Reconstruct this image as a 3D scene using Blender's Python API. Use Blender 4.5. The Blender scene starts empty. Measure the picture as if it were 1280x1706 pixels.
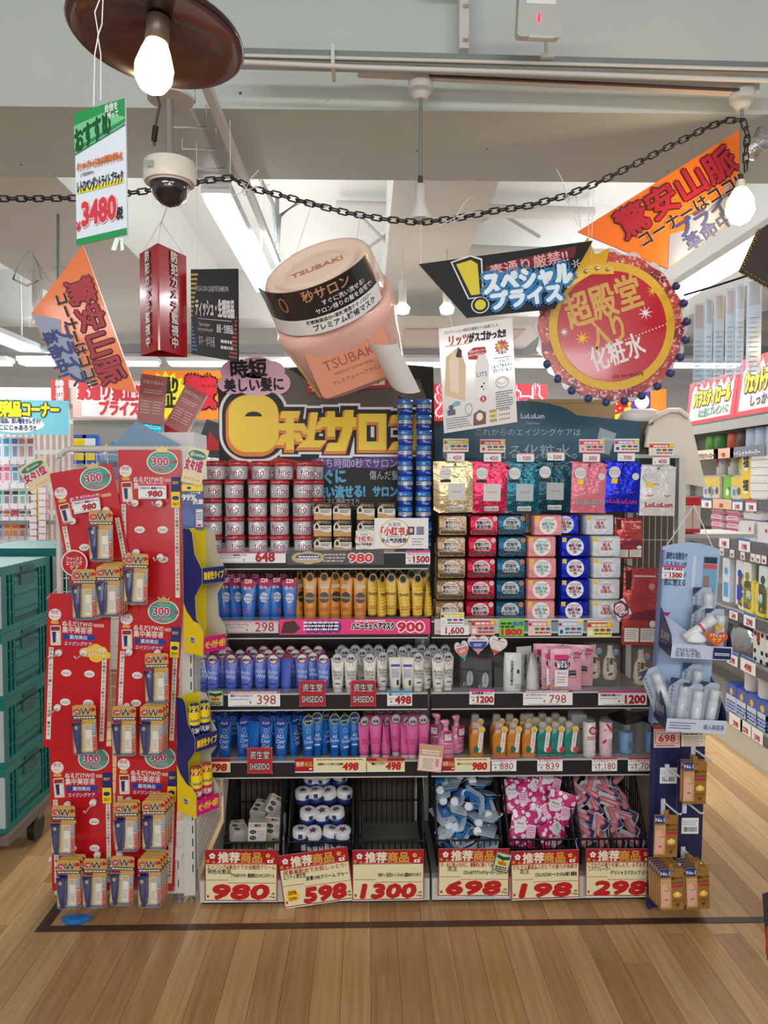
import bpy, math, random
from mathutils import Vector, Matrix, Euler
PI = math.pi
random.seed(7)
SC = bpy.context.scene
COL = SC.collection
# ---------------------------------------------------------------- camera
F, CX, CY = 1260.0, 640.0, 853.0
PITCH, YAW, CAMZ = math.atan(50/F), math.atan(28/F), 1.6
cam_d = bpy.data.cameras.new('camera')
cam_d.sensor_fit = 'VERTICAL'; cam_d.sensor_height = 36.0; cam_d.lens = F*36/1706
cam_d.clip_start = 0.05; cam_d.clip_end = 60
cam = bpy.data.objects.new('camera', cam_d); COL.objects.link(cam)
cam.location = (0, 0, CAMZ)
CR = Matrix.Rotation(-YAW, 3, 'Z') @ Matrix.Rotation(PI/2-PITCH, 3, 'X')
cam.rotation_euler = CR.to_euler()
SC.camera = cam
def at(px, py, Y):
    """world point seen at picture position (px, py) on the upright plane y = Y"""
    d = CR @ Vector(((px-CX)/F, -(py-CY)/F, -1))
    return Vector((0, 0, CAMZ)) + d*(Y/d.y)
# ---------------------------------------------------------------- world, exposure
SC.view_settings.view_transform = 'Standard'; SC.view_settings.look = 'None'
SC.view_settings.gamma = 1; SC.view_settings.use_curve_mapping = False
SC.view_settings.exposure = 0.12
w = bpy.data.worlds.new('store_air'); SC.world = w; w.use_nodes = True
w.node_tree.nodes['Background'].inputs[0].default_value = (0.9, 0.95, 1, 1)
w.node_tree.nodes['Background'].inputs[1].default_value = 0.42
def area(name, loc, rot, sx, sy, power, col=(1, 1, 1)):
    l = bpy.data.lights.new(name, 'AREA'); l.shape = 'RECTANGLE'; l.size = sx; l.size_y = sy
    l.energy = power; l.color = col
    o = bpy.data.objects.new(name, l); COL.objects.link(o); o.location = loc; o.rotation_euler = rot
    return o
# store ceiling battens (the aisle behind the camera, above and beyond the gondola), plus added fill lights
for x in (-1.6, 1.2):
    area('aisle_batten_light', (x, -1.9, 2.75), (math.radians(58), 0, 0), 2.4, 0.3, 44, (.97, .99, 1))
area('front_fill_light', (0, -2.6, 1.5), (math.radians(100), 0, 0), 4.5, 1.0, 36, (.98, .99, 1))  # unseen fill, added to brighten the shelf fronts and beam underside
for x in (-3.2, -0.6, 2.0):
    for y in (5.2, 7.6):
        area('ceiling_batten_light', (x, y, 2.93), (0, 0, 0), 0.25, 2.2, 50, (.95, .98, 1))
        area('ceiling_fill_light', (x, y, 3.06), (PI, 0, 0), 0.25, 2.2, 10, (.95, .98, 1))  # added upward fill, standing in for light bounced onto the ceiling
# ---------------------------------------------------------------- materials
def lin(c):
    return tuple((v/255/12.92) if v/255 <= .04045 else ((v/255+.055)/1.055)**2.4 for v in c) + (1.0,)
MC = {}
def M(c, rough=.5, metal=0.0, bump=0, bscale=60, emit=0, trans=0, alpha=1, coat=0, var=0, vscale=8, ior=1.45):
    key = (c, rough, metal, bump, bscale, emit, trans, alpha, coat, var, vscale)
    if key in MC: return MC[key]
    m = bpy.data.materials.new('mat_%03d' % len(MC)); m.use_nodes = True
    nt = m.node_tree; b = nt.nodes['Principled BSDF']
    b.inputs['Base Color'].default_value = lin(c); b.inputs['Roughness'].default_value = rough
    b.inputs['Metallic'].default_value = metal; b.inputs['IOR'].default_value = ior
    if coat: b.inputs['Coat Weight'].default_value = coat; b.inputs['Coat Roughness'].default_value = .08
    if emit: b.inputs['Emission Color'].default_value = lin(c); b.inputs['Emission Strength'].default_value = emit
    if trans: b.inputs['Transmission Weight'].default_value = trans
    if alpha < 1: b.inputs['Alpha'].default_value = alpha
    if bump or var:
        tc = nt.nodes.new('ShaderNodeTexCoord'); n = nt.nodes.new('ShaderNodeTexNoise')
        n.inputs['Detail'].default_value = 3
        nt.links.new(tc.outputs['Object'], n.inputs['Vector'])
        if bump:
            n.inputs['Scale'].default_value = bscale
            bp = nt.nodes.new('ShaderNodeBump'); bp.inputs['Strength'].default_value = bump; bp.inputs['Distance'].default_value = .01
            nt.links.new(n.outputs['Fac'], bp.inputs['Height']); nt.links.new(bp.outputs['Normal'], b.inputs['Normal'])
        if var:
            n2 = nt.nodes.new('ShaderNodeTexNoise'); n2.inputs['Scale'].default_value = vscale; n2.inputs['Detail'].default_value = 5
            nt.links.new(tc.outputs['Object'], n2.inputs['Vector'])
            mx = nt.nodes.new('ShaderNodeMix'); mx.data_type = 'RGBA'
            l = lin(c)
            mx.inputs['A'].default_value = tuple(v*(1-var) for v in l[:3])+(1,)
            mx.inputs['B'].default_value = tuple(min(1, v*(1+var)) for v in l[:3])+(1,)
            nt.links.new(n2.outputs['Fac'], mx.inputs['Factor']); nt.links.new(mx.outputs['Result'], b.inputs['Base Color'])
    MC[key] = m
    return m
def foil(c, rough=.22, s=22, st=.9): return M(c, rough, .75, bump=st, bscale=s)
def gloss(c): return M(c, .22, coat=.4)
def film(c=(245, 248, 250), a=.18): return M(c, .12, alpha=a, coat=.12, ior=1.2)
WHITE = M((240, 240, 238), .5); BLACK = M((13, 13, 14), .5); GREY = M((120, 120, 122), .5)
RED = M((196, 24, 34), .45); INK = M((35, 32, 34), .6); PRED = M((200, 20, 30), .5)
CREAM = M((240, 234, 200), .5); YEL = M((250, 214, 20), .4); NAVY = M((30, 42, 120), .4)
# ---------------------------------------------------------------- mesh builder
TXT = {}
MAIN = {}
MAINS = {'body', 'pouch', 'carton', 'board', 'wrapped_box', 'pack', 'card', 'packet', 'panel', 'box', 'roll', 'sheet', 'blue_tub', 'clear_box', 'back_panel', 'lid', 'shade', 'rail', 'base', 'header'}
SUBS = {'print', 'front_print', 'lettering', 'label', 'top_print', 'tub_print', 'label_band', 'flower_print', 'card_print', 'painted_notes', 'fat_lettering', 'lid_lettering', 'hair_painting', 'yellow_band', 'emblem', 'sticker', 'paper', 'core', 'new_corner'}
def glyphs(s, bold, shear, vert=False):
    k = (s, bold, shear)
    if k in TXT: return TXT[k]
    c = bpy.data.curves.new('t', 'FONT'); c.body = s; c.resolution_u = 2; c.offset = bold; c.shear = shear
    o = bpy.data.objects.new('t', c); COL.objects.link(o)
    me = o.to_mesh()
    vs = [(v.co.x, v.co.y) for v in me.vertices]; fs = [tuple(p.vertices) for p in me.polygons]
    o.to_mesh_clear(); bpy.data.objects.remove(o); bpy.data.curves.remove(c)
    if not vs: vs = [(0, 0)]
    xs = [v[0] for v in vs]; ys = [v[1] for v in vs]
    TXT[k] = (vs, fs, min(xs), max(xs), min(ys), max(ys))
    return TXT[k]
class MB:
    def __init__(s): s.v = []; s.f = []; s.mi = []; s.sm = []; s.mats = []; s.T = None
    def mat(s, m):
        if m not in s.mats: s.mats.append(m)
        return s.mats.index(m)
    def add(s, vs, fs, m, smooth=False):
        n = len(s.v); k = s.mat(m)
        if s.T is not None: vs = [tuple(s.T @ Vector(v)) for v in vs]
        s.v.extend(vs)
        for f in fs: s.f.append(tuple(n+i for i in f)); s.mi.append(k); s.sm.append(smooth)
        return s
    def box(s, x0, x1, y0, y1, z0, z1, m):
        vs = [(x, y, z) for x in (x0, x1) for y in (y0, y1) for z in (z0, z1)]
        return s.add(vs, [(0, 1, 3, 2), (4, 6, 7, 5), (0, 4, 5, 1), (2, 3, 7, 6), (0, 2, 6, 4), (1, 5, 7, 3)], m)
    def plate(s, pts, y0, y1, m, ms=None, smooth=False):
        """outline pts (x, z), counter-clockwise seen from the front (-y); front at y0, back at y1"""
        n = len(pts)
        s.add([(x, y0, z) for x, z in pts], [tuple(range(n))], m)
        s.add([(x, y0, z) for x, z in pts]+[(x, y1, z) for x, z in pts],
              [tuple(range(2*n-1, n-1, -1))]+[((i+1) % n, i, n+i, n+(i+1) % n) for i in range(n)], ms or m, False)
        return s
    def flat(s, pts, y, m): return s.add([(x, y, z) for x, z in pts], [tuple(range(len(pts)))], m)
    def rect(s, x0, z0, x1, z1, y, m): return s.flat([(x0, z0), (x1, z0), (x1, z1), (x0, z1)], y, m)
    def frame(s, x0, z0, x1, z1, t, y, m):
        s.rect(x0, z0, x1, z0+t, y, m); s.rect(x0, z1-t, x1, z1, y, m); s.rect(x0, z0+t, x0+t, z1-t, y, m); s.rect(x1-t, z0+t, x1, z1-t, y, m)
    def disc(s, cx, cz, rx, y, m, n=20, rz=None):
        rz = rx if rz is None else rz
        return s.flat([(cx+rx*math.cos(2*PI*i/n), cz+rz*math.sin(2*PI*i/n)) for i in range(n)], y, m)
    def ring(s, cx, cz, r0, r1, y, m, n=32, k=1.0):
        vs = [(cx+r*math.cos(2*PI*i/n), y, cz+k*r*math.sin(2*PI*i/n)) for r in (r0, r1) for i in range(n)]
        return s.add(vs, [(i, n+i, n+(i+1) % n, (i+1) % n)[::-1] for i in range(n)], m)
    def star(s, cx, cz, r0, r1, n, y, m, ph=0):
        return s.flat([(cx+(r0 if i % 2 else r1)*math.cos(ph+PI*i/n), cz+(r0 if i % 2 else r1)*math.sin(ph+PI*i/n)) for i in range(2*n)], y, m)
    def text(s, t, x, z, h, m, y=0, bold=0.0, shear=0.0, w=None, al='c', rot=0, edge=None, eb=.05, wm=None):
        """flat print: h = cap height; w = fit to this width; wm = width at most; edge = outline material"""
        g = glyphs(t, 0.0, shear); k = h/.72; gw = (g[3]-g[2]) or 1; kx = k
        if w: kx = w/gw
        if wm and gw*k > wm: kx = wm/gw
        ox = {'c': -(g[2]+g[3])/2, 'l': -g[2], 'r': -g[3]}[al]
        c_, s_ = math.cos(rot), math.sin(rot)
        for mm, b, dy in (((edge, bold+eb, 0),) if edge else ()) + ((m, bold, -.0007 if edge else 0),):
            vs, fs = g[0], g[1]
            if b <= .012: sh = [(0, 0)]
            else:
                n = 4 if b < .03 else 6 if b < .08 else 9
                sh = [(b*math.cos(2*PI*i/n+.4), b*math.sin(2*PI*i/n+.4)) for i in range(n)]
                if b > .07: sh.append((0, 0))
            for si, (da, db) in enumerate(sh):
                yy = y+dy-.00005*si
                out = []
                for a, b2 in vs:
                    u, v = (a+ox)*kx+da*k, (b2+db)*k
                    out.append((x+u*c_-v*s_, yy, z+u*s_+v*c_))
                s.add(out, fs, mm)
        return s
    def vtext(s, t, x, z, h, m, y=0, pitch=None, **kw):
        """upright column of characters, first at the top z"""
        p = pitch or h*1.25
        for i, ch in enumerate(t):
            if ch != ' ': s.text({'ー': '丨'}.get(ch, ch), x, z-h-i*p, h, m, y, **kw)
        return s
    def lines(s, x0, x1, z, h, m, y=0, n=1, gap=None, seed=1):
        """rows of print too small to read, as short dashes"""
        r = random.Random(seed); gap = gap or h*1.8
        for k in range(n):
            x = x0; zz = z-k*gap; L = x1-(x1-x0)*r.uniform(0, .25)
            while x < L:
                d = h*r.uniform(.7, 2.5)
                s.rect(x, zz, min(x+d, x1), zz+h, y, m); x += d+h*.45
        return s
    def rings(s, rings, m, cap0=True, cap1=True, smooth=True, closed=True):
        n = len(rings[0]); vs = [p for r in rings for p in r]; fs = []
        for k in range(len(rings)-1):
            for i in range(n if closed else n-1):
                j = (i+1) % n; fs.append((k*n+i, k*n+j, (k+1)*n+j, (k+1)*n+i))
        s.add(vs, fs, m, smooth)
        if cap0: s.add(rings[0], [tuple(range(n))[::-1]], m)
        if cap1: s.add(rings[-1], [tuple(range(n))], m)
        return s
    def lathe(s, prof, m, n=16, cx=0, cy=0, ky=1.0, smooth=True, cap0=True, cap1=True):
        return s.rings([[(cx+r*math.cos(2*PI*i/n), cy+ky*r*math.sin(2*PI*i/n), z) for i in range(n)] for z, r in prof], m, cap0, cap1, smooth)
    def tube(s, pts, r, m, n=6, closed=False):
        pts = [Vector(p) for p in pts]; rs = []
        for i, p in enumerate(pts):
            a = pts[i-1] if (i or closed) else p; b = pts[(i+1) % len(pts)] if (i < len(pts)-1 or closed) else p
            t = (b-a).normalized(); up = Vector((0, 0, 1)) if abs(t.z) < .9 else Vector((1, 0, 0))
            u = t.cross(up).normalized(); w_ = u.cross(t)
            rs.append([tuple(p+r*(math.cos(2*PI*k/n)*u+math.sin(2*PI*k/n)*w_)) for k in range(n)])
        if closed: return s.rings(rs+[rs[0]], m, False, False)
        return s.rings([r_[::-1] for r_ in rs], m)
    def build(s, name, parent=None, label=None):
        me = bpy.data.meshes.new(name); me.from_pydata(s.v, [], s.f)
        for m in s.mats: me.materials.append(m)
        me.polygons.foreach_set('material_index', s.mi); me.polygons.foreach_set('use_smooth', s.sm); me.update()
        o = bpy.data.objects.new(name, me); COL.objects.link(o)
        if parent is not None:
            o.parent = parent
            if parent.type == 'EMPTY':   # prints, lettering and labels are pieces of the part that carries them
                if name in SUBS and parent.name in MAIN: o.parent = MAIN[parent.name]
                elif name in MAINS and parent.name not in MAIN: MAIN[parent.name] = o
        if label: o['label'] = label
        return o
def tag(o, label, cat, group=None):
    o['label'] = label; o['category'] = cat
    if group: o['group'] = group
    return o
def thing(name, label, cat, loc=(0, 0, 0), rot=(0, 0, 0), group=None):
    o = bpy.data.objects.new(name, None); COL.objects.link(o); o.empty_display_size = .05
    o.location = loc; o.rotation_euler = rot
    return tag(o, label, cat, group)
def mono(mb, name, label, cat, loc=(0, 0, 0), rot=(0, 0, 0), group=None):
    o = mb.build(name); o.location = loc; o.rotation_euler = rot
    return tag(o, label, cat, group)
def struct(mb, name, parent=None):
    o = mb.build(name, parent)
    if parent is None: o['kind'] = 'structure'
    return o
def dup(root, loc, rot=None, label=None, scale=None, group=None):
    r = root.copy(); COL.objects.link(r); r.location = loc
    if rot is not None: r.rotation_euler = rot
    if scale is not None: r.scale = scale
    if label: r['label'] = label
    if group: r['group'] = group
    for ch in KIDS.get(root.name, root.children):
        c = ch.copy(); COL.objects.link(c); c.parent = r
        for g in ch.children:
            d = g.copy(); COL.objects.link(d); d.parent = c
    return r
KIDS = {}
class Kit:
    """a prototype used first itself, then copied"""
    def __init__(s, make): s.make = make; s.root = None
    def put(s, loc, rot=(0, 0, 0), label='', group=None, scale=(1, 1, 1)):
        if s.root is None:
            s.root = s.make(); r = s.root; r.location = loc; r.rotation_euler = rot; r['label'] = label; r.scale = scale
            if group: r['group'] = group
            KIDS[r.name] = list(r.children)
            return r
        return dup(s.root, loc, rot, label, scale, group)
ORD = ['first', 'second', 'third', 'fourth', 'fifth', 'sixth', 'seventh', 'eighth', 'ninth', 'tenth', 'eleventh', 'twelfth', 'thirteenth', 'fourteenth', 'fifteenth', 'sixteenth', 'seventeenth', 'eighteenth', 'nineteenth', 'twentieth']
def rrect(x0, z0, x1, z1, r, n=4):
    pts = []
    for cx, cz, a in ((x1-r, z0+r, -PI/2), (x1-r, z1-r, 0), (x0+r, z1-r, PI/2), (x0+r, z0+r, PI)):
        for i in range(n+1): pts.append((cx+r*math.cos(a+PI/2*i/n), cz+r*math.sin(a+PI/2*i/n)))
    return pts
def frame3(P0, P1, P2, wd, hg):
    """local (0,0,0)->P0, (wd,0,0)->P1, (0,0,hg)->P2, local -y towards the viewer"""
    ex = (P1-P0)/wd; ez = (P2-P0)/hg; ey = ez.cross(ex).normalized()
    return Matrix(((ex.x, ey.x, ez.x, P0.x), (ex.y, ey.y, ez.y, P0.y), (ex.z, ey.z, ez.z, P0.z), (0, 0, 0, 1)))
# ================================================================ THE SETTING
def wood_mat():
    m = bpy.data.materials.new('maple_board'); m.use_nodes = True; nt = m.node_tree; N = nt.nodes; L = nt.links
    b = N['Principled BSDF']; b.inputs['Roughness'].default_value = .3; b.inputs['Coat Weight'].default_value = .25; b.inputs['Coat Roughness'].default_value = .15
    tc = N.new('ShaderNodeTexCoord'); mp = N.new('ShaderNodeMapping'); mp.inputs['Scale'].default_value = (28, 1.6, 1)
    oi = N.new('ShaderNodeObjectInfo'); ad = N.new('ShaderNodeVectorMath'); ad.operation = 'ADD'
    L.new(tc.outputs['Object'], ad.inputs[0]); L.new(oi.outputs['Location'], ad.inputs[1]); L.new(ad.outputs[0], mp.inputs[0])
    n = N.new('ShaderNodeTexNoise'); n.inputs['Scale'].default_value = 2.2; n.inputs['Detail'].default_value = 6; n.inputs['Distortion'].default_value = .6
    L.new(mp.outputs[0], n.inputs['Vector'])
    cr = N.new('ShaderNodeValToRGB'); e = cr.color_ramp.elements
    e[0].position = .25; e[0].color = lin((184, 148, 104)); e[1].position = .8; e[1].color = lin((218, 188, 144))
    L.new(n.outputs['Fac'], cr.inputs[0])
    c2 = N.new('ShaderNodeValToRGB'); e = c2.color_ramp.elements
    e[0].color = lin((214, 196, 176)); e[1].color = lin((255, 250, 236)); x = e.new(.5); x.color = lin((240, 222, 196))
    L.new(oi.outputs['Random'], c2.inputs[0])
    mx = N.new('ShaderNodeMix'); mx.data_type = 'RGBA'; mx.blend_type = 'MULTIPLY'; mx.inputs['Factor'].default_value = 1
    L.new(cr.outputs[0], mx.inputs['A']); L.new(c2.outputs[0], mx.inputs['B']); L.new(mx.outputs['Result'], b.inputs['Base Color'])
    return m
WOOD = wood_mat()
flo = struct(MB().box(-8, 8, -3, 12, -.1, -.004, M((120, 84, 48), .5, var=.2)), 'floor')
bw = .0935
bmesh_ = None; r = random.Random(3)
for k in range(-26, 34):
    x = .010+k*bw; y = 1.7+r.uniform(-.8, 0); ymax = 4.0 if k < 14 else 5.6
    while y < ymax:
        L_ = r.choice((1.1, 1.4, 1.7, 2.0))
        if y+L_ > 1.9 and not (k < 14 and k > -14 and y > 2.85):
            if bmesh_ is None:
                o = MB().add([(x_, y_, z_) for x_ in (.0006, bw-.0006) for y_ in (.0008, .9992) for z_ in (-.004, 0)], [(0, 1, 3, 2), (4, 6, 7, 5), (0, 4, 5, 1), (2, 3, 7, 6), (0, 2, 6, 4), (1, 5, 7, 3)], WOOD).build('board', flo)
                bmesh_ = o.data
            else:
                o = bpy.data.objects.new('board', bmesh_); COL.objects.link(o); o.parent = flo
            o.location = (x, y, 0); o.scale = (1, L_, 1)
        y += L_
tr = M((74, 50, 40), .4, var=.15)
mb = MB(); mb.box(-1.185, 2.6, 2.655, 2.69, 0, .0022, tr); mb.box(-1.185, -1.145, 2.69, 4.4, 0, .0022, tr)
struct(mb, 'trim_1')
def concrete(c):
    m = M(c, .8, bump=.25, bscale=14, var=.06, vscale=2.5); nt = m.node_tree; N = nt.nodes; L = nt.links; b = N['Principled BSDF']
    lk = b.inputs['Base Color'].links[0]; src = lk.from_socket
    tc = N.new('ShaderNodeTexCoord'); v = N.new('ShaderNodeTexVoronoi'); v.inputs['Scale'].default_value = 7; L.new(tc.outputs['Object'], v.inputs['Vector'])
    cr = N.new('ShaderNodeValToRGB'); e = cr.color_ramp.elements; e[0].position = .035; e[0].color = (.12, .11, .1, 1); e[1].position = .05; e[1].color = (1, 1, 1, 1); L.new(v.outputs['Distance'], cr.inputs[0])
    mx = N.new('ShaderNodeMix'); mx.data_type = 'RGBA'; mx.blend_type = 'MULTIPLY'; mx.inputs['Factor'].default_value = 1; L.new(src, mx.inputs['A']); L.new(cr.outputs[0], mx.inputs['B']); L.new(mx.outputs['Result'], b.inputs['Base Color']); return m
CONC = concrete((198, 206, 200))
CEIL = M((220, 221, 218), .8, bump=.15, bscale=10, var=.05, vscale=2)
struct(MB().box(-8, 8, -3, 11, 3.85, 4.0, CEIL), 'ceiling')
mb = MB(); mb.box(-8, 8, 2.95, 3.62, 3.02, 3.85, CONC); struct(mb, 'beam')
struct(MB().box(-8, 8, 10.4, 10.6, -.1, 3.85, CEIL), 'wall_back')
struct(MB().box(-6.6, -6.5, 3.7, 10.4, -.1, 3.85, CEIL), 'wall_left')
struct(MB().box(6.5, 6.6, 3.7, 10.4, -.1, 3.85, CEIL), 'wall_right')
# plaster drops, cross beams beyond
mb = MB(); mb.box(-8, 8, 8.2, 8.7, 3.35, 3.85, CEIL); struct(mb, 'beam')
mb = MB(); mb.box(-2.55, -1.55, 3.63, 8.2, 3.12, 3.85, CEIL); struct(mb, 'beam')
mb = MB(); mb.box(.15, .75, 3.63, 8.2, 3.3, 3.85, CEIL); struct(mb, 'beam')
mb = MB(); mb.box(2.9, 3.5, 3.63, 8.2, 3.1, 3.85, CEIL); struct(mb, 'beam')
GAL = M((150, 158, 156), .35, .6, var=.1); PAINT = M((214, 212, 206), .5)
def pts(*a): return [at(*p) for p in a]
# galvanised channel and clamps in front of the beam
P0, P1 = at(395, 97, 2.7), at(1330, 122, 2.7)
mb = MB(); a, b = P0, P1
mb.add([(a.x, a.y-.03, a.z-.022), (b.x, b.y-.03, b.z-.022), (b.x, b.y+.03, b.z-.022), (a.x, a.y+.03, a.z-.022),
        (a.x, a.y-.03, a.z+.02), (b.x, b.y-.03, b.z+.02), (b.x, b.y+.03, b.z+.02), (a.x, a.y+.03, a.z+.02)],
       [(0, 1, 2, 3), (7, 6, 5, 4), (0, 4, 5, 1), (3, 2, 6, 7), (0, 3, 7, 4), (1, 5, 6, 2)], GAL)
ch = thing('conduit_channel', 'grey galvanised channel running across under the concrete beam', 'conduit')
mb.build('channel', ch)
MB().tube(pts((395, 103, 2.63), (600, 112, 2.63), (950, 123, 2.63), (1330, 136, 2.63)), .008, PAINT).build('cable', ch)
MB().tube(pts((395, 92, 2.66), (1330, 117, 2.66)), .006, PAINT).build('cable', ch)
c = at(555, 97, 2.66); MB().box(c.x-.006, c.x+.006, c.y-.02, c.y+.08, c.z-.04, c.z+.04, PAINT).build('clamp', ch)
c = at(911, 97, 2.66); mb = MB(); mb.box(c.x-.022, c.x+.022, c.y-.02, c.y+.08, c.z-.006, c.z+.006, PAINT); mb.build('clamp', ch)
MB().tube([c, at(909, 40, 2.66)], .006, PAINT, 8).build('rod', ch)
# sign box with a small red light at the top edge
q = at(897, 28, 2.5)
b_ = thing('alarm_box', 'pale grey rounded box with one small red light by the top edge', 'alarm', q, (.2, 0, .05))
MB().plate(rrect(-.07, -.065, .075, .12, .012), -.02, .02, M((188, 190, 184), .4)).build('case', b_)
MB().rect(-.046, .03, .05, .12, -.021, WHITE).build('paper', b_)
MB().box(-.006, .0, -.024, -.02, -.022, .001, M((255, 20, 60), .4, emit=3)).build('indicator_light', b_)
MB().box(-.035, .045, -.035, -.01, -.072, -.065, M((205, 203, 196), .4)).build('flap', b_)
# conduit box and bracket at the top
q = at(770, -5, 2.85)
b_ = thing('junction_bracket', 'white painted strut with grey corrugated hose on the beam', 'bracket', q)
MB().box(-.012, .022, -.03, .05, -.2, .25, PAINT).build('strut', b_)
for zz in (-.06, -.18): MB().lathe([(0, .012), (.012, .009)], PAINT, 8).build('bolt', b_).location = (.01, -.045, zz)
mb = MB(); mb.tube([(-.16, -.03, .1), (-.12, -.04, .04), (-.06, -.04, .03), (-.01, -.03, .05)], .02, M((150, 152, 150), .5)); mb.build('hose', b_)
# white lighting track with its dark slot
tk = thing('lighting_track', 'white ceiling lighting track with a dark slot under the beam', 'lighting track')
a, b = at(596, 117, 2.8), at(1262, 151, 2.8)
def slab(mb, a, b, hy, hz, m):
    mb.add([(p.x, p.y+sy*hy, p.z+sz*hz) for p in (a, b) for sy in (-1, 1) for sz in (-1, 1)],
           [(0, 1, 3, 2), (4, 6, 7, 5), (0, 4, 5, 1), (2, 3, 7, 6), (0, 2, 6, 4), (1, 5, 7, 3)], m); return mb
slab(MB(), a, b, .018, .017, PAINT).build('rail', tk)
slab(MB(), at(708, 126, 2.77), at(1232, 150, 2.77), .005, .004, M((90, 60, 52), .5)).build('slot', tk)
def spot(px, p_top, p_low, warm, label):
    t = thing('spot_lamp', label, 'lamp', at(px, p_top, 2.8))
    H = (at(px, p_top, 2.8)-at(px, p_low, 2.8)).z
    MB().lathe([(-.03, .02), (.0, .045), (.05, .045), (.06, .04)], PAINT, 12).build('adapter', t)
    MB().lathe([(-H, .006), (0, .006)], GAL, 8).build('rod', t)
    MB().lathe([(-H-.01, .01), (-H+.02, .009)], M((90, 92, 92), .3, .8), 8).build('joint', t)
    return t, H
# spot lamp with a white LED reflector, unlit
t, H = spot(701, 152, 303, 0, 'white track spot with a ribbed unlit bulb on a long rod')
MB().lathe([(-H-.085, .019), (-H-.08, .020), (-H-.01, .019), (-H-.008, .010)], PAINT, 14).build('socket', t)
MB().lathe([(-H-.135, .036), (-H-.122, .038), (-H-.085, .022)], M((225, 225, 220), .3, bump=.4, bscale=90), 18).build('bulb', t)
t, H = spot(1237, 168, 300, 1, 'white track spot with a glowing warm bulb by the orange flag')
MB().lathe([(-H-.03, .02), (-H, .014)], PAINT, 12).build('socket', t)
MB().lathe([(-H-.165, .004), (-H-.15, .032), (-H-.115, .052), (-H-.07, .046), (-H-.03, .022)], M((255, 205, 120), .4, emit=7), 18).build('bulb', t)
l = bpy.data.lights.new('warm_bulb', 'POINT'); l.energy = 5; l.color = (1, .72, .42); l.shadow_soft_size = .06
o = bpy.data.objects.new('warm_bulb', l); COL.objects.link(o); o.location = at(1240, 380, 2.7)
# ceiling batten lamps
TUBE = M((236, 246, 255), .3, emit=8)
def batten(a, b, wd, label, on=True, group=None):
    """fluorescent batten from a to b (world points)"""
    t = thing('tube_light', label, 'ceiling light', a, (0, 0, math.atan2(-(b-a).x, (b-a).y)), group)
    L_ = (b-a).length
    MB().box(-wd/2, wd/2, 0, L_, 0, .05, M((226, 230, 230), .4)).build('housing', t)
    MB().box(-wd*.42, wd*.42, .02, L_-.02, -.028, -.001, TUBE).build('diffuser', t)
    return t
batten(Vector((-.66, 3.37, 2.86)), Vector((-.66, 5.0, 2.86)), .13, 'long lit batten light behind the dome camera, running away from the aisle')
t = thing('cable_tray', 'white wire cable tray holding dark batten rail beside the dome camera', 'cable tray')
mb = MB(); mb.box(-.70, -.62, 2.58, 3.33, 2.9, 2.93, M((190, 196, 198), .4)); mb.box(-.56, -.53, 2.6, 5.0, 2.93, 2.96, PAINT); mb.build('rail', t)
for y in (2.62, 2.8, 2.98, 3.16, 3.3):
    MB().tube([(-.71, y, 2.96), (-.71, y, 2.88), (-.58, y, 2.88), (-.58, y, 2.96)], .004, PAINT).build('hanger', t)
t = thing('light_gantry', 'two white hanging rods carrying the long batten light', 'rods')
for y in (3.5, 4.8): MB().tube([(-.66, y, 2.91), (-.66, y, 3.85)], .006, PAINT).build('rod', t)
p = at(1215, 435, 4.8)
batten(Vector((2.28, 4.05, 2.98)), Vector((2.28, 5.75, 2.98)), .22, 'wide lit batten light above the right-hand tissue shelves')
batten(Vector((-3.5, 7.0, 2.98)), Vector((-3.5, 8.0, 2.98)), .22, 'lit batten light at the far left, above the white lattice shelf')
for i in range(7):
    x = -5.2+i*1.55
    batten(Vector((x, 8.1, 2.86)), Vector((x+1.45, 8.1, 2.86)), .2, 'lit batten light in the row along the back of the store, %s from the left' % ORD[i], True, 'batten lights along the back')
t = thing('light_rail', 'grey steel rail above the row of lights along the back', 'rail')
MB().box(-5.6, 5.6, 8.0, 8.06, 2.95, 3.04, M((150, 154, 156), .5)).build('bar', t)
for i in range(8): MB().tube([(-5+i*1.4, 8.03, 3.04), (-5+i*1.4, 8.03, 3.84)], .01, PAINT).build('hanger', t)
# pipes, braces and wires high beyond the beam
def piping(label, name, cat, runs, r, m=PAINT):
    t = thing(name, label, cat)
    for rn in runs: MB().tube(rn, r, m, 6).build('pipe', t)
    return t
piping('white pipe run crossing high behind the chain', 'ceiling_pipe', 'pipe', [pts((560, 345, 6), (990, 356, 6)), pts((700, 415, 6.4), (1010, 425, 6.4))], .05)
piping('thin crossed steel braces below the ceiling beyond the black banner', 'cross_brace', 'brace',
       [pts((585, 345, 6.2), (670, 430, 6.2)), pts((590, 430, 6.2), (700, 350, 6.2)), pts((760, 310, 6.2), (900, 395, 6.2)), pts((700, 430, 6.3), (835, 350, 6.3))], .014, M((196, 196, 192), .5))
piping('grey vertical hanging rod at the far left by the white pipes', 'hanging_rod', 'rod', [pts((97, 285, 4.4), (97, 470, 4.4))], .008, M((110, 130, 124), .5))
piping('white diagonal pipes against the left wall under the ceiling', 'wall_pipe', 'pipe', [pts((-10, 372, 5.5), (110, 452, 5.5)), pts((62, 420, 5.6), (62, 540, 5.6)), pts((-10, 345, 5.2), (60, 372, 5.2), (90, 420, 5.2))], .035)
piping('two thin grey electrical cables dropping from the ceiling behind the shop pop-up', 'drop_cable', 'cable', [pts((430, 290, 5), (455, 340, 5), (462, 400, 5)), pts((462, 420, 5), (466, 360, 5), (500, 335, 5), (545, 345, 5)), pts((462, 330, 5.1), (462, 460, 5.1))], .014, M((140, 140, 138), .6))
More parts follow.
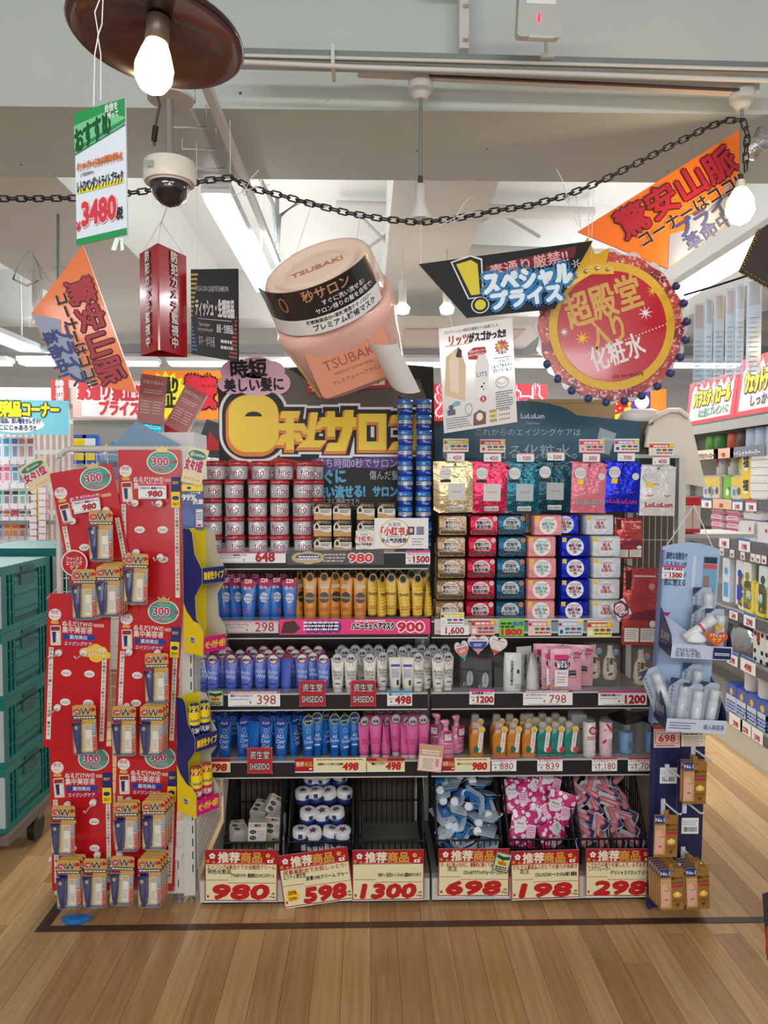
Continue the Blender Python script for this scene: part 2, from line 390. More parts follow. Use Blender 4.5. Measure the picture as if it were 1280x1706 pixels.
piping('white looped cable hanging against the wall at far left', 'looped_cable', 'cable', [pts((55, 415, 5.1), (30, 440, 5.1), (22, 465, 5.1), (45, 476, 5.1), (70, 465, 5.1), (55, 425, 5.1), (85, 470, 5.1)), pts((55, 420, 5.1), (70, 480, 5.1), (50, 545, 5.1))], .008)
# air conditioner panel with two small spots
t = thing('ceiling_panel', 'square beige recessed ceiling panel far behind the two small spots', 'ceiling panel', (.9, 7.4, 3.0))
MB().box(-.75, .75, -.6, .6, 0, .08, M((216, 210, 200), .5)).build('panel', t); MB().box(-.55, .55, -.45, .45, -.012, 0, M((196, 176, 156), .5)).build('grille', t)
for px, py, lb in ((671, 492, 'small lit spot lamp left of the beige ceiling panel'), (745, 492, 'small lit spot lamp above the skin lotion leaflet')):
    t = thing('small_spot', lb, 'lamp', at(px, py, 5.6))
    MB().lathe([(-.06, .03), (.1, .03), (.11, .01)], PAINT, 10).build('socket', t)
    MB().lathe([(-.14, .01), (-.13, .045), (-.09, .055), (-.06, .03)], M((255, 230, 190), .4, emit=12), 12).build('bulb', t)
    MB().lathe([(.11, .006), (1.2, .006)], PAINT, 6).build('rod', t)
# ================================================================ HANGING FROM THE CEILING
# pendant lamp with enamel shade
q = at(260, 84, 1.58)
lamp = thing('pendant_lamp', 'pendant lamp with wide dark brown enamel shade and glowing bulb', 'lamp', q, (math.radians(-3), math.radians(5), 0))
EN = M((44, 26, 24), .25, coat=.5)
MB().rings([[(rr*math.cos(2*PI*i/48), rr*math.sin(2*PI*i/48), z) for i in range(48)] for z, rr in
            ((.02, .171), (.024, .175), (.034, .172), (.05, .15), (.06, .11), (.068, .07), (.075, .045), (.12, .036), (.16, .03))], EN, False, True).rings(
           [[(rr*math.cos(2*PI*i/48), rr*math.sin(2*PI*i/48), z) for i in range(48)] for z, rr in
            ((.02, .171), (.03, .166), (.045, .148), (.055, .108), (.063, .068), (.068, .03))], EN, False, True).build('shade', lamp)
MB().lathe([(.015, .0), (.016, .024), (.065, .024)], M((150, 140, 128), .35, .5), 20).build('socket', lamp)
MB().lathe([(-.088, .0), (-.086, .012), (-.078, .026), (-.06, .037), (-.035, .039), (-.005, .03), (.018, .021)], M((255, 214, 140), .3, emit=3.2), 24).build('bulb', lamp)
MB().tube([(0, 0, .15), (0, .01, .6), (0, .02, 1.3)], .004, BLACK).build('cord', lamp)
l = bpy.data.lights.new('lamp_glow', 'POINT'); l.energy = 3; l.color = (1, .76, .48); l.shadow_soft_size = .04
o = bpy.data.objects.new('lamp_glow', l); COL.objects.link(o); o.location = q+Vector((0, 0, -.13))
# green shelf-talker on a string under the shade
T = frame3(at(129, 410, 1.44), at(213, 391, 1.40), at(125, 190, 1.44), .2, .29)
o0 = at(129, 410, 1.44)
def baked(T, o0):
    mb = MB(); mb.T = Matrix.Translation(-o0) @ T; return mb
g = thing('hanging_price_sign', 'white and green hand-lettered price sign on string from the brown lamp', 'sign', o0)
mb = baked(T, o0); mb.plate([(0, 0), (.2, 0), (.2, .29), (0, .29)], -.0015, .0015, M((226, 234, 240), .15, coat=.5))
GR = M((44, 150, 84), .35)
mb.flat([(0, .205), (.2, .24), (.2, .29), (0, .29)], -.003, GR); mb.flat([(0, .212), (.2, .247), (.2, .25), (.12, .272), (0, .262)], -.0034, M((120, 200, 140), .35)); mb.flat([(0, 0), (.2, 0), (.2, .014), (0, .014)], -.003, GR)
mb.flat([(0, .198), (.2, .233), (.2, .237), (0, .202)], -.003, GR)
mb.text('おすすめ', .078, .218, .040, M((16, 84, 44)), -.004, .05, rot=.17, wm=.14); mb.text('自信を', .15, .272, .013, WHITE, -.004, .03); mb.text('持って', .155, .256, .011, WHITE, -.004, .03)
OR = M((214, 110, 40), .5)
mb.text('オシャレでレトロなLED電球を使用した', .1, .166, .012, OR, -.004, .03, wm=.18); mb.text('インテリアペンダントライトです。', .1, .160, .013, OR, -.004, .03, wm=.18)
mb.text('( YAZAWA )', .05, .148, .007, INK, -.004, .02)
mb.rect(.01, .112, .19, .122, -.0032, M((235, 220, 70))); mb.text('レトロペンダントライトブラック', .1, .115, .021, INK, -.004, .03, wm=.18)
mb.text('3480', .095, .04, .05, M((214, 60, 70)), -.004, .05, wm=.14, edge=M((250, 200, 200)), eb=.04); mb.text('+税', .166, .038, .02, INK, -.004, .04); mb.text('¥', .012, .03, .02, M((214, 60, 70)), -.004, .04)
mb.build('panel', g)
MB().tube([p-o0 for p in pts((168, -6, 1.44), (158, 20, 1.43), (164, 58, 1.43), (158, 90, 1.43), (156, 176, 1.43))], .0012, WHITE, 5).tube([p-o0 for p in pts((172, -6, 1.44), (170, 40, 1.43), (163, 60, 1.43), (168, 90, 1.43), (168, 168, 1.43))], .0012, WHITE, 5).build('string', g)
# paper tape tails
MB().add([tuple(p-o0) for p in pts((192, 395, 1.41), (200, 395, 1.41), (193, 418, 1.41), (185, 416, 1.41), (200, 395, 1.41), (204, 394, 1.41), (207, 416, 1.41), (201, 418, 1.41))], [(0, 3, 2, 1), (4, 7, 6, 5)], M((222, 236, 226), .5)).build('tape', g)
# dome camera
q = at(283, 300, 2.2)
dc = thing('dome_camera', 'white dome security camera with smoked bubble on a grey pole', 'security camera', q)
MB().lathe([(.035, .03), (.05, .066), (.045, .072), (.0, .074), (-.01, .07)], M((226, 224, 218), .35), 28).build('housing', dc)
MB().lathe([(-.008, .054), (-.022, .056), (-.05, .046), (-.068, .026), (-.075, .006)], M((40, 34, 38), .06, coat=1), 28).lathe([(-.004, .06), (-.014, .059)], M((210, 206, 200)), 28).build('bubble', dc)
MB().lathe([(.05, .02), (.085, .014), (.09, .012), (.23, .012)], M((150, 148, 144), .4, .4), 14).build('pole', dc)
MB().lathe([(.222, .064), (.230, .064)], M((190, 188, 182), .4), 28, cx=.005).build('mounting_plate', dc)
MB().tube([(.0, -.01, .30), (-.04, -.02, .27), (-.02, -.02, .2), (-.034, -.02, .14), (-.04, -.01, .09)], .0035, M((70, 68, 66))).tube([(-.032, -.022, .14), (-.038, -.02, .10)], .008, BLACK).build('cable', dc)
MB().rect(-.052, .008, -.026, .026, -.0735, M((150, 165, 160))).build('sticker', dc)
MB().tube([(0, .0, .23), (0, 0, .75)], .01, PAINT).build('upper_pole', dc)
# red three-sided notice
q = at(270, 505, 2.6); H = .345/2; Rr = .093
tri = thing('three_sided_notice', 'red three-sided hanging column with white vertical lettering', 'sign', q)
RS = M((178, 28, 40), .18, coat=.5)
a0 = math.radians(-82)
cs = [(Rr*math.cos(a0+k*2*PI/3), Rr*math.sin(a0+k*2*PI/3)) for k in range(3)]
mb = MB()
for k in range(3):
    a, b = Vector(cs[k]), Vector(cs[(k+1) % 3]); n = (b-a).normalized()
    p = a+n*.006; q2 = b-n*.006
    mb.add([(p.x, p.y, -H), (q2.x, q2.y, -H), (q2.x, q2.y, H), (p.x, p.y, H)], [(0, 1, 2, 3)], RS)
    c = cs[(k+1) % 3]; b2 = Vector(cs[(k+2) % 3]); n2 = (b2-b).normalized(); e = b+n2*.006
    mb.add([(q2.x, q2.y, -H), (e.x, e.y, -H), (e.x, e.y, H), (q2.x, q2.y, H)], [(0, 1, 2, 3)], RS)
for k in (2, 0):
    a, b = Vector(cs[k]+(0,)), Vector(cs[(k+1) % 3]+(0,)); ex = (b-a).normalized()
    mb.T = Matrix(((ex.x, -ex.y, 0, a.x), (ex.y, ex.x, 0, a.y), (0, 0, 1, 0), (0, 0, 0, 1)))
    mb.vtext('防犯カメラ監視中', .081, H-.012, .0275, WHITE, -.0035, .0405, bold=.035, edge=BLACK, eb=.035)
mb.T = None
mb.build('panels', tri)
mb = MB()
for c in cs: mb.tube([(c[0]*.9, c[1]*.9, H), (c[0]*.35, c[1]*.35, H+.06), (0, 0, H+.10)], .0015, WHITE, 5)
mb.tube([(0, 0, H+.09), tuple(at(283, 330, 2.2)-q)], .0015, WHITE, 5); mb.build('string', tri)
# black department sign
o0 = at(320, 590, 3.0); A = frame3(o0, at(398, 606, 2.72), at(319, 449, 3.0), .36, .30)
A = frame3(o0, at(397, 603, 2.72), at(319, 449, 3.0), .36, .30)
t = thing('department_sign', 'black hanging department sign with striped corners and white lettering', 'sign', o0)
mb = baked(A, o0); mb.plate([(0, 0), (.36, 0), (.36, .30), (0, .30)], -.003, .003, M((20, 20, 24), .6))
for i in range(11): mb.flat([(.0, .285-i*.016), (.0, .278-i*.016), (max(.004, .062-i*.0055), .278-i*.016), (max(.008, .066-i*.0055), .285-i*.016)], -.004, M((226, 196, 60)))
for i in range(9): mb.flat([(.0, .125-i*.013), (.0, .119-i*.013), (.01+i*.006, .119-i*.013), (.008+i*.006, .125-i*.013)], -.004, M((60, 130, 190)))
for i in range(11): mb.flat([(.36, .01+i*.013), (.36, .016+i*.013), (.30+i*.005, .016+i*.013), (.302+i*.005, .01+i*.013)], -.004, M((190, 60, 76)))
mb.text('MEGA DON QUIJOTE SHIBUYA', .17, .225, .018, WHITE, -.004, .01, wm=.26)
mb.text('ティッシュ・生理用品', .19, .145, .045, WHITE, -.004, .04, wm=.30)
mb.rect(.06, .128, .32, .130, -.004, WHITE)
mb.text('Tissue paper', .11, .105, .013, WHITE, -.004); mb.text('Sanitary protection goods', .12, .088, .012, WHITE, -.004, wm=.12); mb.text('面纸・生理用品', .27, .09, .022, WHITE, -.004, .02, wm=.12)
mb.text('휴지・생리용품', .13, .04, .026, WHITE, -.004, .01, wm=.13); mb.lines(.24, .33, .055, .01, WHITE, -.004, 2, .02)
mb.build('panel', t)
for u in (.05, .31): MB().tube([A @ Vector((u, 0, .3))-o0, A @ Vector((u, 0, .78))-o0], .0012, WHITE, 5).build('string', t)
# chain
cp = [(-14, 331), (60, 331), (125, 330), (212, 322), (262, 316), (350, 300), (385, 296), (420, 314), (470, 326), (520, 340), (580, 355), (640, 365), (700, 371), (760, 364), (820, 352), (880, 343), (940, 327), (1000, 303), (1060, 273), (1120, 242), (1180, 212), (1210, 201), (1238, 200), (1246, 225), (1243, 255), (1243, 288)]
cp = [at(x, y, 2.74) for x, y in cp]
chn = thing('chain', 'long black plastic chain swagged across the aisle between lamp and flag', 'chain', cp[0])
CH = M((34, 30, 32), .35)
LK = None; dists = [0]
for a, b in zip(cp, cp[1:]): dists.append(dists[-1]+(b-a).length)
def along(s):
    for i in range(len(cp)-1):
        if s <= dists[i+1]: k = (s-dists[i])/(dists[i+1]-dists[i]); return cp[i].lerp(cp[i+1], k), (cp[i+1]-cp[i]).normalized()
    return cp[-1], (cp[-1]-cp[-2]).normalized()
s_ = .012; i = 0
while s_ < dists[-1]:
    p, tn = along(s_)
    if LK is None:
        mbx = MB(); st = [(.0085*math.cos(a)+(.0115 if math.cos(a) > 0 else -.0115), 0, .0095*math.sin(a)) for a in [PI/12+2*PI*k/12 for k in range(12)]]
        mbx.tube(st, .0031, CH, 5, closed=True); ob = mbx.build('link', chn); LK = ob.data
    else:
        ob = bpy.data.objects.new('link', LK); COL.objects.link(ob); ob.parent = chn
    ob.location = p-cp[0]
    ob.rotation_euler = (Vector((1, 0, 0)).rotation_difference(tn).to_matrix() @ Matrix.Rotation(.2 if i % 2 else 1.5, 3, 'X')).to_euler()
    s_ += .0305; i += 1
# cable ties on the chain
for px, py, lb in ((408, 318, 'loose white cable tie ends on the chain beside the long batten light'), (760, 362, 'white cable ties binding the chain beside the unlit spot lamp'), (945, 330, 'long white cable tie sticking up from the chain near the black banner')):
    p = at(px, py, 2.73); mb = MB()
    for dx, dz in ((-.06, -.03), (.05, .07), (.09, .02)) if px != 945 else ((-.04, .1), (.04, -.1)):
        mb.tube([(0, 0, 0), (dx*.5, -.01, dz*.6), (dx, -.005, dz)], .0016, WHITE, 4)
    mb.tube([(.008*math.cos(a), 0, .014*math.sin(a)) for a in [k*PI/4 for k in range(8)]], .002, WHITE, 4, closed=True)
    mono(mb, 'cable_tie', lb, 'cable tie', p)
# foil stand-off
p = at(1262, 240, 2.95); mono(MB().lathe([(-.06, .02), (-.04, .045), (.0, .03), (.04, .05), (.06, .01)], foil((200, 200, 200), .2, 40), 12), 'foil_duct', 'crumpled silver foil duct end beside the chain at the top right', 'duct', p, (0, .9, 0))
# orange flags
ORG = M((244, 120, 34), .3, coat=.3); FR = M((176, 34, 52), .4); FB = M((40, 30, 36), .5); SIL = M((150, 158, 182), .3); BL = M((48, 66, 130), .4)
def flag(A, B, V, Y, label):
    o0 = at(*A, Y); p1 = at(*B, Y+.02); p2 = o0+(at(V[0], V[1], Y)-at(0, 0, Y))
    T = frame3(o0, p1, p2, 1, 1); t = thing('promotion_flag', label, 'flag', o0)
    mb = baked(T, o0)
    mb.plate([(.305, -.45), (.76, -.41), (1, 0), (0, 0)], -.008, .0, ORG)
    mb.text('驚安山脈', .54, -.175, .13, FR, -.012, .03, w=.70, edge=M((50, 14, 24)), eb=.04)
    mb.text('コーナーはココ!!', .56, -.27, .065, FB, -.012, .035, wm=.62, edge=M((240, 190, 150)), eb=.03)
    mb.flat([(.305, -.445), (.74, -.405), (.87, -.22)]+[(.87-.42*(i+.5)/7, -.22-.055*(i+.5)/7-(.045 if i % 2 == 0 else -.01)) for i in range(7)]+[(.40, -.29)], -.010, SIL)
    mb.text('プライス', .64, -.345, .075, BL, -.014, .04, wm=.42, rot=-.03); mb.text('革命中!', .60, -.425, .07, BL, -.014, .03, wm=.34, rot=.03)
    mb.build('panel', t)
    mbs = MB(); mbs.tube([(T @ Vector((.02, 0, -.01)))-o0, at(A[0]-4, 331 if A[0] < 300 else 318, 2.74)-o0], .0012, WHITE, 5); mbs.build('string', t)
flag((962, 387), (1233, 217), (-168, -269), 2.91, 'orange flag with red lettering slanting down from the right end of the chain')
flag((140, 410), (229, 655), (258, -84), 2.62, 'orange flag with red lettering hanging beside the three-sided red notice')
# black special price banner
o0 = at(780, 540, 2.66)
T = frame3(at(698, 441, 2.66), at(987, 402, 2.7), at(698, 441, 2.66)+(at(-39, -285, 2.66)-at(0, 0, 2.66)), 1, 1)
t = thing('price_banner', 'black trapezoid banner with a fat yellow exclamation mark and blue lettering', 'banner', o0)
mb = baked(T, o0)
mb.plate([(.235, -.365), (.74, -.385), (1, 0), (0, 0)], -.008, 0, M((14, 12, 14), .55))
Y1 = M((226, 206, 40), .4)
def excl(k, m, y):
    mb.flat([(.27-.02*k, -.235-.02*k), (.32+.02*k, -.235-.02*k), (.325+.03*k, -.05+.03*k), (.29, -.02+.03*k), (.205-.03*k, -.035+.02*k)], y, m); mb.disc(.315, -.30, .032+.02*k, y, m, 16)
excl(1, WHITE, -.011); excl(.7, BLACK, -.012); excl(0, Y1, -.013)
mb.flat([(.36, -.155), (.88, -.09), (.90, -.02), (.37, -.07)], -.011, M((110, 24, 40))); mb.text('素通り厳禁!!', .62, -.12, .06, M((240, 170, 170)), -.012, .02, wm=.48, rot=.08)
mb.text('スペシャル', .60, -.235, .105, M((235, 248, 255)), -.014, .07, wm=.50, edge=M((44, 130, 190)), eb=.16)
mb.text('プライス', .58, -.335, .085, M((235, 248, 255)), -.0155, .07, wm=.40, edge=M((44, 130, 190)), eb=.14)
for a in range(6): mb.tube([(.885+.006*math.cos(a*PI/3), -.013, -.13+.006*math.sin(a*PI/3)), (.885+.028*math.cos(a*PI/3), -.013, -.13+.028*math.sin(a*PI/3))], .003, WHITE, 4)
mb.build('panel', t)
MB().tube([T @ Vector((.01, 0, -.01))-o0, at(702, 371, 2.74)-o0], .0012, WHITE, 5).build('string', t); MB().tube([T @ Vector((.98, 0, -.01))-o0, at(980, 311, 2.74)-o0], .0012, WHITE, 5).build('string', t)
# round hall-of-fame board
q = at(1018, 545, 2.78)
t = thing('round_award_board', 'large round red board with gold rim, berry border and gold crown', 'sign', q)
def jam():
    m = bpy.data.materials.new('berry_jam_print'); m.use_nodes = True; nt = m.node_tree; N = nt.nodes; L = nt.links; b = N['Principled BSDF']; b.inputs['Roughness'].default_value = .3
    tc = N.new('ShaderNodeTexCoord'); n = N.new('ShaderNodeTexNoise'); n.inputs['Scale'].default_value = 9; n.inputs['Detail'].default_value = 4
    n2 = N.new('ShaderNodeTexNoise'); n2.inputs['Scale'].default_value = 90; n2.inputs['Detail'].default_value = 3
    L.new(tc.outputs['Object'], n.inputs['Vector']); L.new(tc.outputs['Object'], n2.inputs['Vector'])
    cr = N.new('ShaderNodeValToRGB'); e = cr.color_ramp.elements; e[0].position = .35; e[0].color = lin((110, 26, 44)); e[1].position = .68; e[1].color = lin((206, 96, 56)); x = e.new(.5); x.color = lin((186, 60, 56))
    L.new(n.outputs['Fac'], cr.inputs[0])
    c2 = N.new('ShaderNodeValToRGB'); e = c2.color_ramp.elements; e[0].position = .56; e[0].color = (0, 0, 0, 1); e[1].position = .62; e[1].color = (1, 1, 1, 1); L.new(n2.outputs['Fac'], c2.inputs[0])
    mx = N.new('ShaderNodeMix'); mx.data_type = 'RGBA'; L.new(c2.outputs[0], mx.inputs['Factor']); L.new(cr.outputs[0], mx.inputs['A']); mx.inputs['B'].default_value = lin((236, 186, 180)); L.new(mx.outputs['Result'], b.inputs['Base Color'])
    return m
MB().tube([at(985, 430, 2.76)-q, at(990, 307, 2.74)-q], .0012, WHITE, 5).build('string', t)
px = 2.78/F; R0 = 125*px
sc = lambda r0, k, n: [((r0+k*math.cos(a*n))*math.cos(a), (r0+k*math.cos(a*n))*math.sin(a)) for a in [2*PI*i/120 for i in range(120)]]
MB().plate(sc(R0, 4*px, 20), -.002, .004, M((214, 205, 210), .15, coat=.5)).build('clear_edge', t)
MB().plate(sc(R0*.965, 2*px, 16), -.008, -.002, jam()).build('berry_border', t)
GOLD = M((226, 178, 40), .35, .2)
MB().plate(sc(R0*.84, 0, 1), -.012, -.008, M((228, 180, 46), .35, var=.15, vscale=60)).build('gold_rim', t)
mb = MB(); mb.plate(sc(R0*.725, 0, 1), -.015, -.012, M((196, 28, 46), .25, coat=.3))
mb.text('超殿堂', -9*px, 19*px, 44*px, M((220, 172, 84), .35), -.016, .025, rot=.33, w=128*px)
mb.text('入り', -2*px, -27*px, 38*px, M((220, 172, 84), .35), -.016, .025, rot=.33, w=56*px)
mb.text('化粧水', 14*px, -58*px, 32*px, M((244, 232, 232)), -.016, .02, rot=.33, w=92*px)
for i in range(26): mb.disc((-50+i*5.6)*px, (-50+i*2.15)*px, 1.3*px, -.016, WHITE, 6)
for x, z, r_, m in ((55, 22, 13, WHITE), (-80, -10, 9, WHITE), (-50, -20, 14, GOLD), (66, 58, 11, GOLD)): mb.star(x*px, z*px, r_*.25*px, r_*px, 8, -.0165, m, .2)
mb.text('LDK 2017年4月号', 28*px, -83*px, 5*px, M((60, 16, 24)), -.016, rot=.1); mb.build('red_disc', t)
mb = MB(); cr = [(-72, 68), (-74, 102), (-88, 128), (-62, 118), (-42, 145), (-30, 116), (-6, 128), (-12, 100), (-4, 84), (-36, 84)]
mb.plate([(a*px, b*px) for a, b in cr][::-1], -.02, -.012, M((232, 176, 48), .25, .5), smooth=False)
mb.plate([(a*px, b*px) for a, b in ((-76, 60), (-34, 86), (0, 84), (2, 98), (-38, 100), (-80, 76))], -.024, -.018, M((240, 190, 70), .25, .5)); mb.build('crown', t)
for a, b in ((-62, 80), (-46, 88), (-28, 93), (-10, 92)):
    MB().lathe([(-.008, .001), (-.006, .006), (0, .008), (.006, .006), (.008, .001)], M((210, 214, 222), .1, .6), 10).build('crown_jewel', t).location = (a*px, -.03, b*px)
BB = None
for i, a in enumerate(range(-150, 46, 14)):
    if BB is None: ob = MB().lathe([(-.0155, .002), (-.011, .0115), (0, .0155), (.011, .0115), (.0155, .002)], M((58, 70, 118), .35, var=.2, vscale=60), 12).build('blueberry', t); BB = ob.data
    else: ob = bpy.data.objects.new('blueberry', BB); COL.objects.link(ob); ob.parent = t
    ob.location = (R0*1.0*math.cos(math.radians(a)), -.016, R0*1.0*math.sin(math.radians(a)))
# transparent lotion leaflet
o0 = at(740, 722, 2.62); Wd, Hd = .262, .36
T = frame3(o0, at(862, 703, 2.62), at(731, 548, 2.62), Wd, Hd)
t = thing('lotion_leaflet', 'laminated magazine leaflet about lotion hanging under the black banner', 'leaflet', o0)
mb = baked(T, o0); mb.plate([(0, 0), (Wd, 0), (Wd, Hd), (0, Hd)], -.001, .001, M((226, 222, 216), .15, coat=.6))
BE = M((226, 196, 160))
mb.flat([(.01, .13), (.08, .10), (.09, .22), (.07, .29), (.02, .26)], -.002, BE); mb.flat([(.03, .14), (.06, .13), (.065, .24), (.045, .28), (.03, .24)], -.0024, M((240, 220, 196)))
mb.flat([(.055, .255), (.075, .25), (.078, .275), (.065, .285)], -.0028, M((60, 40, 36)))
mb.text('リッツ', .07, .30, .026, M((176, 70, 40)), -.003, .04, wm=.07); mb.text('がスゴかった!!', .17, .30, .024, INK, -.003, .05, wm=.13); mb.rect(.02, .294, .11, .297, -.003, M((220, 190, 70)))
mb.text('コンディション技術は価格なりの品質でした…', .12, .338, .009, INK, -.003, .01, wm=.2)
mb.flat([(.10, .24), (.13, .235), (.165, .255), (.16, .275), (.12, .278), (.098, .265)], -.0025, PRED); mb.text('保湿力がダントツ!', .13, .261, .007, WHITE, -.003, .02, wm=.055); mb.text('成分も贅沢です!', .13, .249, .007, WHITE, -.003, .02, wm=.055)
mb.star(.22, .265, .02, .028, 12, -.0025, M((200, 90, 110))); mb.text('良い!', .22, .262, .013, M((250, 220, 80)), -.003, .05, wm=.04, edge=PRED); mb.text('定番', .22, .248, .01, WHITE, -.0036, .04)
mb.plate([(.12, .10), (.16, .10), (.172, .21), (.16, .25), (.135, .25), (.122, .21)], -.0028, -.002, M((238, 236, 232))); mb.text('LITS', .145, .175, .016, M((70, 66, 66)), -.0032, 0, wm=.036)
for a, b, r_ in ((.142, .14, .004), (.15, .15, .003), (.148, .13, .0025)): mb.disc(a, b, r_, -.0032, INK, 10)
mb.text('リッツ', .225, .212, .01, INK, -.003, .02); mb.text('シェイプモイスト', .215, .197, .01, INK, -.003, .02, wm=.075); mb.text('ローション', .22, .182, .01, INK, -.003, .02)
mb.ring(.215, .145, .022, .024, -.0025, GREY, 24, .8); mb.ring(.215, .15, .015, .0165, -.0025, GREY, 24, .6)
mb.disc(.145, .098, .011, -.0032, M((190, 60, 50)), 14); mb.text('S', .145, .092, .012, WHITE, -.0036, .03)
mb.lines(.19, .25, .11, .004, GREY, -.0025, 8, .008); mb.lines(.19, .25, .228, .003, GREY, -.0025, 1)
for i, w_ in enumerate(('保湿力', '成分', '使用感')): mb.rect(.165, .045-i*.016, .19, .056-i*.016, -.0026, M((224, 200, 90))); mb.text(w_, .177, .047-i*.016, .006, INK, -.003); mb.text('★★★★★', .218, .047-i*.016, .006, M((150, 20, 30)), -.003)
mb.disc(.05, .095, .014, -.0028, M((130, 170, 190)), 16, .009); mb.disc(.03, .085, .009, -.0028, M((90, 96, 104))); mb.rect(.016, .058, .044, .077, -.0028, M((90, 96, 104)))
mb.lines(.01, .10, .045, .003, GREY, -.0025, 5, .008, 4)
mb.flat([(.105, .01), (.15, .01), (.152, .05), (.13, .062), (.108, .05)], -.0026, M((120, 84, 66))); mb.disc(.129, .038, .012, -.003, M((246, 226, 210)), 14, .014); mb.ring(.092, .07, .012, .013, -.003, INK, 20, 1.5)
mb.build('panel', t)
MB().tube([T @ Vector((.05, 0, Hd))-o0, at(748, 520, 2.67)-o0], .0012, WHITE, 4).tube([T @ Vector((Wd-.03, 0, Hd))-o0, at(860, 525, 2.67)-o0], .0012, WHITE, 4).build('string', t)
# shampoo-mask pop-up: huge cardboard jar
q = at(568, 545, 2.5)
Rj = Matrix.Rotation(math.radians(-24), 3, 'Y') @ Matrix.Rotation(math.radians(38), 3, 'X') @ Matrix.Rotation(math.radians(-6), 3, 'Z')
jar = thing('giant_jar_display', 'giant peach-coloured cardboard cosmetic jar hanging tilted with open label sheets', 'display', q, Rj.to_euler())
PE = M((248, 220, 200), .22, coat=.4, var=.06, vscale=3); PK = M((246, 196, 182), .2, coat=.4, var=.1, vscale=4)
def sup(a, b, z, n=40, e=.55, dy=0): return [(a*math.copysign(abs(math.cos(t_))**e, math.cos(t_)), dy+b*math.copysign(abs(math.sin(t_))**e, math.sin(t_)), z) for t_ in [2*PI*i/n for i in range(n)]]
MB().rings([sup(.15, .12, -.17), sup(.16, .135, -.165), sup(.195, .165, .05), sup(.20, .17, .07), sup(.19, .16, .09)], PK).build('body', jar)
MB().rings([sup(.165, .155, .085, e=1), sup(.165, .155, .105, e=1), sup(.15, .145, .11, e=1)], PE, False).build('neck', jar)
MB().rings([sup(r_, r_, z, e=1, n=48) for z, r_ in ((.105, .18), (.11, .186), (.21, .176), (.222, .168), (.226, .157), (.222, .142), (.212, .125), (.210, .11), (.214, .09))], PE).build('lid', jar)
mb = MB(); mb.text('TSUBAKI', 0, .02, .032, M((206, 140, 110)), 0, .03); [None for _ in ()]
ob = mb.build('lid_lettering', jar); ob.location = (.0, -.03, .2155); ob.rotation_euler = (-PI/2, 0, 0)
mb = MB(); mb.T = Matrix.Translation((0, -.158, -.03)) @ Matrix.Rotation(math.radians(-7.5), 4, 'X')
mb.plate(rrect(-.13, -.10, .13, .075, .02), -.004, 0, M((232, 160, 130), .25, coat=.3)); mb.text('TSUBAKI', 0, -.012, .034, M((186, 96, 84)), -.005, .01, wm=.2); mb.text('PREMIUM REPAIR MASK', 0, -.035, .009, M((186, 96, 84)), -.005, wm=.14); mb.text('プレミアムリペアマスク', 0, -.065, .011, M((150, 90, 70)), -.005)
mb.T = None; mb.build('body_label', jar)
# label wrapped round the lid
def bent(a0, a1, r0, zz, m, n=16, y0=0):
    return [[(r0*math.sin(a), -r0*math.cos(a), z) for a in [a0+(a1-a0)*i/n for i in range(n+1)]] for z in zz]
mb = MB(); BK = M((44, 40, 42), .2, coat=.4)
r_ = .192
mb.rings(bent(-1.5, .95, r_, (.098, .15), 0), WHITE, False, False, closed=False); mb.rings(bent(-1.5, .95, r_, (.15, .245), 0), BK, False, False, closed=False)
mb.rings(bent(-1.5, .95, r_-.003, (.098, .245), 0), M((230, 190, 170)), False, False, closed=False)
def wrap_text(mb, s, a, z, h, m, b=0.0, r=.193, wm=None):
    vs, fs, x0, x1, z0, z1 = glyphs(s, b, 0.0); k = h/.72; kx = k if not wm else min(k, wm/(x1-x0))
    mb.add([((r*math.sin(a+(u-(x0+x1)/2)*kx/r)), -r*math.cos(a+(u-(x0+x1)/2)*kx/r), z+v*k) for u, v in vs], fs, m)
wrap_text(mb, '0', -.72,   .178, .055, M((190, 130, 96), .3, .4), .0); wrap_text(mb, '秒サロン', .05, .207, .028, M((220, 170, 130), .3, .4), .02)
wrap_text(mb, 'すぐに洗い流せる!', .3, .183, .013, WHITE, .01); wrap_text(mb, 'サロン帰りの髪を自宅で!', .3, .161, .013, WHITE, .01)
wrap_text(mb, '補修美容成分×革新浸透テクノロジー', .15, .134, .010, INK, .02, wm=.25); wrap_text(mb, 'プレミアム補修マスク', .2, .110, .016, INK, .02)
mb.build('lid_label', jar)
# loose curled sheet
mb = MB(); o_ = Vector((.13, -.2, -.02))
rg = []
for v in range(2):
    row = []
    for i in range(13):
        s = i/12; a = -1.9+2.5*s
        row.append((.10+.035*math.sin(a)+.02*v+.03*s, -.22-.045*math.cos(a), .055-.04*s-.19*v))
    rg.append(row)
mb.rings(rg, M((232, 230, 226), .3), False, False, closed=False); mb.build('curled_sheet', jar)
Rq = Rj.inverted(); MB().tube([(-.1, 0, .21), tuple(Rq @ (at(520, 338, 2.74)-q))], .0012, WHITE, 4).tube([(.1, .1, .12), tuple(Rq @ (at(600, 358, 2.74)-q))], .0012, WHITE, 4).build('string', jar)
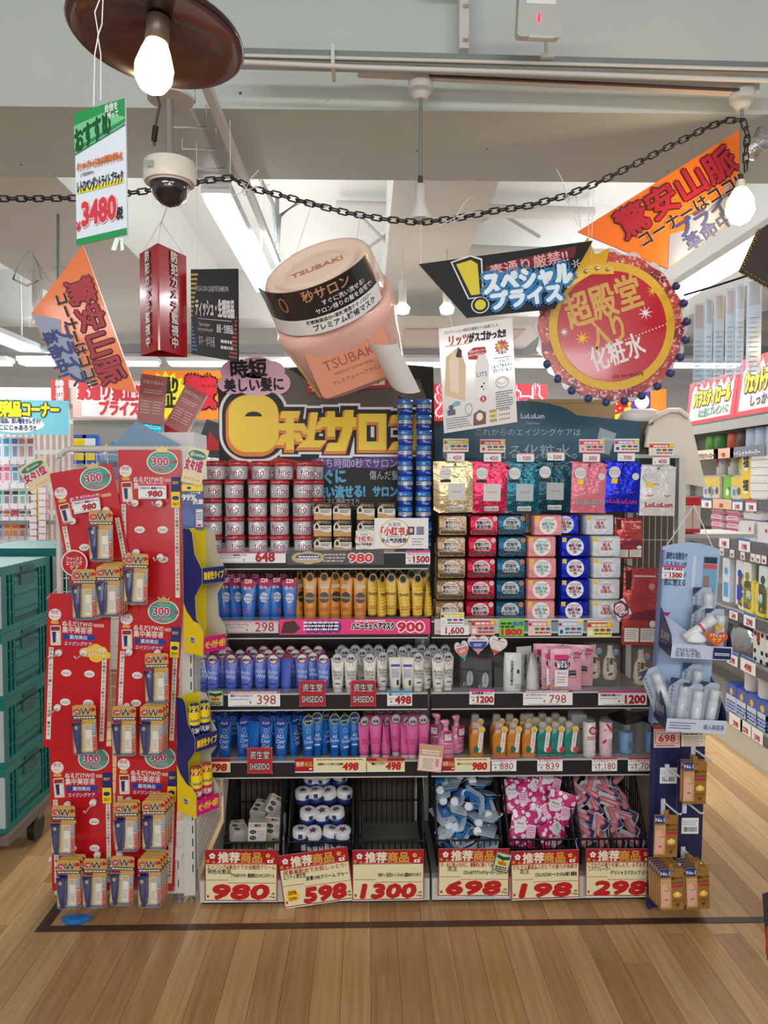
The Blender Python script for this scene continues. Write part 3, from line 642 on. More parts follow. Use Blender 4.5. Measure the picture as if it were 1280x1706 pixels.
# small pointed dark flyer edge
# loose spare: the gilded black board cut by the right edge
o0 = at(1232, 452, 2.3); mb = MB(); mb.T = Matrix.Translation(-o0)
P = pts((1232, 452, 2.3), (1290, 485, 2.3), (1300, 360, 2.3), (1262, 385, 2.3))
mb.add([tuple(p) for p in P]+[tuple(p+Vector((0, .006, 0))) for p in P], [(0, 1, 2, 3), (7, 6, 5, 4), (0, 4, 5, 1), (1, 5, 6, 2), (2, 6, 7, 3), (3, 7, 4, 0)], M((62, 44, 38), .4))
for a, b in ((P[0], P[1]), (P[3], P[0])):
    n = 9
    for i in range(n):
        c = a.lerp(b, i/(n-1))+Vector((.004, -.004, 0)); mb.tube([c+Vector((.006*math.cos(k), 0, .006*math.sin(k))) for k in [j*PI/3 for j in range(6)]], .0016, M((200, 170, 90), .3, .5), 4, closed=True)
mono(mb, 'framed_board', 'dark board with gilded scroll edging cut off by the right edge', 'sign', o0)
# ================================================================ THE GONDOLAS AND THEIR PRICE CARDS
YF, YB, YD = 2.90, 3.30, 2.81          # shelf fronts, back panel, base front
def X(px, Y=2.9): return at(px, 803, Y).x
def Z(py, Y=2.9, px=720): return at(px, py, Y).z
STEEL = M((206, 206, 198), .45, .1, var=.05); RAIL = M((24, 22, 23), .5); SHF = M((150, 146, 140), .45)
BACKP = M((96, 84, 76), .6, var=.12); WIRE = M((26, 24, 25), .4, .3)
SZ = [Z(922), Z(1037), Z(1156), Z(1268)]
def gondola(name, label, x0, x1, zs, railends):
    g = thing(name, label, 'shelving', ((x0+x1)/2, YD, 0)); c = Vector(g.location); cx = c.x
    def B(nm, *a, lb=None):
        mb = MB()
        for q in range(0, len(a), 7): mb.box(a[q]-cx, a[q+1]-cx, a[q+2]-YD, a[q+3]-YD, *a[q+4:q+7])
        return mb.build(nm, g, lb)
    B('base', x0, x1, YD, YB, .012, .095, STEEL, x0+.003, x1-.003, YD+.012, YB, .0, .012, BLACK)
    B('deck', x0, x1, YD+.01, YB, .095, .112, M((120, 118, 112), .5))
    B('back_panel', x0+.02, x1-.02, YB, YB+.02, .11, 1.52, BACKP)
    for xx in (x0, x1-.03): B('upright', xx+.003, xx+.027, YB-.035, YB+.03, .11, 1.6, STEEL)
    # pegboard slots in the uprights
    for z, (ra, rb) in zip(zs, railends):
        B('shelf', max(ra, x0), min(rb, x1), YF+.006, YB-.02, z-.022, z-.004, SHF)
        B('price_rail', ra, rb, YF-.004, YF+.004, z-.056, z+.002, RAIL, ra, rb, YF-.008, YF+.004, z-.060, z-.056, STEEL, ra, rb, YF-.008, YF+.006, z+.002, z+.006, STEEL)
        for q in (ra+.02, rb-.03): B('bracket', q, q+.004, YF+.02, YB-.03, z-.06, z-.022, STEEL)
        B('clear_riser', ra, rb, YF-.001, YF+.001, z+.006, z+.024, film((225, 230, 232), .05))
    return g
G1 = gondola('gondola_shelf', 'left grey gondola shelf unit with black price rails, holding jars and tubes', -.632, .236, SZ, [(X(368), .233), (X(352), .233), (X(344), .233), (X(340), .233)])
G2 = gondola('gondola_shelf', 'right grey gondola shelf unit with black price rails, holding mask packs and bottles', .245, 1.16, SZ[1:], [(.248, X(1037)), (.248, X(1088)), (.248, X(1092))])
# side post of the right unit with its peg bar
t = thing('end_post', 'white slotted end post right of the hanging mask pouches', 'post', (X(1134, 3.0), 3.0, 0))
MB().box(-.014, .014, -.02, .02, 0, 1.70, STEEL).build('post', t); MB().box(-.20, .014, -.012, .008, 1.695, 1.71, STEEL).build('top_bar', t)
# wire baskets in the base
def basket(xa, xb, label):
    t = thing('wire_bin', label, 'bin', ((xa+xb)/2, 2.87, .113)); w_ = (xb-xa)/2
    zf, zb, d = .10, .36, .38
    mb = MB(); r_ = .0022
    n = int((xb-xa)/.022)
    for i in range(n+1):
        x = -w_+2*w_*i/n; mb.box(x-r_, x+r_, d-r_, d+r_, 0, zb, WIRE)
    for z in (.1, .2, .3, zb): mb.box(-w_, w_, d-r_-.004, d+r_-.004, z-r_, z+r_, WIRE)
    mb.build('back_grid', t); mb = MB(); mb.box(-w_, w_, -r_, r_, .06, .064, WIRE)
    for i in range(n+1): x = -w_+2*w_*i/n; mb.box(x-r_, x+r_, -r_, r_, 0, zf, WIRE)
    mb.build('front_grid', t)
    for sx in (-w_, w_):
        mb = MB()
        for j in range(16):
            y = d*j/15; h = zf+(zb-zf)*min(1, j/7); mb.box(sx-r_, sx+r_, y-r_, y+r_, 0, h, WIRE)
        for z in (.06, .12): mb.box(sx-r_, sx+r_, 0, d, z-r_, z+r_, WIRE)
        for z in (.2, .28, .34): mb.box(sx-r_, sx+r_, d*.45, d, z-r_, z+r_, WIRE)
        mb.tube([(sx, 0, 0), (sx, 0, zf), (sx, d*7/15, zb), (sx, d, zb)], .004, WIRE); mb.build('side_grid', t)
    mb = MB(); mb.tube([(-w_, 0, zf), (w_, 0, zf)], .004, WIRE); mb.build('rim', t); MB().tube([(-w_, d, zb), (w_, d, zb)], .004, WIRE).build('rim', t)
    return t
BIN = [(X(368, 2.87), X(463, 2.87)), (X(478, 2.87), X(588, 2.87)), (X(600, 2.87), X(708, 2.87)), (X(730, 2.87), X(840, 2.87)), (X(852, 2.87), X(964, 2.87)), (X(974, 2.87), X(1086, 2.87))]
for (a, b), w_ in zip(BIN, ('first black wire bin from the left, nearly empty with cream boxes', 'black wire bin full of white and blue cream jars', 'empty black wire bin above the 1300 card', 'black wire bin heaped with blue and white tubes', 'black wire bin heaped with pink spotted wipe packs', 'rightmost black wire bin heaped with pink lip creams')): basket(a, b, w_)
# ---- price cards
def card(px0, py0, px1, py1, Y, name, label, draw, rot=0, cat='price card', group=None, base=WHITE, tilt=0, yaw=0):
    c = at((px0+px1)/2, (py0+py1)/2, Y); W = (px1-px0)*Y/F; H = (py1-py0)*Y/F
    mb = MB(); mb.plate([(-W/2, -H/2), (W/2, -H/2), (W/2, H/2), (-W/2, H/2)], -.0008, .0008, base)
    draw(mb, W, H); return mono(mb, name, label, cat, c, (tilt, rot, yaw), group)
TG = M((214, 60, 130), .4); DRED = M((176, 20, 32), .45); CRM = M((236, 226, 178), .5); GOLDT = M((214, 158, 66), .4)
def big(price, l1, l2, l3, off=False):
    def d(mb, W, H):
        y = -.0012
        mb.frame(-W/2, -H/2+.004, W/2, H/2, .0035, y-.0001, DRED); mb.rect(-W/2, H*.22, W/2, H/2, y, DRED); mb.rect(-W/2+.0035, -H/2+.008, W/2-.0035, H*.22, y, CRM)
        mb.text('推荐', -W*.17, H*.275, .030, M((240, 226, 200)), y-.0006, .04, wm=W*.33); mb.text('商品', W*.14, H*.275, .030, GOLDT, y-.0006, .04, wm=W*.31)
        for cx, cz, r_, m in ((-W*.40, H*.38, .012, WHITE), (-W*.46, H*.28, .007, GOLDT), (-W*.38, H*.26, .006, GOLDT), (W*.37, H*.39, .009, M((240, 190, 90))), (W*.44, H*.33, .006, GOLDT)):
            for q in range(5): mb.disc(cx+r_*.6*math.cos(q*2*PI/5+.3), cz+r_*.6*math.sin(q*2*PI/5+.3), r_*.42, y-.0005, m, 7)
        mb.rect(W*.36, H*.25, W*.44, H*.31, y-.0005, WHITE); mb.disc(W*.40, H*.28, .0035, y-.0008, PRED, 10)
        mb.lines(-W*.35, W*.35, H*.235, .003, M((230, 150, 130)), y-.0005)
        if l1: mb.text(l1, 0, H*.13, .014, DRED, y-.0006, .02, wm=W*.94)
        if l2: mb.text(l2, -W*.30, H*.045, .014, INK, y-.0006, .02, wm=W*.32)
        if l3: mb.text(l3, W*.16, -H*.025, .0125, INK, y-.0006, .03, wm=W*.60)
        mb.rect(-W*.48, -H*.085, -W*.18, -H*.075, y-.0004, DRED); mb.rect(-W*.18, -H*.14, W*.48, -H*.13, y-.0004, DRED)
        mb.text(price, .0 if not off else W*.1, -H*.43, H*.26, M((196, 26, 30)), y-.0007, .075, w=W*(.76 if not off else .6), shear=.12)
        mb.text('¥', -W*.455, -H*.42, .012, DRED, y-.0006, .03); mb.text('+税', W*.44, -H*.36, .007, INK, y-.0006, .02); mb.text('+Tax', W*.43, -H*.42, .008, INK, y-.001, .03)
        mb.lines(-W*.1, W*.3, -H*.487, .003, GREY, y-.0005)
        if off: mb.star(-W*.36, -H*.27, .018, .030, 11, y-.0008, YEL); mb.text('20%', -W*.36, -H*.25, .014, DRED, y-.0012, .04); mb.text('OFF!', -W*.36, -H*.36, .012, DRED, y-.0012, .04)
    return d
card(341, 1414, 463, 1504, 2.795, 'price_card', 'red and cream price card reading 980 below the first bin', big('980', 'エイジング&美白ケアの全顔用クリーム', '明色化粧品', 'プラセホワイター 薬用美白エッセンスクリーム'), group='large price cards on the bins', rot=.015)
card(467, 1416, 586, 1508, 2.79, 'price_card', 'tilted price card reading 598 with a yellow 20% OFF burst', big('598', '尿素高配合でお肌しっとり!', 'エフティ資生堂', '尿素10%クリーム ジャー', True), group='large price cards on the bins', rot=-.13)
card(586, 1414, 708, 1502, 2.787, 'price_card', 'red and cream price card reading 1300, blank yellow middle, under the empty bin', big('1300', '', '', 'サボリーノ 目ざまシート フレッシュ果実のホワイトタイプ'), group='large price cards on the bins')
card(729, 1412, 850, 1496, 2.79, 'price_card', 'red and cream price card reading 698 with a green tag on its corner', big('698', '汗・水に強い!なのに、感動的に軽くてみずみずしい', '花王', 'ビオレUVアクアリッチウォータリーエッセンス'), group='large price cards on the bins', rot=.01)
card(850, 1415, 967, 1500, 2.787, 'price_card', 'red and cream price card reading 198 under the pink packs', big('198', 'さらさら素肌&ふきたての香りが長続き', '花王', 'ビオレさらさらPシート せっけんの香り 携帯用'), group='large price cards on the bins', rot=-.02)
card(974, 1412, 1092, 1496, 2.79, 'price_card', 'red and cream price card reading 298 beside the navy strip', big('298', 'こだわりの香りを楽しんで、みずみずしい', 'ニベアフレーバー', 'デリシャスドロップ ピーチ'), group='large price cards on the bins', rot=.01)
def green_tag(mb, W, H):
    mb.rect(-W/2, -H/2, W/2, H/2, -.0012, M((56, 96, 70))); mb.rect(-W*.44, -H*.45, W*.44, H*.45, -.0014, M((206, 214, 176)))
    mb.flat([(-W*.4, H*.2), (0, H*.12), (W*.4, H*.2), (W*.4, H*.38), (0, H*.3), (-W*.4, H*.38)], -.0018, M((30, 74, 54))); mb.disc(0, 0, W*.32, -.0016, M((232, 206, 60)), 18, H*.2)
    mb.text('10', 0, H*.03, H*.1, INK, -.002, .02); mb.text('免税店', 0, -H*.12, H*.12, DRED, -.002, .03, wm=W*.5); mb.lines(-W*.35, W*.35, -H*.3, H*.07, INK, -.0018, 2, H*.11)
card(823, 1420, 851, 1453, 2.78, 'green_tag', 'small green and yellow tag stuck on the corner of the 698 card', green_tag, rot=.25, cat='tag')
card(346, 1150, 373, 1177, 2.888, 'green_tag', 'small green and yellow tag on the rail left of the 398 label', green_tag, cat='tag')
def white(price, name, top=TG, ps=.5, thin=True, col=DRED, bar=False, pw=None, off=.14):
    def d(mb, W, H):
        if top: mb.rect(-W/2, H*.34, W/2, H/2, -.0012, top)
        if bar: mb.lines(-W*.45, W*.45, H*.38, H*.07, WHITE, -.0016)
        mb.text(name, -W*.24 if W > .12 else 0, H*.12 if W > .12 else H*.17, H*.14, INK, -.0012, .03, wm=W*(.42 if W > .12 else .85))
        mb.lines(-W*.46, -W*.1, -H*.06, H*.05, GREY, -.0012)
        mb.text(price, W*off, -H*.36, H*ps, col, -.0014, .012 if thin else .05, wm=W*(pw or .75)); mb.text('¥', -W*.34 if W < .12 else -W*.07, -H*.32, H*.18, DRED, -.0012, .02)
        mb.lines(-W*.4, W*.3, -H*.46, H*.04, GREY, -.0012, 1, seed=3)
    return d
YT = 2.892
lab = 'price labels on the rails'
card(354, 919, 476, 938, YT, 'price_label', 'wide white label reading 648 under the red-lidded jars', white('648', 'フィーノプレミアムタッチ 浸透美容液ヘアマスク', TG, .82, False, pw=.4, off=.22), group=lab)
card(676, 917, 717, 940, YT, 'price_label', 'white label reading 1500 under the blue jar towers', white('1500', 'マシェリ トリートメント', TG, .46, False, pw=.8), group=lab)
def pop980(mb, W, H):
    for i, c in enumerate(((-W*.36, 0), (-W*.28, H*.1), (-W*.2, 0), (-W*.28, -H*.1))): mb.disc(c[0], c[1], W*.09, -.0012-.0001*i, M((196, 176, 130)), 16, H*.36)
    mb.disc(-W*.28, H*.06, W*.13, -.0018, M((96, 60, 130)), 20, H*.2); mb.lines(-W*.38, -W*.17, H*.02, H*.1, WHITE, -.0022, 2, H*.16)
    mb.lines(-W*.12, W*.12, H*.15, H*.12, M((190, 186, 180)), -.0014, 3, H*.22); mb.text('980', W*.26, -H*.28, H*.55, M((222, 50, 60)), -.0016, .05, w=W*.24, edge=WHITE, eb=.09)
card(478, 917, 640, 941, YT, 'shelf_strip', 'dark hand-drawn strip reading 980 under the gold boxes', pop980, cat='shelf strip', base=M((74, 70, 70), .25, coat=.4))
card(372, 1034, 464, 1055, YT, 'price_label', 'faded pink label reading 298 under the blue premium tubes', white('298', 'ホイップ プレミアム', M((214, 160, 170)), .75, True, pw=.5, off=.25), group=lab, base=M((222, 206, 206)))
def pop900(mb, W, H):
    mb.flat([(-W*.49, -H*.4), (-W*.40, -H*.42), (-W*.36, -H*.1), (-W*.40, H*.42), (-W*.47, H*.3)], -.0012, M((78, 44, 40)))
    for i in range(5): mb.disc(-W*.30+i*W*.045, 0, W*.032, -.0012, M((110, 50, 140)), 14, H*.42)
    mb.lines(-W*.34, -W*.06, H*.22, H*.12, WHITE, -.0018, 3, H*.22, 5); mb.text('ハニーチェ ヘアマスク', W*.12, -H*.16, H*.38, INK, -.0016, .05, wm=W*.28, edge=WHITE, eb=.08); mb.lines(W*.0, W*.2, H*.32, H*.1, WHITE, -.0018)
    mb.text('900', W*.37, -H*.30, H*.58, M((214, 30, 50)), -.0016, .06, w=W*.17, edge=WHITE, eb=.1)
card(465, 1031, 718, 1057, YT, 'shelf_strip', 'pink hand-drawn strip reading 900 under the honey tubes', pop900, cat='shelf strip', base=M((240, 60, 130), .35))
card(380, 1151, 467, 1177, YT, 'price_label', 'white label reading 398 under the blue whip tubes', white('398', '専科パーフェクトホイップ', M((170, 90, 100)), .62, True, bar=True, pw=.45, off=.24), group=lab)
def shis(mb, W, H):
    mb.plate(rrect(-W/2, -H/2, W/2, H/2, .006), -.0022, -.0008, M((206, 56, 66), .3)); mb.plate(rrect(-W*.46, -H*.46, W*.46, H*.46, .005), -.003, -.0022, M((184, 40, 54), .3))
    mb.text('资生堂', 0, H*.10, H*.24, WHITE, -.0034, .01, w=W*.76, edge=BLACK, eb=.06); mb.text('SHISEIDO', 0, -H*.34, H*.25, WHITE, -.0034, .0, w=W*.80, edge=BLACK, eb=.06)
for x0, y0, x1, y1, lb in ((499, 1133, 543, 1177, 'red square brand plate between the blue and the white whip tubes'), (584, 1133, 627, 1177, 'red square brand plate hung on the rail under the white clay tubes'), (412, 1245, 454, 1289, 'red square brand plate on the lower rail under the blue gel tubes')):
    card(x0, y0, x1, y1, 2.885, 'brand_plate', lb, shis, cat='sign', group='red brand plates')
card(645, 1150, 687, 1176, YT, 'price_label', 'white label with blue top reading 498', white('498', '専科パーフェクトホワイトクレイ', M((60, 150, 210)), .5, False), group=lab)
def cream(price, name, left=True, thick=True):
    def d(mb, W, H):
        mb.rect(-W/2, -H*.42, W/2, H/2, -.0012, CRM)
        if left:
            mb.rect(-W/2, -H*.42, -W*.24, H/2, -.0014, DRED); mb.text('推荐', -W*.43, -H*.05, H*.26, M((240, 200, 180)), -.0018, .03, wm=W*.11); mb.text('商品', -W*.31, -H*.05, H*.26, GOLDT, -.0018, .03, wm=W*.11)
            mb.rect(-W*.30, -H*.3, -W*.26, -H*.2, -.0018, WHITE)
        else: mb.rect(-W/2, H*.26, W/2, H/2, -.0014, DRED); mb.text('推荐商品', -W*.1, H*.3, H*.14, GOLDT, -.0018, .03)
        mb.lines(-W*.2 if left else -W*.45, W*.45, H*.34 if left else H*.15, H*.07, DRED, -.0014); mb.text(name, W*.0 if left else -W*.2, 0, H*.13, INK, -.0014, .03, wm=W*.36)
        mb.text(price, W*.28 if left else W*.2, -H*.34, H*.5, M((196, 26, 30)), -.0016, .06, wm=W*(.36 if left else .5), shear=.1)
    return d
card(344, 1263, 384, 1287, YT, 'price_label', 'red and cream label reading 798 at the left end of the lower rail', lambda mb, W, H: (mb.rect(-W/2, H*.26, W/2, H/2, -.0012, DRED), mb.rect(-W/2, -H/2, W/2, H*.26, -.0012, CRM), mb.text('798', 0, -H*.38, H*.5, M((196, 26, 30)), -.0016, .06, w=W*.7, shear=.1)), group=lab)
card(491, 1262, 611, 1287, YT, 'price_label', 'red and cream label reading 498, left of the pair', cream('498', '洗顔専科 メイクも落とせる洗顔料'), group=lab)
card(611, 1262, 675, 1286, YT, 'price_label', 'narrow red and cream label reading 498, right of the pair', cream('498', '洗顔専科 パーフェクトホイップ', False), group=lab)
card(736, 1262, 818, 1286, YT, 'price_label', 'red and cream label reading 980 under the pump bottles', cream('980', '専科パーフェクトホイップ'), group=lab)
for x0, x1, p, lb in ((819, 861, '880', 'white label reading 880 under the orange bottles'), (895, 938, '839', 'white label reading 839 under the green bottles'), (986, 1029, '1,180', 'white label reading 1,180'), (1046, 1092, '1,700', 'white label reading 1,700 under the black-lidded box')):
    card(x0, 1261, x1, 1285, YT, 'price_label', lb, white(p, 'とってもジューシー', M((190, 60, 84)), .48, True, pw=.66, off=.1), group=lab)
card(782, 1148, 824, 1174, YT, 'price_label', 'white label reading 1200 under the black rice packs', white('1200', '亜麻酵素パック', TG, .42, False), group=lab, rot=.02)
card(871, 1149, 955, 1175, YT, 'price_label', 'white label reading 798 under the pink wipe pouch', white('798', 'ふくだけコットン', M((150, 70, 90)), .56, True, bar=True, pw=.45, off=.2), group=lab)
card(996, 1150, 1079, 1175, YT, 'price_label', 'wide white label reading 1200 at the right end of the rail', white('1200', '特別純米酒の酒粕パック', TG, .55, False, pw=.42, off=.26), group=lab)
# labels along the mask pack rail
PAL = [M((60, 140, 130)), M((190, 60, 50)), M((60, 110, 160)), M((230, 190, 60))]
def multi(top, body, sq, band):
    def d(mb, W, H):
        mb.rect(-W/2, H*.1, W/2, H*.42, -.0012, top); mb.rect(-W/2, -H/2, W/2, H*.1, -.0012, body); mb.disc(-W*.42, H*.2, H*.1, -.0016, band, 12); mb.lines(-W*.32, W*.3, H*.16, H*.13, WHITE, -.0016); mb.rect(W*.32, H*.14, W*.48, H*.38, -.0016, YEL)
        mb.rect(-W*.45, -H*.4, -W*.29, -H*.1, -.0016, WHITE); mb.rect(-W*.43, -H*.37, -W*.31, -H*.13, -.002, sq)
        for i in range(3): mb.disc(-W*.12+i*W*.24, -H*.08, W*.11, -.0016, PAL[(i+(1 if top is RED else 0)) % 3], 14, H*.1)
        mb.lines(-W*.2, W*.45, -H*.36, H*.1, M((150, 60, 70)), -.0016)
    return d
LG = M((198, 190, 190)); 
card(724, 1031, 740, 1057, YT, 'price_label', 'pink blank strip end label beside the pink 900 strip', lambda mb, W, H: mb.text('NE', 0, -H*.4, H*.2, GREY, -.0012), group=lab, base=M((226, 196, 200)))
card(734, 1042, 782, 1058, YT-.001, 'price_label', 'white label reading 1,600 under the beige mask packs', lambda mb, W, H: mb.text('1,600', 0, -H*.36, H*.7, DRED, -.0014, .03, wm=W*.8), group=lab)
card(734, 1020, 774, 1042, 2.885, 'small_notice', 'white and yellow multicoloured notice above the 1,600 label', multi(M((226, 200, 90)), WHITE, M((224, 214, 196)), NAVY), cat='notice', group='small notices on the mask rail')
for x0, x1, y0, tp, bd, sq, bn, lb in ((785, 825, 1031, M((216, 80, 70)), M((236, 170, 160)), WHITE, RED, 'red multicoloured notice under the red mask packs'), (880, 919, 1032, M((226, 150, 160)), M((240, 210, 190)), M((240, 190, 190)), RED, 'pink multicoloured notice under the pink mask packs'), (930, 971, 1032, M((190, 190, 220)), M((190, 220, 230)), NAVY, RED, 'pale blue multicoloured notice under the blue mask packs'), (978, 1020, 1034, M((230, 110, 50)), M((240, 226, 120)), WHITE, RED, 'orange and yellow multicoloured notice under the white mask packs')):
    card(x0, y0, x1, y0+27, YT-.002, 'small_notice', lb, multi(tp, bd, sq, bn), cat='notice', group='small notices on the mask rail')
card(832, 1032, 874, 1060, YT-.002, 'small_notice', 'bright green hand-drawn label reading 1800 in red', lambda mb, W, H: (mb.text('1800', 0, -H*.42, H*.36, M((214, 24, 40)), -.0014, .07, w=W*.8), mb.lines(-W*.45, W*.1, H*.2, H*.14, M((30, 90, 40)), -.0014, 2, H*.2), mb.text('超お得', W*.26, H*.15, H*.2, M((70, 110, 200)), -.0014, .06, wm=W*.4)), cat='notice', base=M((120, 206, 60)), group='small notices on the mask rail')
mbq = MB(); W_ = X(1035)-X(722); 
q = at(724, 1031, 2.894); mbq.box(0, X(1035, 2.894)-q.x, -.001, .001, -.058, 0, M((200, 196, 190), .25))
for a, m in ((.13, M((170, 176, 170))), (.27, M((90, 130, 120))), (.45, M((120, 150, 170))), (.58, M((110, 140, 160)))): mbq.box(a, a+.10, -.002, 0, -.05, -.008, m)
mono(mbq, 'rail_insert', 'pale printed insert filling the price rail under the mask packs', 'shelf strip', q)
# ================================================================ PRODUCTS, LEFT UNIT
RL = M((176, 20, 38), .3, coat=.3)
SILV = M((216, 218, 222), .2, .35, bump=.6, bscale=60)
def mk_jar():
    t = thing('hair_mask_jar', '', 'jar'); r_ = .0375
    MB().lathe([(0, r_-.003), (.003, r_-.0015), (.05, r_-.001), (.052, r_-.004)], SILV, 20).build('body', t)
    MB().lathe([(.051, r_), (.053, r_+.002), (.066, r_+.002), (.070, r_-.001), (.071, r_-.004)], RL, 20).build('lid', t)
    mb = MB(); wrap_text(mb, 'fino', 0, .014, .026, M((176, 26, 44)), 0, r=r_-.0003, wm=.052); wrap_text(mb, '浸透美容液', 0, .005, .005, GREY, 0, r=r_-.0003)
    wrap_text(mb, '浸透美容液 プレミアムタッチ', 0, .056, .006, M((240, 180, 186)), 0, r=r_+.0026); mb.build('lettering', t)
    return t
KJ = Kit(mk_jar); colx = [353, 391, 429, 467, 504]; rr = random.Random(5)
rows = ['bottom row', 'second row up', 'third row up', 'fourth row up', 'top row']; colw = ['leftmost column', 'second column', 'middle column', 'fourth column', 'rightmost column']
for r_i in range(5):
    for c_i in range(5):
        dx = rr.uniform(-.003, .003)+(.016 if r_i == 4 else 0)
        KJ.put((X(colx[c_i], 2.95)+dx, 2.95, SZ[0]+.0005+r_i*.0712), (0, 0, .22+rr.uniform(-.5, .3)), 'red-lidded silver hair mask jar, %s, %s' % (colw[c_i], rows[r_i]), 'red-lidded silver jars')
for r_i in range(5):
    for c_i in (0, 2, 4) if r_i == 4 else (4,):
        KJ.put((X((372, 0, 452, 0, 524)[c_i], 3.03), 3.035, SZ[0]+.0005+r_i*.0712), (0, 0, rr.uniform(-.6, .6)), 'red-lidded silver hair mask jar in the rear rank, %s' % (rows[r_i] if c_i == 4 else rows[r_i]+' behind the '+colw[c_i]), 'red-lidded silver jars')
# gold boxes
GB = M((176, 134, 84), .38, .35, bump=.3, bscale=14)
def mk_gold():
    t = thing('gold_mask_box', '', 'box'); w_, h = .034, .064
    MB().box(-w_, w_, -.034, .034, 0, h, GB).build('carton', t)
    mb = MB(); mb.rect(-w_, h-.022, w_, h, -.0344, BLACK); pts_ = [(-w_, h-.022), (w_, h-.022), (w_, h-.046), (w_*.4, h-.049), (-w_*.2, h-.041), (-w_, h-.04)]
    mb.flat(pts_[::-1], -.0346, M((226, 220, 208))); mb.text('0秒サロン', .004, h-.014, .009, M((220, 170, 90)), -.035, .03, wm=.052)
    mb.disc(-.022, h-.024, .010, -.0352, M((226, 220, 208)), 14, .013); mb.flat([(-.028, h-.034), (-.016, h-.034), (-.016, h-.024), (-.022, h-.015), (-.028, h-.024)], -.0358, BLACK)
    mb.lines(-.008, .03, h-.030, .003, INK, -.0352, 2, .006); mb.build('front_print', t)
    return t
KG = Kit(mk_gold)
for c_i, px in enumerate((538, 571, 609, 643)):
    for r_i in range(3): KG.put((X(px, 2.93)+rr.uniform(-.002, .002), 2.955, SZ[0]+.0005+r_i*.0645+(.0)), (0, 0, rr.uniform(-.05, .05)), 'gold mask box with black top band, %s of four, %s' % (('leftmost column', 'second column', 'third column', 'rightmost column')[c_i], ('bottom', 'middle', 'top')[r_i]), 'gold mask boxes')
# blue tub towers
CB = M((24, 70, 190), .1, coat=.7, trans=.25); CBL = M((50, 130, 220), .1, coat=.7, trans=.2)
def mk_tub():
    t = thing('blue_treatment_tub', '', 'tub'); r_ = .030
    MB().lathe([(0, r_-.002), (.002, r_), (.036, r_), (.038, r_-.003)], CB, 18).build('body', t)
    MB().lathe([(.0382, r_), (.040, r_+.001), (.056, r_), (.059, r_-.004), (.0592, r_-.01)], CBL, 18).build('lid', t)
    mb = MB(); n = 14
    mb.rings([[((r_+.0006)*math.sin(a), -(r_+.0006)*math.cos(a), z) for a in [-1.5+3*i/n for i in range(n+1)]] for z in (.024, .037)], M((198, 200, 196), .3, .3), False, False, closed=False)
    wrap_text(mb, '濃密ケアマスク', 0, .028, .006, INK, 0, r=r_+.0012); wrap_text(mb, 'Moist', .5, .008, .009, M((220, 230, 250)), 0, r=r_+.0006); mb.build('label_band', t)
    mb = MB(); mb.star(0, 0, .004, .010, 6, 0, M((130, 190, 240))); o = mb.build('flower_print', t); o.location = (-.010, -.0305, .048)
    return t
KT = Kit(mk_tub)
for c_i, px in enumerate((675, 706)):
    for r_i in range(10): KT.put((X(px, 2.96)+(.002 if r_i % 3 == 1 else 0), 2.97, SZ[0]+.0005+r_i*.0597), (0, 0, .1+rr.uniform(-.4, .4)), 'blue treatment tub, %s tower, %s from the bottom' % (('left', 'right')[c_i], ORD[r_i]), 'blue tubs stacked in two towers')
# oval recommendation cards
def xhs(mb, W, H):
    mb.ring(-W*.12, 0, H*.46, H*.50, -.0012, M((190, 160, 96), .3, .4), 36, .95); cx = -W*.13
    mb.text('女演员', cx, H*.24, H*.1, INK, -.0014, .01); mb.text('「小红书」', cx, -H*.04, H*.21, M((214, 30, 40)), -.0014, .04, wm=H*.85); mb.text('全世界的好生活', cx, -H*.13, H*.05, INK, -.0014, .01)
    mb.text('中人气的推荐!', cx, -H*.30, H*.12, INK, -.0014, .03, wm=H*.85)
    if W > .15:
        mb.rect(W*.12, -H*.05, W*.24, H*.22, -.0014, M((70, 62, 66))); mb.disc(W*.18, H*.1, H*.06, -.0018, M((220, 186, 168)), 12, H*.08); mb.rect(W*.28, -H*.05, W*.42, H*.22, -.0014, M((120, 130, 150))); mb.lines(W*.2, W*.42, -H*.2, H*.03, GREY, -.0014, 3, H*.09)
for a, lb in (((593, 884, 630, 915, 2.893), 'smaller white recommendation card with a gold oval, partly hidden behind the larger'), ((624, 863, 714, 914, 2.887), 'larger white recommendation card with a gold oval before the blue tubs')):
    card(*a, 'recommendation_card', lb, xhs, cat='card', base=M((238, 234, 230), .3))
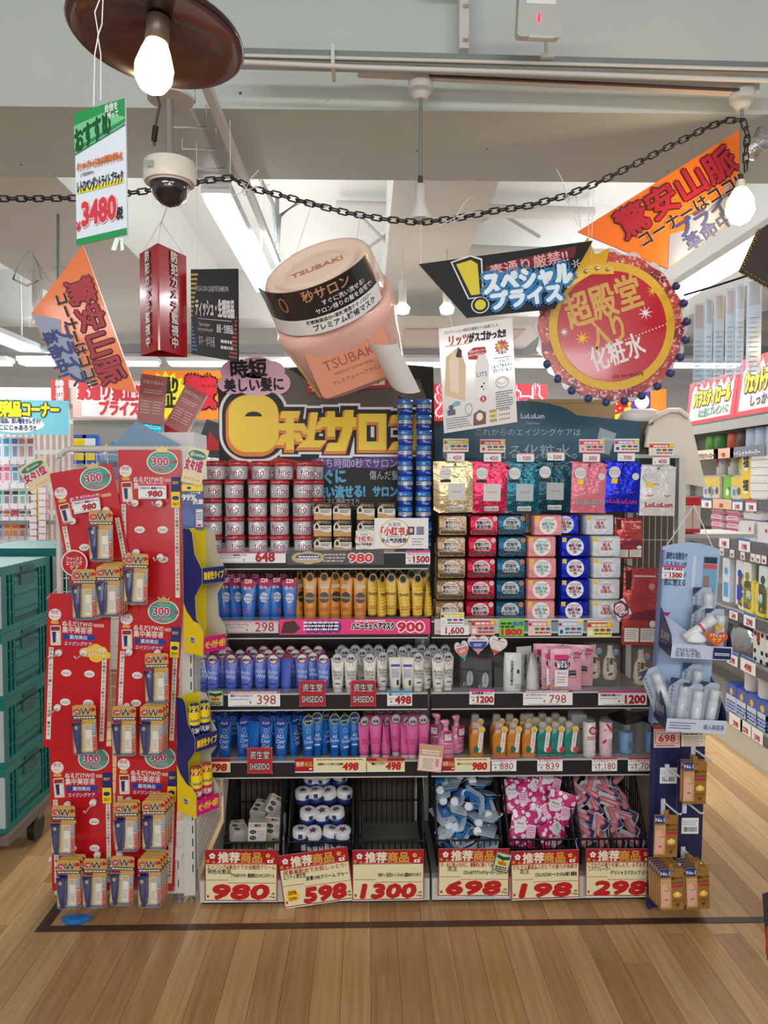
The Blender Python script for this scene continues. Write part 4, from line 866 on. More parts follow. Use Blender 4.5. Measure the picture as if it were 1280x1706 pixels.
# ---- cosmetic tubes
def mk_tube(body, cap, name, prints, w0=.019, d0=.015, w1=.028, h=.15, caph=.016, tag_=None, stripes=None, capw=None):
    def f():
        t = thing(name, '', 'tube'); n = 16; cw = capw or w0*.86
        MB().lathe([(0, cw*.96), (.001, cw), (caph, cw)], cap, 16, ky=d0/w0).build('cap', t)
        secs = []
        for k in range(8):
            s = k/7; a = w0+(w1-w0)*s; b = d0*(1-s**1.6)+.0012; z = caph+(h-caph)*s
            secs.append([(a*math.cos(2*PI*i/n), b*math.sin(2*PI*i/n), z) for i in range(n)])
        mb = MB(); mb.rings([[(x*.9, y*.9, z) for x, y, z in secs[0]]]+secs+[[(x, y, h+.006) for x, y, z in secs[-1]]], body)
        if stripes:
            for k in range(stripes[1]):
                s = (k+.5)/stripes[1]; z = caph+(h-caph)*s*.8; a = w0+(w1-w0)*s*.8; b = d0*(1-(s*.8)**1.6)+.0018
                mb.rings([[(a*1.006*math.cos(q), b*1.03*math.sin(q), zz) for q in [PI+.3+(PI-.6)*i/8 for i in range(9)]] for zz in (z, z+.006)], stripes[0], False, False, closed=False)
        mb.build('body', t)
        mb = MB()
        for p in prints:
            z = p['z']; s = (z-caph)/(h-caph); b = d0*(1-max(0, s)**1.6)+.0012
            # a print lies on the sloping front of the tube
            z1 = z+p.get('h', .01); s1 = min(1, (z1-caph)/(h-caph)); b1 = d0*(1-s1**1.6)+.0012
            ang = math.atan2(b-b1, z1-z)
            mb.T = Matrix.Translation((p.get('x', 0), -b-.0016, z)) @ Matrix.Rotation(-ang, 4, 'X')
            if 'disc' in p: mb.disc(0, p['disc']/2, p['disc']/2, 0, p['m'], 18, p.get('rz', p['disc']/2))
            if 'rect' in p: mb.rect(-p['rect']/2, 0, p['rect']/2, p['h'], -.0002, p['m'])
            if 't' in p: mb.text(p['t'], 0, 0, p['h'], p['m'], -.0006, p.get('b', .01), wm=w0*1.7)
            if 'l' in p: mb.lines(-w0*.7, w0*.7, p['h'], .0022, p['m'], -.0006, p['l'], .005)
        mb.T = None
        if prints: mb.build('print', t)
        if tag_:
            mb = MB(); tg, m1, m2, txt = tag_; y = -.004
            if tg == 'oval': mb.plate([(.0205*math.cos(a), h+.006+.019*math.sin(a)) for a in [2*PI*i/18 for i in range(18)]], y-.001, y, m1); mb.plate([(.0165*math.cos(a), h+.007+.0155*math.sin(a)) for a in [2*PI*i/18 for i in range(18)]], y-.0016, y-.001, m2)
            if tg == 'wide': mb.plate(rrect(-.026, h-.018, .026, h+.012, .012), y-.001, y, m1); mb.disc(-.012, h-.018, .007, y-.0014, m2, 12); mb.disc(.004, h-.02, .007, y-.0014, m2, 12)
            if tg == 'ring': mb.T = Matrix.Translation((0, y, 0)); mb.ring(0, h+.008, .012, .016, -.001, m1, 18); mb.disc(0, h+.008, .012, -.0008, m2, 18); mb.T = None
            mb.tube([(-.005, 0, h+.004), (-.008, 0, h+.024), (0, 0, h+.031), (.008, 0, h+.024), (.005, 0, h+.004)], .0012, m1, 4)
            if txt: mb.text(txt[0], 0, h+.0, txt[1], txt[2], y-.0022, .03, wm=.03)
            mb.build('hang_tag', t)
        return t
    return f
SCZ = {SZ[1]: 1.12, SZ[3]: 1.1}
def row(kit, specs, z, noun, where, grp, y0=2.935):
    for i, sp in enumerate(specs):
        px, dy, rz, lean = (list(sp)+[0, 0, 0])[:4]; Y = y0+dy
        kit.put((X(px, Y), Y, z+.0005), (0, lean, rz), noun+', '+where % ORD[i], grp, (1, 1, SCZ.get(z, 1)))
LB = M((46, 110, 196), .25, coat=.4); PW = M((82, 106, 196), .28, coat=.4)
MAG = M((200, 40, 90)); WB = M((214, 224, 244))
REAR = []
K1 = Kit(mk_tube(LB, LB, 'premium_whip_tube', [dict(z=.066, h=.03, disc=.034, m=M((210, 220, 236))), dict(z=.082, h=.011, t='Whip', m=M((40, 50, 90)), b=.01), dict(z=.071, h=.010, t='Premium', m=M((40, 50, 90)), b=.01), dict(z=.034, h=.005, rect=.026, m=MAG)], w0=.023, d0=.016, w1=.031, h=.135, caph=.012, tag_=('wide', M((196, 40, 76)), M((190, 190, 206)), ('220', .014, WHITE))))
row(K1, [(357, .02, -.3), (374, .03, .5), (392, .03, .8), (413, -.005, 0), (440, .02, -.15), (459, .03, .5), (482, .0, .1)], SZ[1], 'blue premium whip tube with magenta tag', '%s from the left', 'blue premium whip tubes')
OR2 = M((216, 138, 46), .25, coat=.4, var=.1, vscale=80); YE2 = M((226, 178, 50), .25, coat=.4); BRN = M((60, 40, 34), .35)
K2 = Kit(mk_tube(OR2, OR2, 'honey_mask_tube', [dict(z=.115, h=.012, rect=.036, m=M((226, 206, 170))), dict(z=.119, h=.006, t='さらさらヘアー', m=INK), dict(z=.064, h=.034, disc=.038, m=BRN), dict(z=.078, h=.010, t='Honeycé', m=M((230, 200, 150))), dict(z=.03, h=.016, l=3, m=M((150, 90, 40)))], w0=.022, d0=.015, w1=.027, h=.145, caph=.01, tag_=('ring', M((190, 150, 80)), M((60, 46, 40)), None)))
row(K2, [(497, .03, 1.0), (516, 0, 0), (540, .01, 0), (558, .03, .4), (577, .01, -.2), (600, -.005, .1)], SZ[1], 'orange honey hair mask tube', '%s of the orange ones', 'orange honey tubes')
K3 = Kit(mk_tube(YE2, BRN, 'honey_treatment_tube', [dict(z=.09, h=.011, t='Honeycé', m=M((90, 60, 30)), b=.02), dict(z=.03, h=.02, l=3, m=M((150, 100, 40)))], w0=.02, d0=.015, w1=.024, h=.14, caph=.018, stripes=(M((240, 206, 90), .25), 9), tag_=('ring', M((190, 170, 120)), M((36, 32, 32)), None)))
row(K3, [(621, .02, .2), (636, -.005, .9), (652, .02, -.1), (676, -.01, .05, -.06), (696, 0, .3), (714, .0, 1.2)], SZ[1], 'yellow honey treatment tube with striped body', '%s of the yellow ones', 'yellow honey tubes')
K4 = Kit(mk_tube(PW, PW, 'whip_cleanser_tube', [dict(z=.105, h=.008, t='◯', m=WB, b=.0), dict(z=.074, h=.016, t='Perfect', m=WB), dict(z=.056, h=.016, t='Whip', m=WB), dict(z=.034, h=.006, rect=.022, m=M((40, 50, 110)))], w0=.021, d0=.016, w1=.027, h=.125, caph=.014, tag_=('oval', M((190, 50, 80)), M((226, 226, 226)), ('濃密泡', .008, INK))))
row(K4, [(335, .02, .2), (352, .0, .0), (383, .01, 0), (409, -.005, -.1), (432, .02, .2), (454, .0, 0), (475, .01, 2.6), (502, .01, .2), (520, .04, .3), (538, 0, .1)], SZ[2], 'violet-blue whip cleanser tube', '%s from the left', 'violet-blue whip tubes')
row(K4, [(368, .09, .2), (397, .09, .4), (422, .1, -.3), (445, .09, .2), (466, .1, -.2), (490, .09, .3), (514, .1, 0)], SZ[2], 'violet-blue whip cleanser tube standing in the rear rank', '%s there', 'violet-blue whip tubes')
WT = M((228, 222, 210), .25, coat=.4); WTK = M((40, 44, 80))
K5 = Kit(mk_tube(WT, WT, 'clay_cleanser_tube', [dict(z=.105, h=.008, t='◯', m=WTK, b=.0), dict(z=.076, h=.012, t='Perfect', m=WTK), dict(z=.065, h=.011, t='White', m=WTK), dict(z=.054, h=.011, t='Clay', m=WTK), dict(z=.034, h=.005, rect=.018, m=M((60, 80, 160)))], w0=.020, d0=.016, w1=.026, h=.128, caph=.014, tag_=('oval', M((150, 150, 154)), M((200, 200, 202)), ('吸着', .008, INK))))
row(K5, [(562, 0, 0), (584, .0, .1), (616, .0, 0), (637, .03, .3), (697, .01, .2), (712, .05, .5), (731, -.005, 0), (747, .02, .2)], SZ[2], 'white clay cleanser tube showing its front', '%s of them', 'white clay tubes')
row(K5, [(603, .09, .2), (650, .09, .4), (672, .12, -.3), (690, .09, .2), (574, .1, .2)], SZ[2], 'white clay cleanser tube standing in the rear rank', '%s there', 'white clay tubes')
K5b = Kit(mk_tube(WT, WT, 'clay_cleanser_tube', [dict(z=.1, h=.01, rect=.034, m=M((60, 76, 160))), dict(z=.05, h=.04, l=7, m=M((90, 110, 180))), dict(z=.03, h=.02, rect=.008, x=.008, m=INK)], w0=.020, d0=.016, w1=.027, h=.13, caph=.014))
row(K5b, [(659, 0, .05), (680, -.005, -.05)], SZ[2], 'white clay cleanser tube turned to its blue back print', '%s of the pair', 'white clay tubes')
AB = M((24, 98, 180), .22, coat=.4); AB2 = M((30, 108, 190), .2, coat=.4)
K6 = Kit(mk_tube(AB, AB, 'clear_gel_tube', [dict(z=.10, h=.008, t='◯', m=WB, b=0), dict(z=.080, h=.014, t='ALL', m=WB), dict(z=.063, h=.014, t='Clear', m=WB), dict(z=.045, h=.014, t='Gel', m=WB), dict(z=.03, h=.006, rect=.018, m=M((30, 60, 130)))], w0=.021, d0=.016, w1=.027, h=.128, caph=.014, tag_=('oval', M((26, 40, 110)), M((40, 60, 150)), ('ジェル', .007, WHITE))))
row(K6, [(349, .03, .4), (371, .0, 0), (402, .01, .6), (420, .01, 2.8), (441, 0, 0), (466, -.005, 0), (488, .03, 1.0)], SZ[3], 'bright blue clear gel tube', '%s from the left', 'bright blue gel tubes')
K7 = Kit(mk_tube(AB2, AB, 'oil_cleanser_tube', [dict(z=.10, h=.008, t='◯', m=WB, b=0), dict(z=.075, h=.012, t='All', m=WB), dict(z=.062, h=.012, t='Double', m=WB), dict(z=.044, h=.005, rect=.02, m=WB)], w0=.019, d0=.016, w1=.026, h=.135, caph=.03, tag_=('oval', M((150, 180, 60)), M((24, 36, 110)), ('メイク', .007, WHITE))))
row(K7, [(512, -.005, .2), (527, .03, .1), (540, .06, .9), (557, .01, 0), (573, 0, .4), (590, .03, .1)], SZ[3], 'blue tube with taller cap', '%s of those beside the pink tubes', 'blue taller-capped tubes')
PT = M((216, 96, 156), .22, coat=.4); PC = M((226, 190, 200), .3)
K8 = Kit(mk_tube(PT, PC, 'collagen_whip_tube', [dict(z=.065, h=.011, t='Perfect', m=M((190, 60, 130))), dict(z=.053, h=.011, t='Whip', m=M((190, 60, 130))), dict(z=.04, h=.004, rect=.018, m=M((210, 90, 150)))], w0=.019, d0=.016, w1=.026, h=.128, caph=.016, tag_=('oval', M((120, 100, 104)), M((196, 186, 184)), ('保湿', .008, INK))))
row(K8, [(606, 0, .5), (626, .01, 0), (643, 0, 1.1), (660, .03, .1), (675, .0, .9), (688, 0, .2), (706, .02, 0)], SZ[3], 'pink collagen whip tube', '%s from the left', 'pink whip tubes')
for kit, xs, z, nm, gp in ((K1, (365, 383, 402, 426, 449, 470), SZ[1], 'blue premium whip tube', 'blue premium whip tubes'), (K2, (506, 528, 549, 567, 588), SZ[1], 'orange honey hair mask tube', 'orange honey tubes'), (K3, (612, 630, 645, 664, 686, 705), SZ[1], 'yellow honey treatment tube', 'yellow honey tubes'), (K4, (342, 360, 378, 415, 438, 460, 483, 508, 530), SZ[2], 'violet-blue whip cleanser tube', 'violet-blue whip tubes'), (K5, (568, 592, 612, 632, 655, 680, 702, 722, 742), SZ[2], 'white clay cleanser tube', 'white clay tubes'), (K6, (360, 384, 411, 432, 454, 477, 497), SZ[3], 'bright blue clear gel tube', 'bright blue gel tubes'), (K8, (615, 634, 650, 668, 682, 697), SZ[3], 'pink collagen whip tube', 'pink whip tubes')):
    row(kit, [(x_, .155+rr.uniform(-.01, .01), rr.uniform(-.4, .6)) for x_ in xs], z, nm+' in the dim rearmost rank', '%s there', gp)
# pink pump bottles
PB = M((232, 150, 180), .22, coat=.5)
def mk_pump():
    t = thing('pump_bottle', '', 'bottle')
    MB().lathe([(0, .031), (.003, .034), (.05, .034), (.075, .029), (.084, .02), (.088, .018)], PB, 20, ky=.8).build('body', t)
    MB().lathe([(.088, .02), (.104, .02), (.106, .012), (.125, .010), (.126, .012), (.132, .013), (.138, .012)], PB, 16).build('collar', t)
    MB().rings([[(a*math.cos(q)+c, a*.6*math.sin(q)-.003, z) for q in [2*PI*i/14 for i in range(14)]] for z, a, c in ((.134, .016, -.002), (.14, .019, -.004), (.147, .018, -.006), (.15, .010, -.004))], PB).build('pump_head', t)
    mb = MB(); mb.text('Perfect', 0, .05, .010, M((180, 60, 100)), -.0285, .01, wm=.035); mb.text('Whip', 0, .038, .010, M((180, 60, 100)), -.0285, .01, wm=.035); mb.lines(-.015, .015, .02, .002, M((180, 60, 100)), -.0285, 2); mb.build('print', t)
    mb = MB(); mb.plate(rrect(-.017, .068, .017, .112, .006), -.032, -.030, M((196, 50, 86))); mb.rect(-.014, .074, .014, .10, -.0325, M((214, 212, 210))); mb.disc(0, .105, .005, -.0328, M((70, 76, 100)), 12); mb.lines(0, .012, .094, .002, DRED, -.033, 2); mb.build('hang_tag', t)
    return t
KP = Kit(mk_pump)
for px, dy, rz, lb in ((744, .0, .2, 'front pink pump bottle with the largest photo tag'), (730, .08, -.5, 'pink pump bottle at the rear left of the three'), (762, .06, .6, 'pink pump bottle behind, at the right of the three')):
    KP.put((X(px, 2.945+dy), 2.945+dy, SZ[3]+.0005), (0, 0, rz), lb, 'pink pump bottles')
def pinkcard(mb, W, H):
    mb.plate(rrect(-W/2, -H/2, W/2, H/2, .004), -.0018, -.0008, M((226, 150, 170), .3)); mb.rect(-W*.46, H*.08, W*.46, H*.46, -.0022, M((206, 166, 120))); mb.rect(-W*.46, -H*.46, W*.46, H*.08, -.0022, M((238, 218, 196))); mb.lines(-W*.38, W*.38, H*.25, .005, WHITE, -.0026, 2, .01); mb.lines(-W*.3, W*.15, -H*.05, .0025, GREY, -.0026, 6, .007); mb.rect(W*.22, -H*.3, W*.36, 0, -.0026, M((226, 140, 160)))
card(697, 1240, 738, 1286, 2.86, 'product_card', 'beige and pink product card dangling in front of the pump bottles', pinkcard, rot=.1, cat='card')
# ---- black hand-painted header board behind the jars
q = at(545, 900, 3.12); pxm = 3.12/F
hb = thing('header_board', 'big black header board with fat yellow lettering above the jars', 'sign', q, (0, 0, 0))
def hp(x, y): return ((x-545)*pxm, (900-y)*pxm)
MB().plate([hp(368, 904), hp(728, 904), hp(722, 612), hp(560, 600), hp(366, 640)], 0, .008, M((16, 15, 16), .55)).build('board', hb)
mb = MB(); HM = M((84, 66, 58), .4, var=.3, vscale=14)
mb.flat([hp(*p) for p in ((470, 690), (500, 676), (560, 688), (620, 682), (664, 690), (664, 660), (690, 676), (712, 668), (700, 636), (660, 622), (600, 640), (540, 655), (490, 620), (470, 612), (462, 640))], -.001, HM)
for k in range(6): mb.tube([(hp(600+k*10, 688-k*3)[0], -.002, hp(600, 688-k*3)[1]), (hp(0+640+k*8, 655)[0], -.003, hp(0, 655-k*2)[1]), (hp(678+k*5, 630)[0], -.002, hp(0, 632)[1])], .0016, M((120, 100, 88), .4), 4)
mb.build('hair_painting', hb)
YW = M((250, 214, 24), .35); ORS = M((236, 130, 20), .4)
def fat(mb, poly, k, y, m):
    c = Vector((sum(p[0] for p in poly)/len(poly), sum(p[1] for p in poly)/len(poly))); return
mb = MB()
def gl(rects, m, y, g=0, dx=0, dz=0):
    for ii, (x0, y0, x1, y1, sk) in enumerate(rects):
        yy = y-.00005*ii
        a = hp(x0-g, y1+g); b = hp(x1+g, y0-g); s_ = sk*pxm
        mb.flat([(a[0]+dx-s_, a[1]+dz), (b[0]+dx-s_, a[1]+dz), (b[0]+dx+s_, b[1]+dz), (a[0]+dx+s_, b[1]+dz)], yy, m)
R_ = [ # strokes of the fat letters (x0, y0, x1, y1, skew)
 (470, 686, 500, 698, 2), (466, 706, 506, 718, 0), (478, 690, 491, 750, 0), (466, 724, 480, 742, 6), (491, 722, 504, 736, -4),
 (515, 688, 527, 740, 4), (502, 706, 513, 724, -5), (529, 702, 540, 716, 5), (502, 734, 540, 746, 6),
 (536, 696, 594, 712, 0), (546, 686, 559, 728, 0), (573, 684, 588, 722, 2), (566, 716, 582, 752, 6), (546, 738, 576, 752, 3),
 (598, 690, 644, 704, 0), (598, 700, 611, 750, 0), (631, 700, 644, 750, 0), (598, 736, 644, 750, 0),
 (652, 692, 675, 706, 2), (690, 690, 704, 740, 3), (652, 736, 700, 750, 5)]
ov = [rrect(*hp(384-g, 754+g), *hp(466+g, 660-g), (30+g)*pxm, 8) for g in (16, 11, 3, 0)]
for (g, m, y), o_ in zip(((11, WHITE, -.003), (7, BLACK, -.005), (2, ORS, -.007), (0, YW, -.009)), ov):
    if m is ORS: o_ = [(a-2*pxm, b-4*pxm) for a, b in o_]
    gl(R_, m, y, g, *( (-1.5*pxm, -3*pxm) if m is ORS else (0, 0))); mb.flat(o_, y-.0013, m)
mb.flat([hp(410, 695)]+[(hp(425, 695)[0]+16*pxm*math.cos(a), hp(425, 695)[1]+10*pxm*math.sin(a)) for a in [PI*i/8 for i in range(9)]][::1][1:][::1], -.0095, BLACK) if 0 else mb.flat([(hp(425, 695)[0]+14*pxm*math.cos(a), hp(425, 695)[1]+8*pxm*math.sin(a)) for a in [PI*i/8 for i in range(9)]], -.0108, BLACK)
mb.build('fat_lettering', hb)
mb = MB(); PU = M((84, 60, 130)); 
mb.flat([hp(520, 795), hp(520, 765), hp(560, 758), hp(600, 764), hp(660, 752), hp(680, 770), hp(640, 782), hp(580, 778)], -.003, PU); x_, z_ = hp(595, 778); mb.text('待ち時間0秒でサロン', x_, z_, .03, M((214, 196, 226)), -.004, .01, wm=.33)
mb.flat([hp(384, 800), hp(384, 765), hp(440, 758), hp(510, 770), hp(510, 800)], -.003, M((176, 30, 34)))
SB = M((90, 170, 206)); x_, z_ = hp(560, 802); mb.text('すぐに', x_-.03, z_-.004, .045, SB, -.004, .05, wm=.14, rot=.05); x_, z_ = hp(568, 826); mb.text('洗い流せる!', x_, z_-.004, .04, SB, -.004, .05, wm=.20, rot=.03)
x_, z_ = hp(560, 843); mb.text('プレミアム補修マスク', x_, z_, .028, M((200, 200, 196)), -.004, .01, wm=.19)
x_, z_ = hp(640, 798); mb.text('傷んだ髪', x_, z_, .03, M((200, 200, 196)), -.004, .01, wm=.12); x_, z_ = hp(642, 826); mb.text('サロン', x_, z_, .035, SB, -.004, .05, wm=.10); mb.build('painted_notes', hb)
mb = MB(); PKM = M((240, 190, 216), .4)
for a, b, r1, r2 in ((395, 622, 24, 20), (430, 615, 30, 18), (455, 620, 22, 16), (392, 642, 26, 16), (430, 642, 34, 20), (466, 640, 20, 18)):
    x_, z_ = hp(a, b); mb.plate([(x_+r1*pxm*math.cos(q), z_+r2*pxm*math.sin(q)) for q in [2*PI*i/24 for i in range(24)]], -.006-a*.000004, -.003, PKM)
x_, z_ = hp(418, 628); mb.text('時短', x_, z_, .055, INK, -.009, .04, rot=.06, wm=.15); x_, z_ = hp(426, 652); mb.text('美しい髪に', x_, z_, .042, INK, -.009, .035, rot=.04, wm=.24); x_, z_ = hp(371, 634); mb.star(x_, z_, .006, .014, 5, -.009, YEL, .3)
mb.build('pink_cloud', hb)
T_ = (582, 634)
def tvcm(mb, W, H):
    mb.rect(-W/2, -H/2, W/2, H/2, -.0012, DRED); mb.rect(-W*.32, -H*.34, W*.42, H*.34, -.0016, M((240, 224, 150))); mb.star(-W*.36, 0, H*.42, H*.56, 14, -.002, M((250, 216, 60))); mb.text('新発売', -W*.36, -H*.14, H*.28, DRED, -.0026, .04, wm=W*.2); mb.text('TV・CMで話題', W*.06, -H*.2, H*.4, INK, -.0022, .05, wm=W*.58, edge=WHITE, eb=.05)
card(511, 618, 652, 650, 3.11, 'header_strip', 'narrow red and cream strip about a TV commercial over the black header', tvcm, rot=-.07, cat='sign')
# ================================================================ RIGHT UNIT
TEAL = M((22, 76, 98), .35, var=.06)
q = at(896, 775, 3.16); k = 3.16/F
def tp(x, y): return ((x-896)*k, (775-y)*k)
t = thing('brand_header', 'dark teal arched header board over the hanging mask pouches', 'sign', q)
arc = [tp(868-math.cos(a)*100, 706-38*math.sin(a)) for a in [PI*(.12+.76*i/14) for i in range(15)]]
MB().plate([tp(722, 790), tp(1068, 790), tp(1068, 702)]+arc[::-1]+[tp(724, 715)], 0, .006, TEAL).build('board', t)
mb = MB(); SL = M((150, 186, 190), .4); x_, z_ = tp(887, 697); mb.text('LuLuLun', x_, z_, .021, M((220, 226, 226)), -.001, .02, wm=.12); x_, z_ = tp(887, 707); mb.text('Precious', x_, z_, .012, SL, -.001, 0, shear=.3)
x_, z_ = tp(880, 725); mb.text('これからのエイジングケアは', x_, z_, .024, SL, -.001, .0, w=.44); x_, z_ = tp(890, 762); mb.text('貼る化粧水。', x_, z_, .046, SL, -.001, .01, w=.36)
mb.flat([tp(992, 752), tp(1016, 758), tp(1028, 722), tp(1000, 712)], -.001, M((150, 164, 170))); x_, z_ = tp(1012, 732); mb.text('LuLuLun', x_, z_, .010, WHITE, -.0016, rot=-.2); mb.disc(*tp(748, 750), .03, -.001, M((150, 160, 170)), 20, .05); mb.build('print', t)
mono(MB().box(.25, 1.36, 3.33, 3.75, 0, 1.868, BACKP), 'rear_cabinet', 'brown back of the next shelf unit behind the mask packs', 'cabinet')
t = thing('cardboard_box', 'plain brown cardboard box lying on top behind the teal header', 'box', (at(943, 705, 3.5).x, 3.5, 1.8685))
MB().box(-.2, .2, -.09, .09, 0, .105, M((186, 160, 118), .7, var=.06)).box(-.2, .2, -.0915, .0915, .086, .0875, M((150, 124, 86))).build('carton', t)
# cream panel leaning, with round cut handle
q = at(1112, 820, 3.3); k2 = 3.3/F
def cp_(x, y): return ((x-1112)*k2, (820-y)*k2)
t = thing('leaning_panel', 'cream moulded panel leaning behind the end post with an arched handle', 'panel', q)
MB().plate([cp_(*p) for p in ((1112, 800), (1178, 812), (1150, 700), (1138, 682), (1122, 680), (1100, 686), (1082, 700), (1074, 720), (1084, 760))], 0, .02, M((232, 226, 212), .45)).build('panel', t)
mb = MB(); mb.tube([(cp_(x, y)[0], -.012, cp_(x, y)[1]) for x, y in ((1074, 745), (1078, 712), (1092, 692), (1112, 684), (1130, 684), (1144, 694))], .012, M((238, 234, 222), .4), 8); mb.build('handle', t)
t = thing('soft_package', 'translucent white package lying on top with faint mirrored lettering', 'package', (at(1068, 706, 3.45).x, 3.45, 1.8685))
MB().rings([sup(.09, .05, 0, 24), sup(.10, .06, .02, 24), sup(.09, .05, .05, 24), sup(.05, .02, .065, 24)], M((226, 228, 230), .3)).build('body', t)
# ---- pegs with pouches
def mk_pouch(main, win, txt, tcol, dots, tagc, metal=.6):
    def f():
        t = thing('mask_pouch', '', 'pouch'); w_, h = .069, .19
        fm = M(main, .25, metal, bump=.8, bscale=26)
        n = 10; g = []
        for j in range(n+1):
            for i in range(n+1):
                u, v = i/n*2-1, j/n; bul = .010*(1-u**4)*max(0, math.sin(PI*min(1, v*1.12)))
                g.append((u*w_, -bul-.001, v*h-h))
        mb = MB(); fs = [(j*(n+1)+i, j*(n+1)+i+1, (j+1)*(n+1)+i+1, (j+1)*(n+1)+i) for j in range(n) for i in range(n)]
        mb.add(g, fs, fm, True); mb.add([(x, .002, z) for x, y, z in g], [f_[::-1] for f_ in fs], fm, True); mb.build('pouch', t)
        mb = MB(); y = -.0125
        mb.disc(-.037, -.038, .023, y, M((222, 220, 220), .3), 20); mb.text('エイジング', -.037, -.036, .006, INK, y-.0005, .01, wm=.036); mb.text('ケアマスク', -.037, -.046, .006, M((60, 140, 140) if dots == 2 else (120, 50, 50)), y-.0005, .01, wm=.036)
        if dots == 1:
            mb.rect(-.058, -.073, -.018, -.062, y, BLACK); mb.rect(-.03, -.144, .036, -.078, y-.001, win); mb.text('LuLuLun', .003, -.112, .008, M((120, 110, 104)), y-.0016, 0); mb.rect(-.024, -.182, .03, -.164, y+.003, M((206, 206, 204))); mb.text('貼る化粧水', .003, -.178, .007, INK, y+.002, 0)
            mb.lines(-.05, .05, -.016, .003, M((140, 120, 110)), y+.006)
        else:
            mb.flat([(-.048, -.08), (-.024, -.08), (-.024, -.062), (-.048, -.062)], y-.0006, YEL); mb.text('LuLuLun', .002, -.155, .018, tcol, y+.0005, .03, w=.105)
            for sx in (-.032, .034): mb.rings([[(sx+.012*math.cos(a), y-.0004, -.106-.006*math.sin(a)+dz) for a in [PI*i/8 for i in range(9)]] for dz in (0, -.003)], tcol, False, False, closed=False)
            mb.disc(.045, -.05, .014, y, M((214, 214, 214), .3), 12)
            mb.rings([[(-.012+.014*math.cos(a), y-.0004, -.07-.004*math.sin(a)+dz) for a in [PI*i/8+PI for i in range(9)]] for dz in (0, -.002)], tcol, False, False, closed=False)
        mb.build('print', t)
        MB().add([(-w_, -.003, -.012), (w_, -.003, -.012), (w_, -.003, 0), (-w_, -.003, 0)], [(0, 1, 2, 3)], fm).disc(0, -.008, .006, -.0034, BLACK, 10, .003).build('seal_strip', t)
        return t
    return f
PCH = [(757, 770, (212, 188, 142), M((206, 206, 200), .3), 'beige', 1), (817, 771, (206, 50, 84), M((214, 206, 204), .3), 'raspberry', 1), (871, 771, (30, 96, 110), M((176, 186, 186), .3), 'teal', 1), (921, 769, (24, 66, 78), M((176, 180, 178), .3), 'dark teal', 1),
       (979, 771, (226, 120, 136), None, 'pink', 2), (1036, 770, (20, 40, 190), None, 'royal blue', 2), (1093, 776, (222, 218, 214), None, 'white', 2)]
TCL = {'pink': M((110, 190, 190)), 'royal blue': M((200, 40, 90)), 'white': M((190, 30, 36))}
for i, (px, py, c, wn, nm, dt) in enumerate(PCH):
    p = at(px, py, 2.93); pk = thing('peg_hook', 'chrome peg hook with price tag holding the %s mask pouches' % nm, 'hook', (p.x, 2.93, p.z-.012), group='peg hooks of the mask pouches')
    MB().tube([(0, .36, .0), (0, -.03, 0), (0, -.04, .008)], .0028, M((170, 170, 168), .25, .8), 6).build('rod', pk)
    mb = MB(); mb.tube([(0, .36, .022), (0, -.05, .022)], .0022, M((170, 170, 168), .25, .8), 6)
    mb.plate([(-.034, .012), (.034, .012), (.034, .046), (-.034, .046)] if 0 else [(-.033, .015), (.033, .015), (.033, .048), (-.033, .048)], -.053, -.051, WHITE)
    pr = ('450', '450', '500', '500', '300', '700', '400')[i]; mb.text(pr, .005, .020, .016, DRED, -.0535, .02); mb.text('¥', -.022, .022, .007, DRED, -.0535); mb.rect(-.033, .044, .033, .048, -.0533, TG); mb.build('price_tag', pk)
    if i not in (2, 3):
        mb = MB(); sc_ = [M((226, 200, 90)), M((216, 80, 70)), 0, 0, M((226, 90, 120)), M((190, 140, 190)), M((226, 110, 50))][i]
        mb.plate([(-.048, .05), (.048, .05), (.048, .10), (-.048, .10)], -.055, -.053, WHITE)
        T0 = mb.T; mb.T = Matrix.Translation((0, -.054, .075)); multi(sc_, M((236, 226, 200)) if i != 4 else M((240, 190, 190)), M(c), RED)(mb, .094, .049); mb.T = T0; mb.build('notice', pk)
    K = Kit(mk_pouch(c, wn, '', TCL.get(nm), dt, None, .05 if nm == 'white' else .1 if nm == 'pink' else .55))
    for j in range(3):
        K.put((p.x-.004*j if i else p.x-.006*j, 2.905+j*.017, p.z-.004+.004*j), (0, (.05 if nm == 'royal blue' else -.02 if i == 0 else .015)+j*.004, 0), '%s foil mask pouch, %s on its peg' % (nm, ('frontmost', 'second', 'rearmost')[j]), 'hanging mask pouches')
mbx = MB(); mbx.box(X(722, 3.28), X(1134, 3.28), 3.265, 3.285, Z(766, 3.28)-.03, Z(766, 3.28)+.02, BLACK); mono(mbx, 'peg_bar', 'black peg bar behind the hanging mask pouches', 'bar')
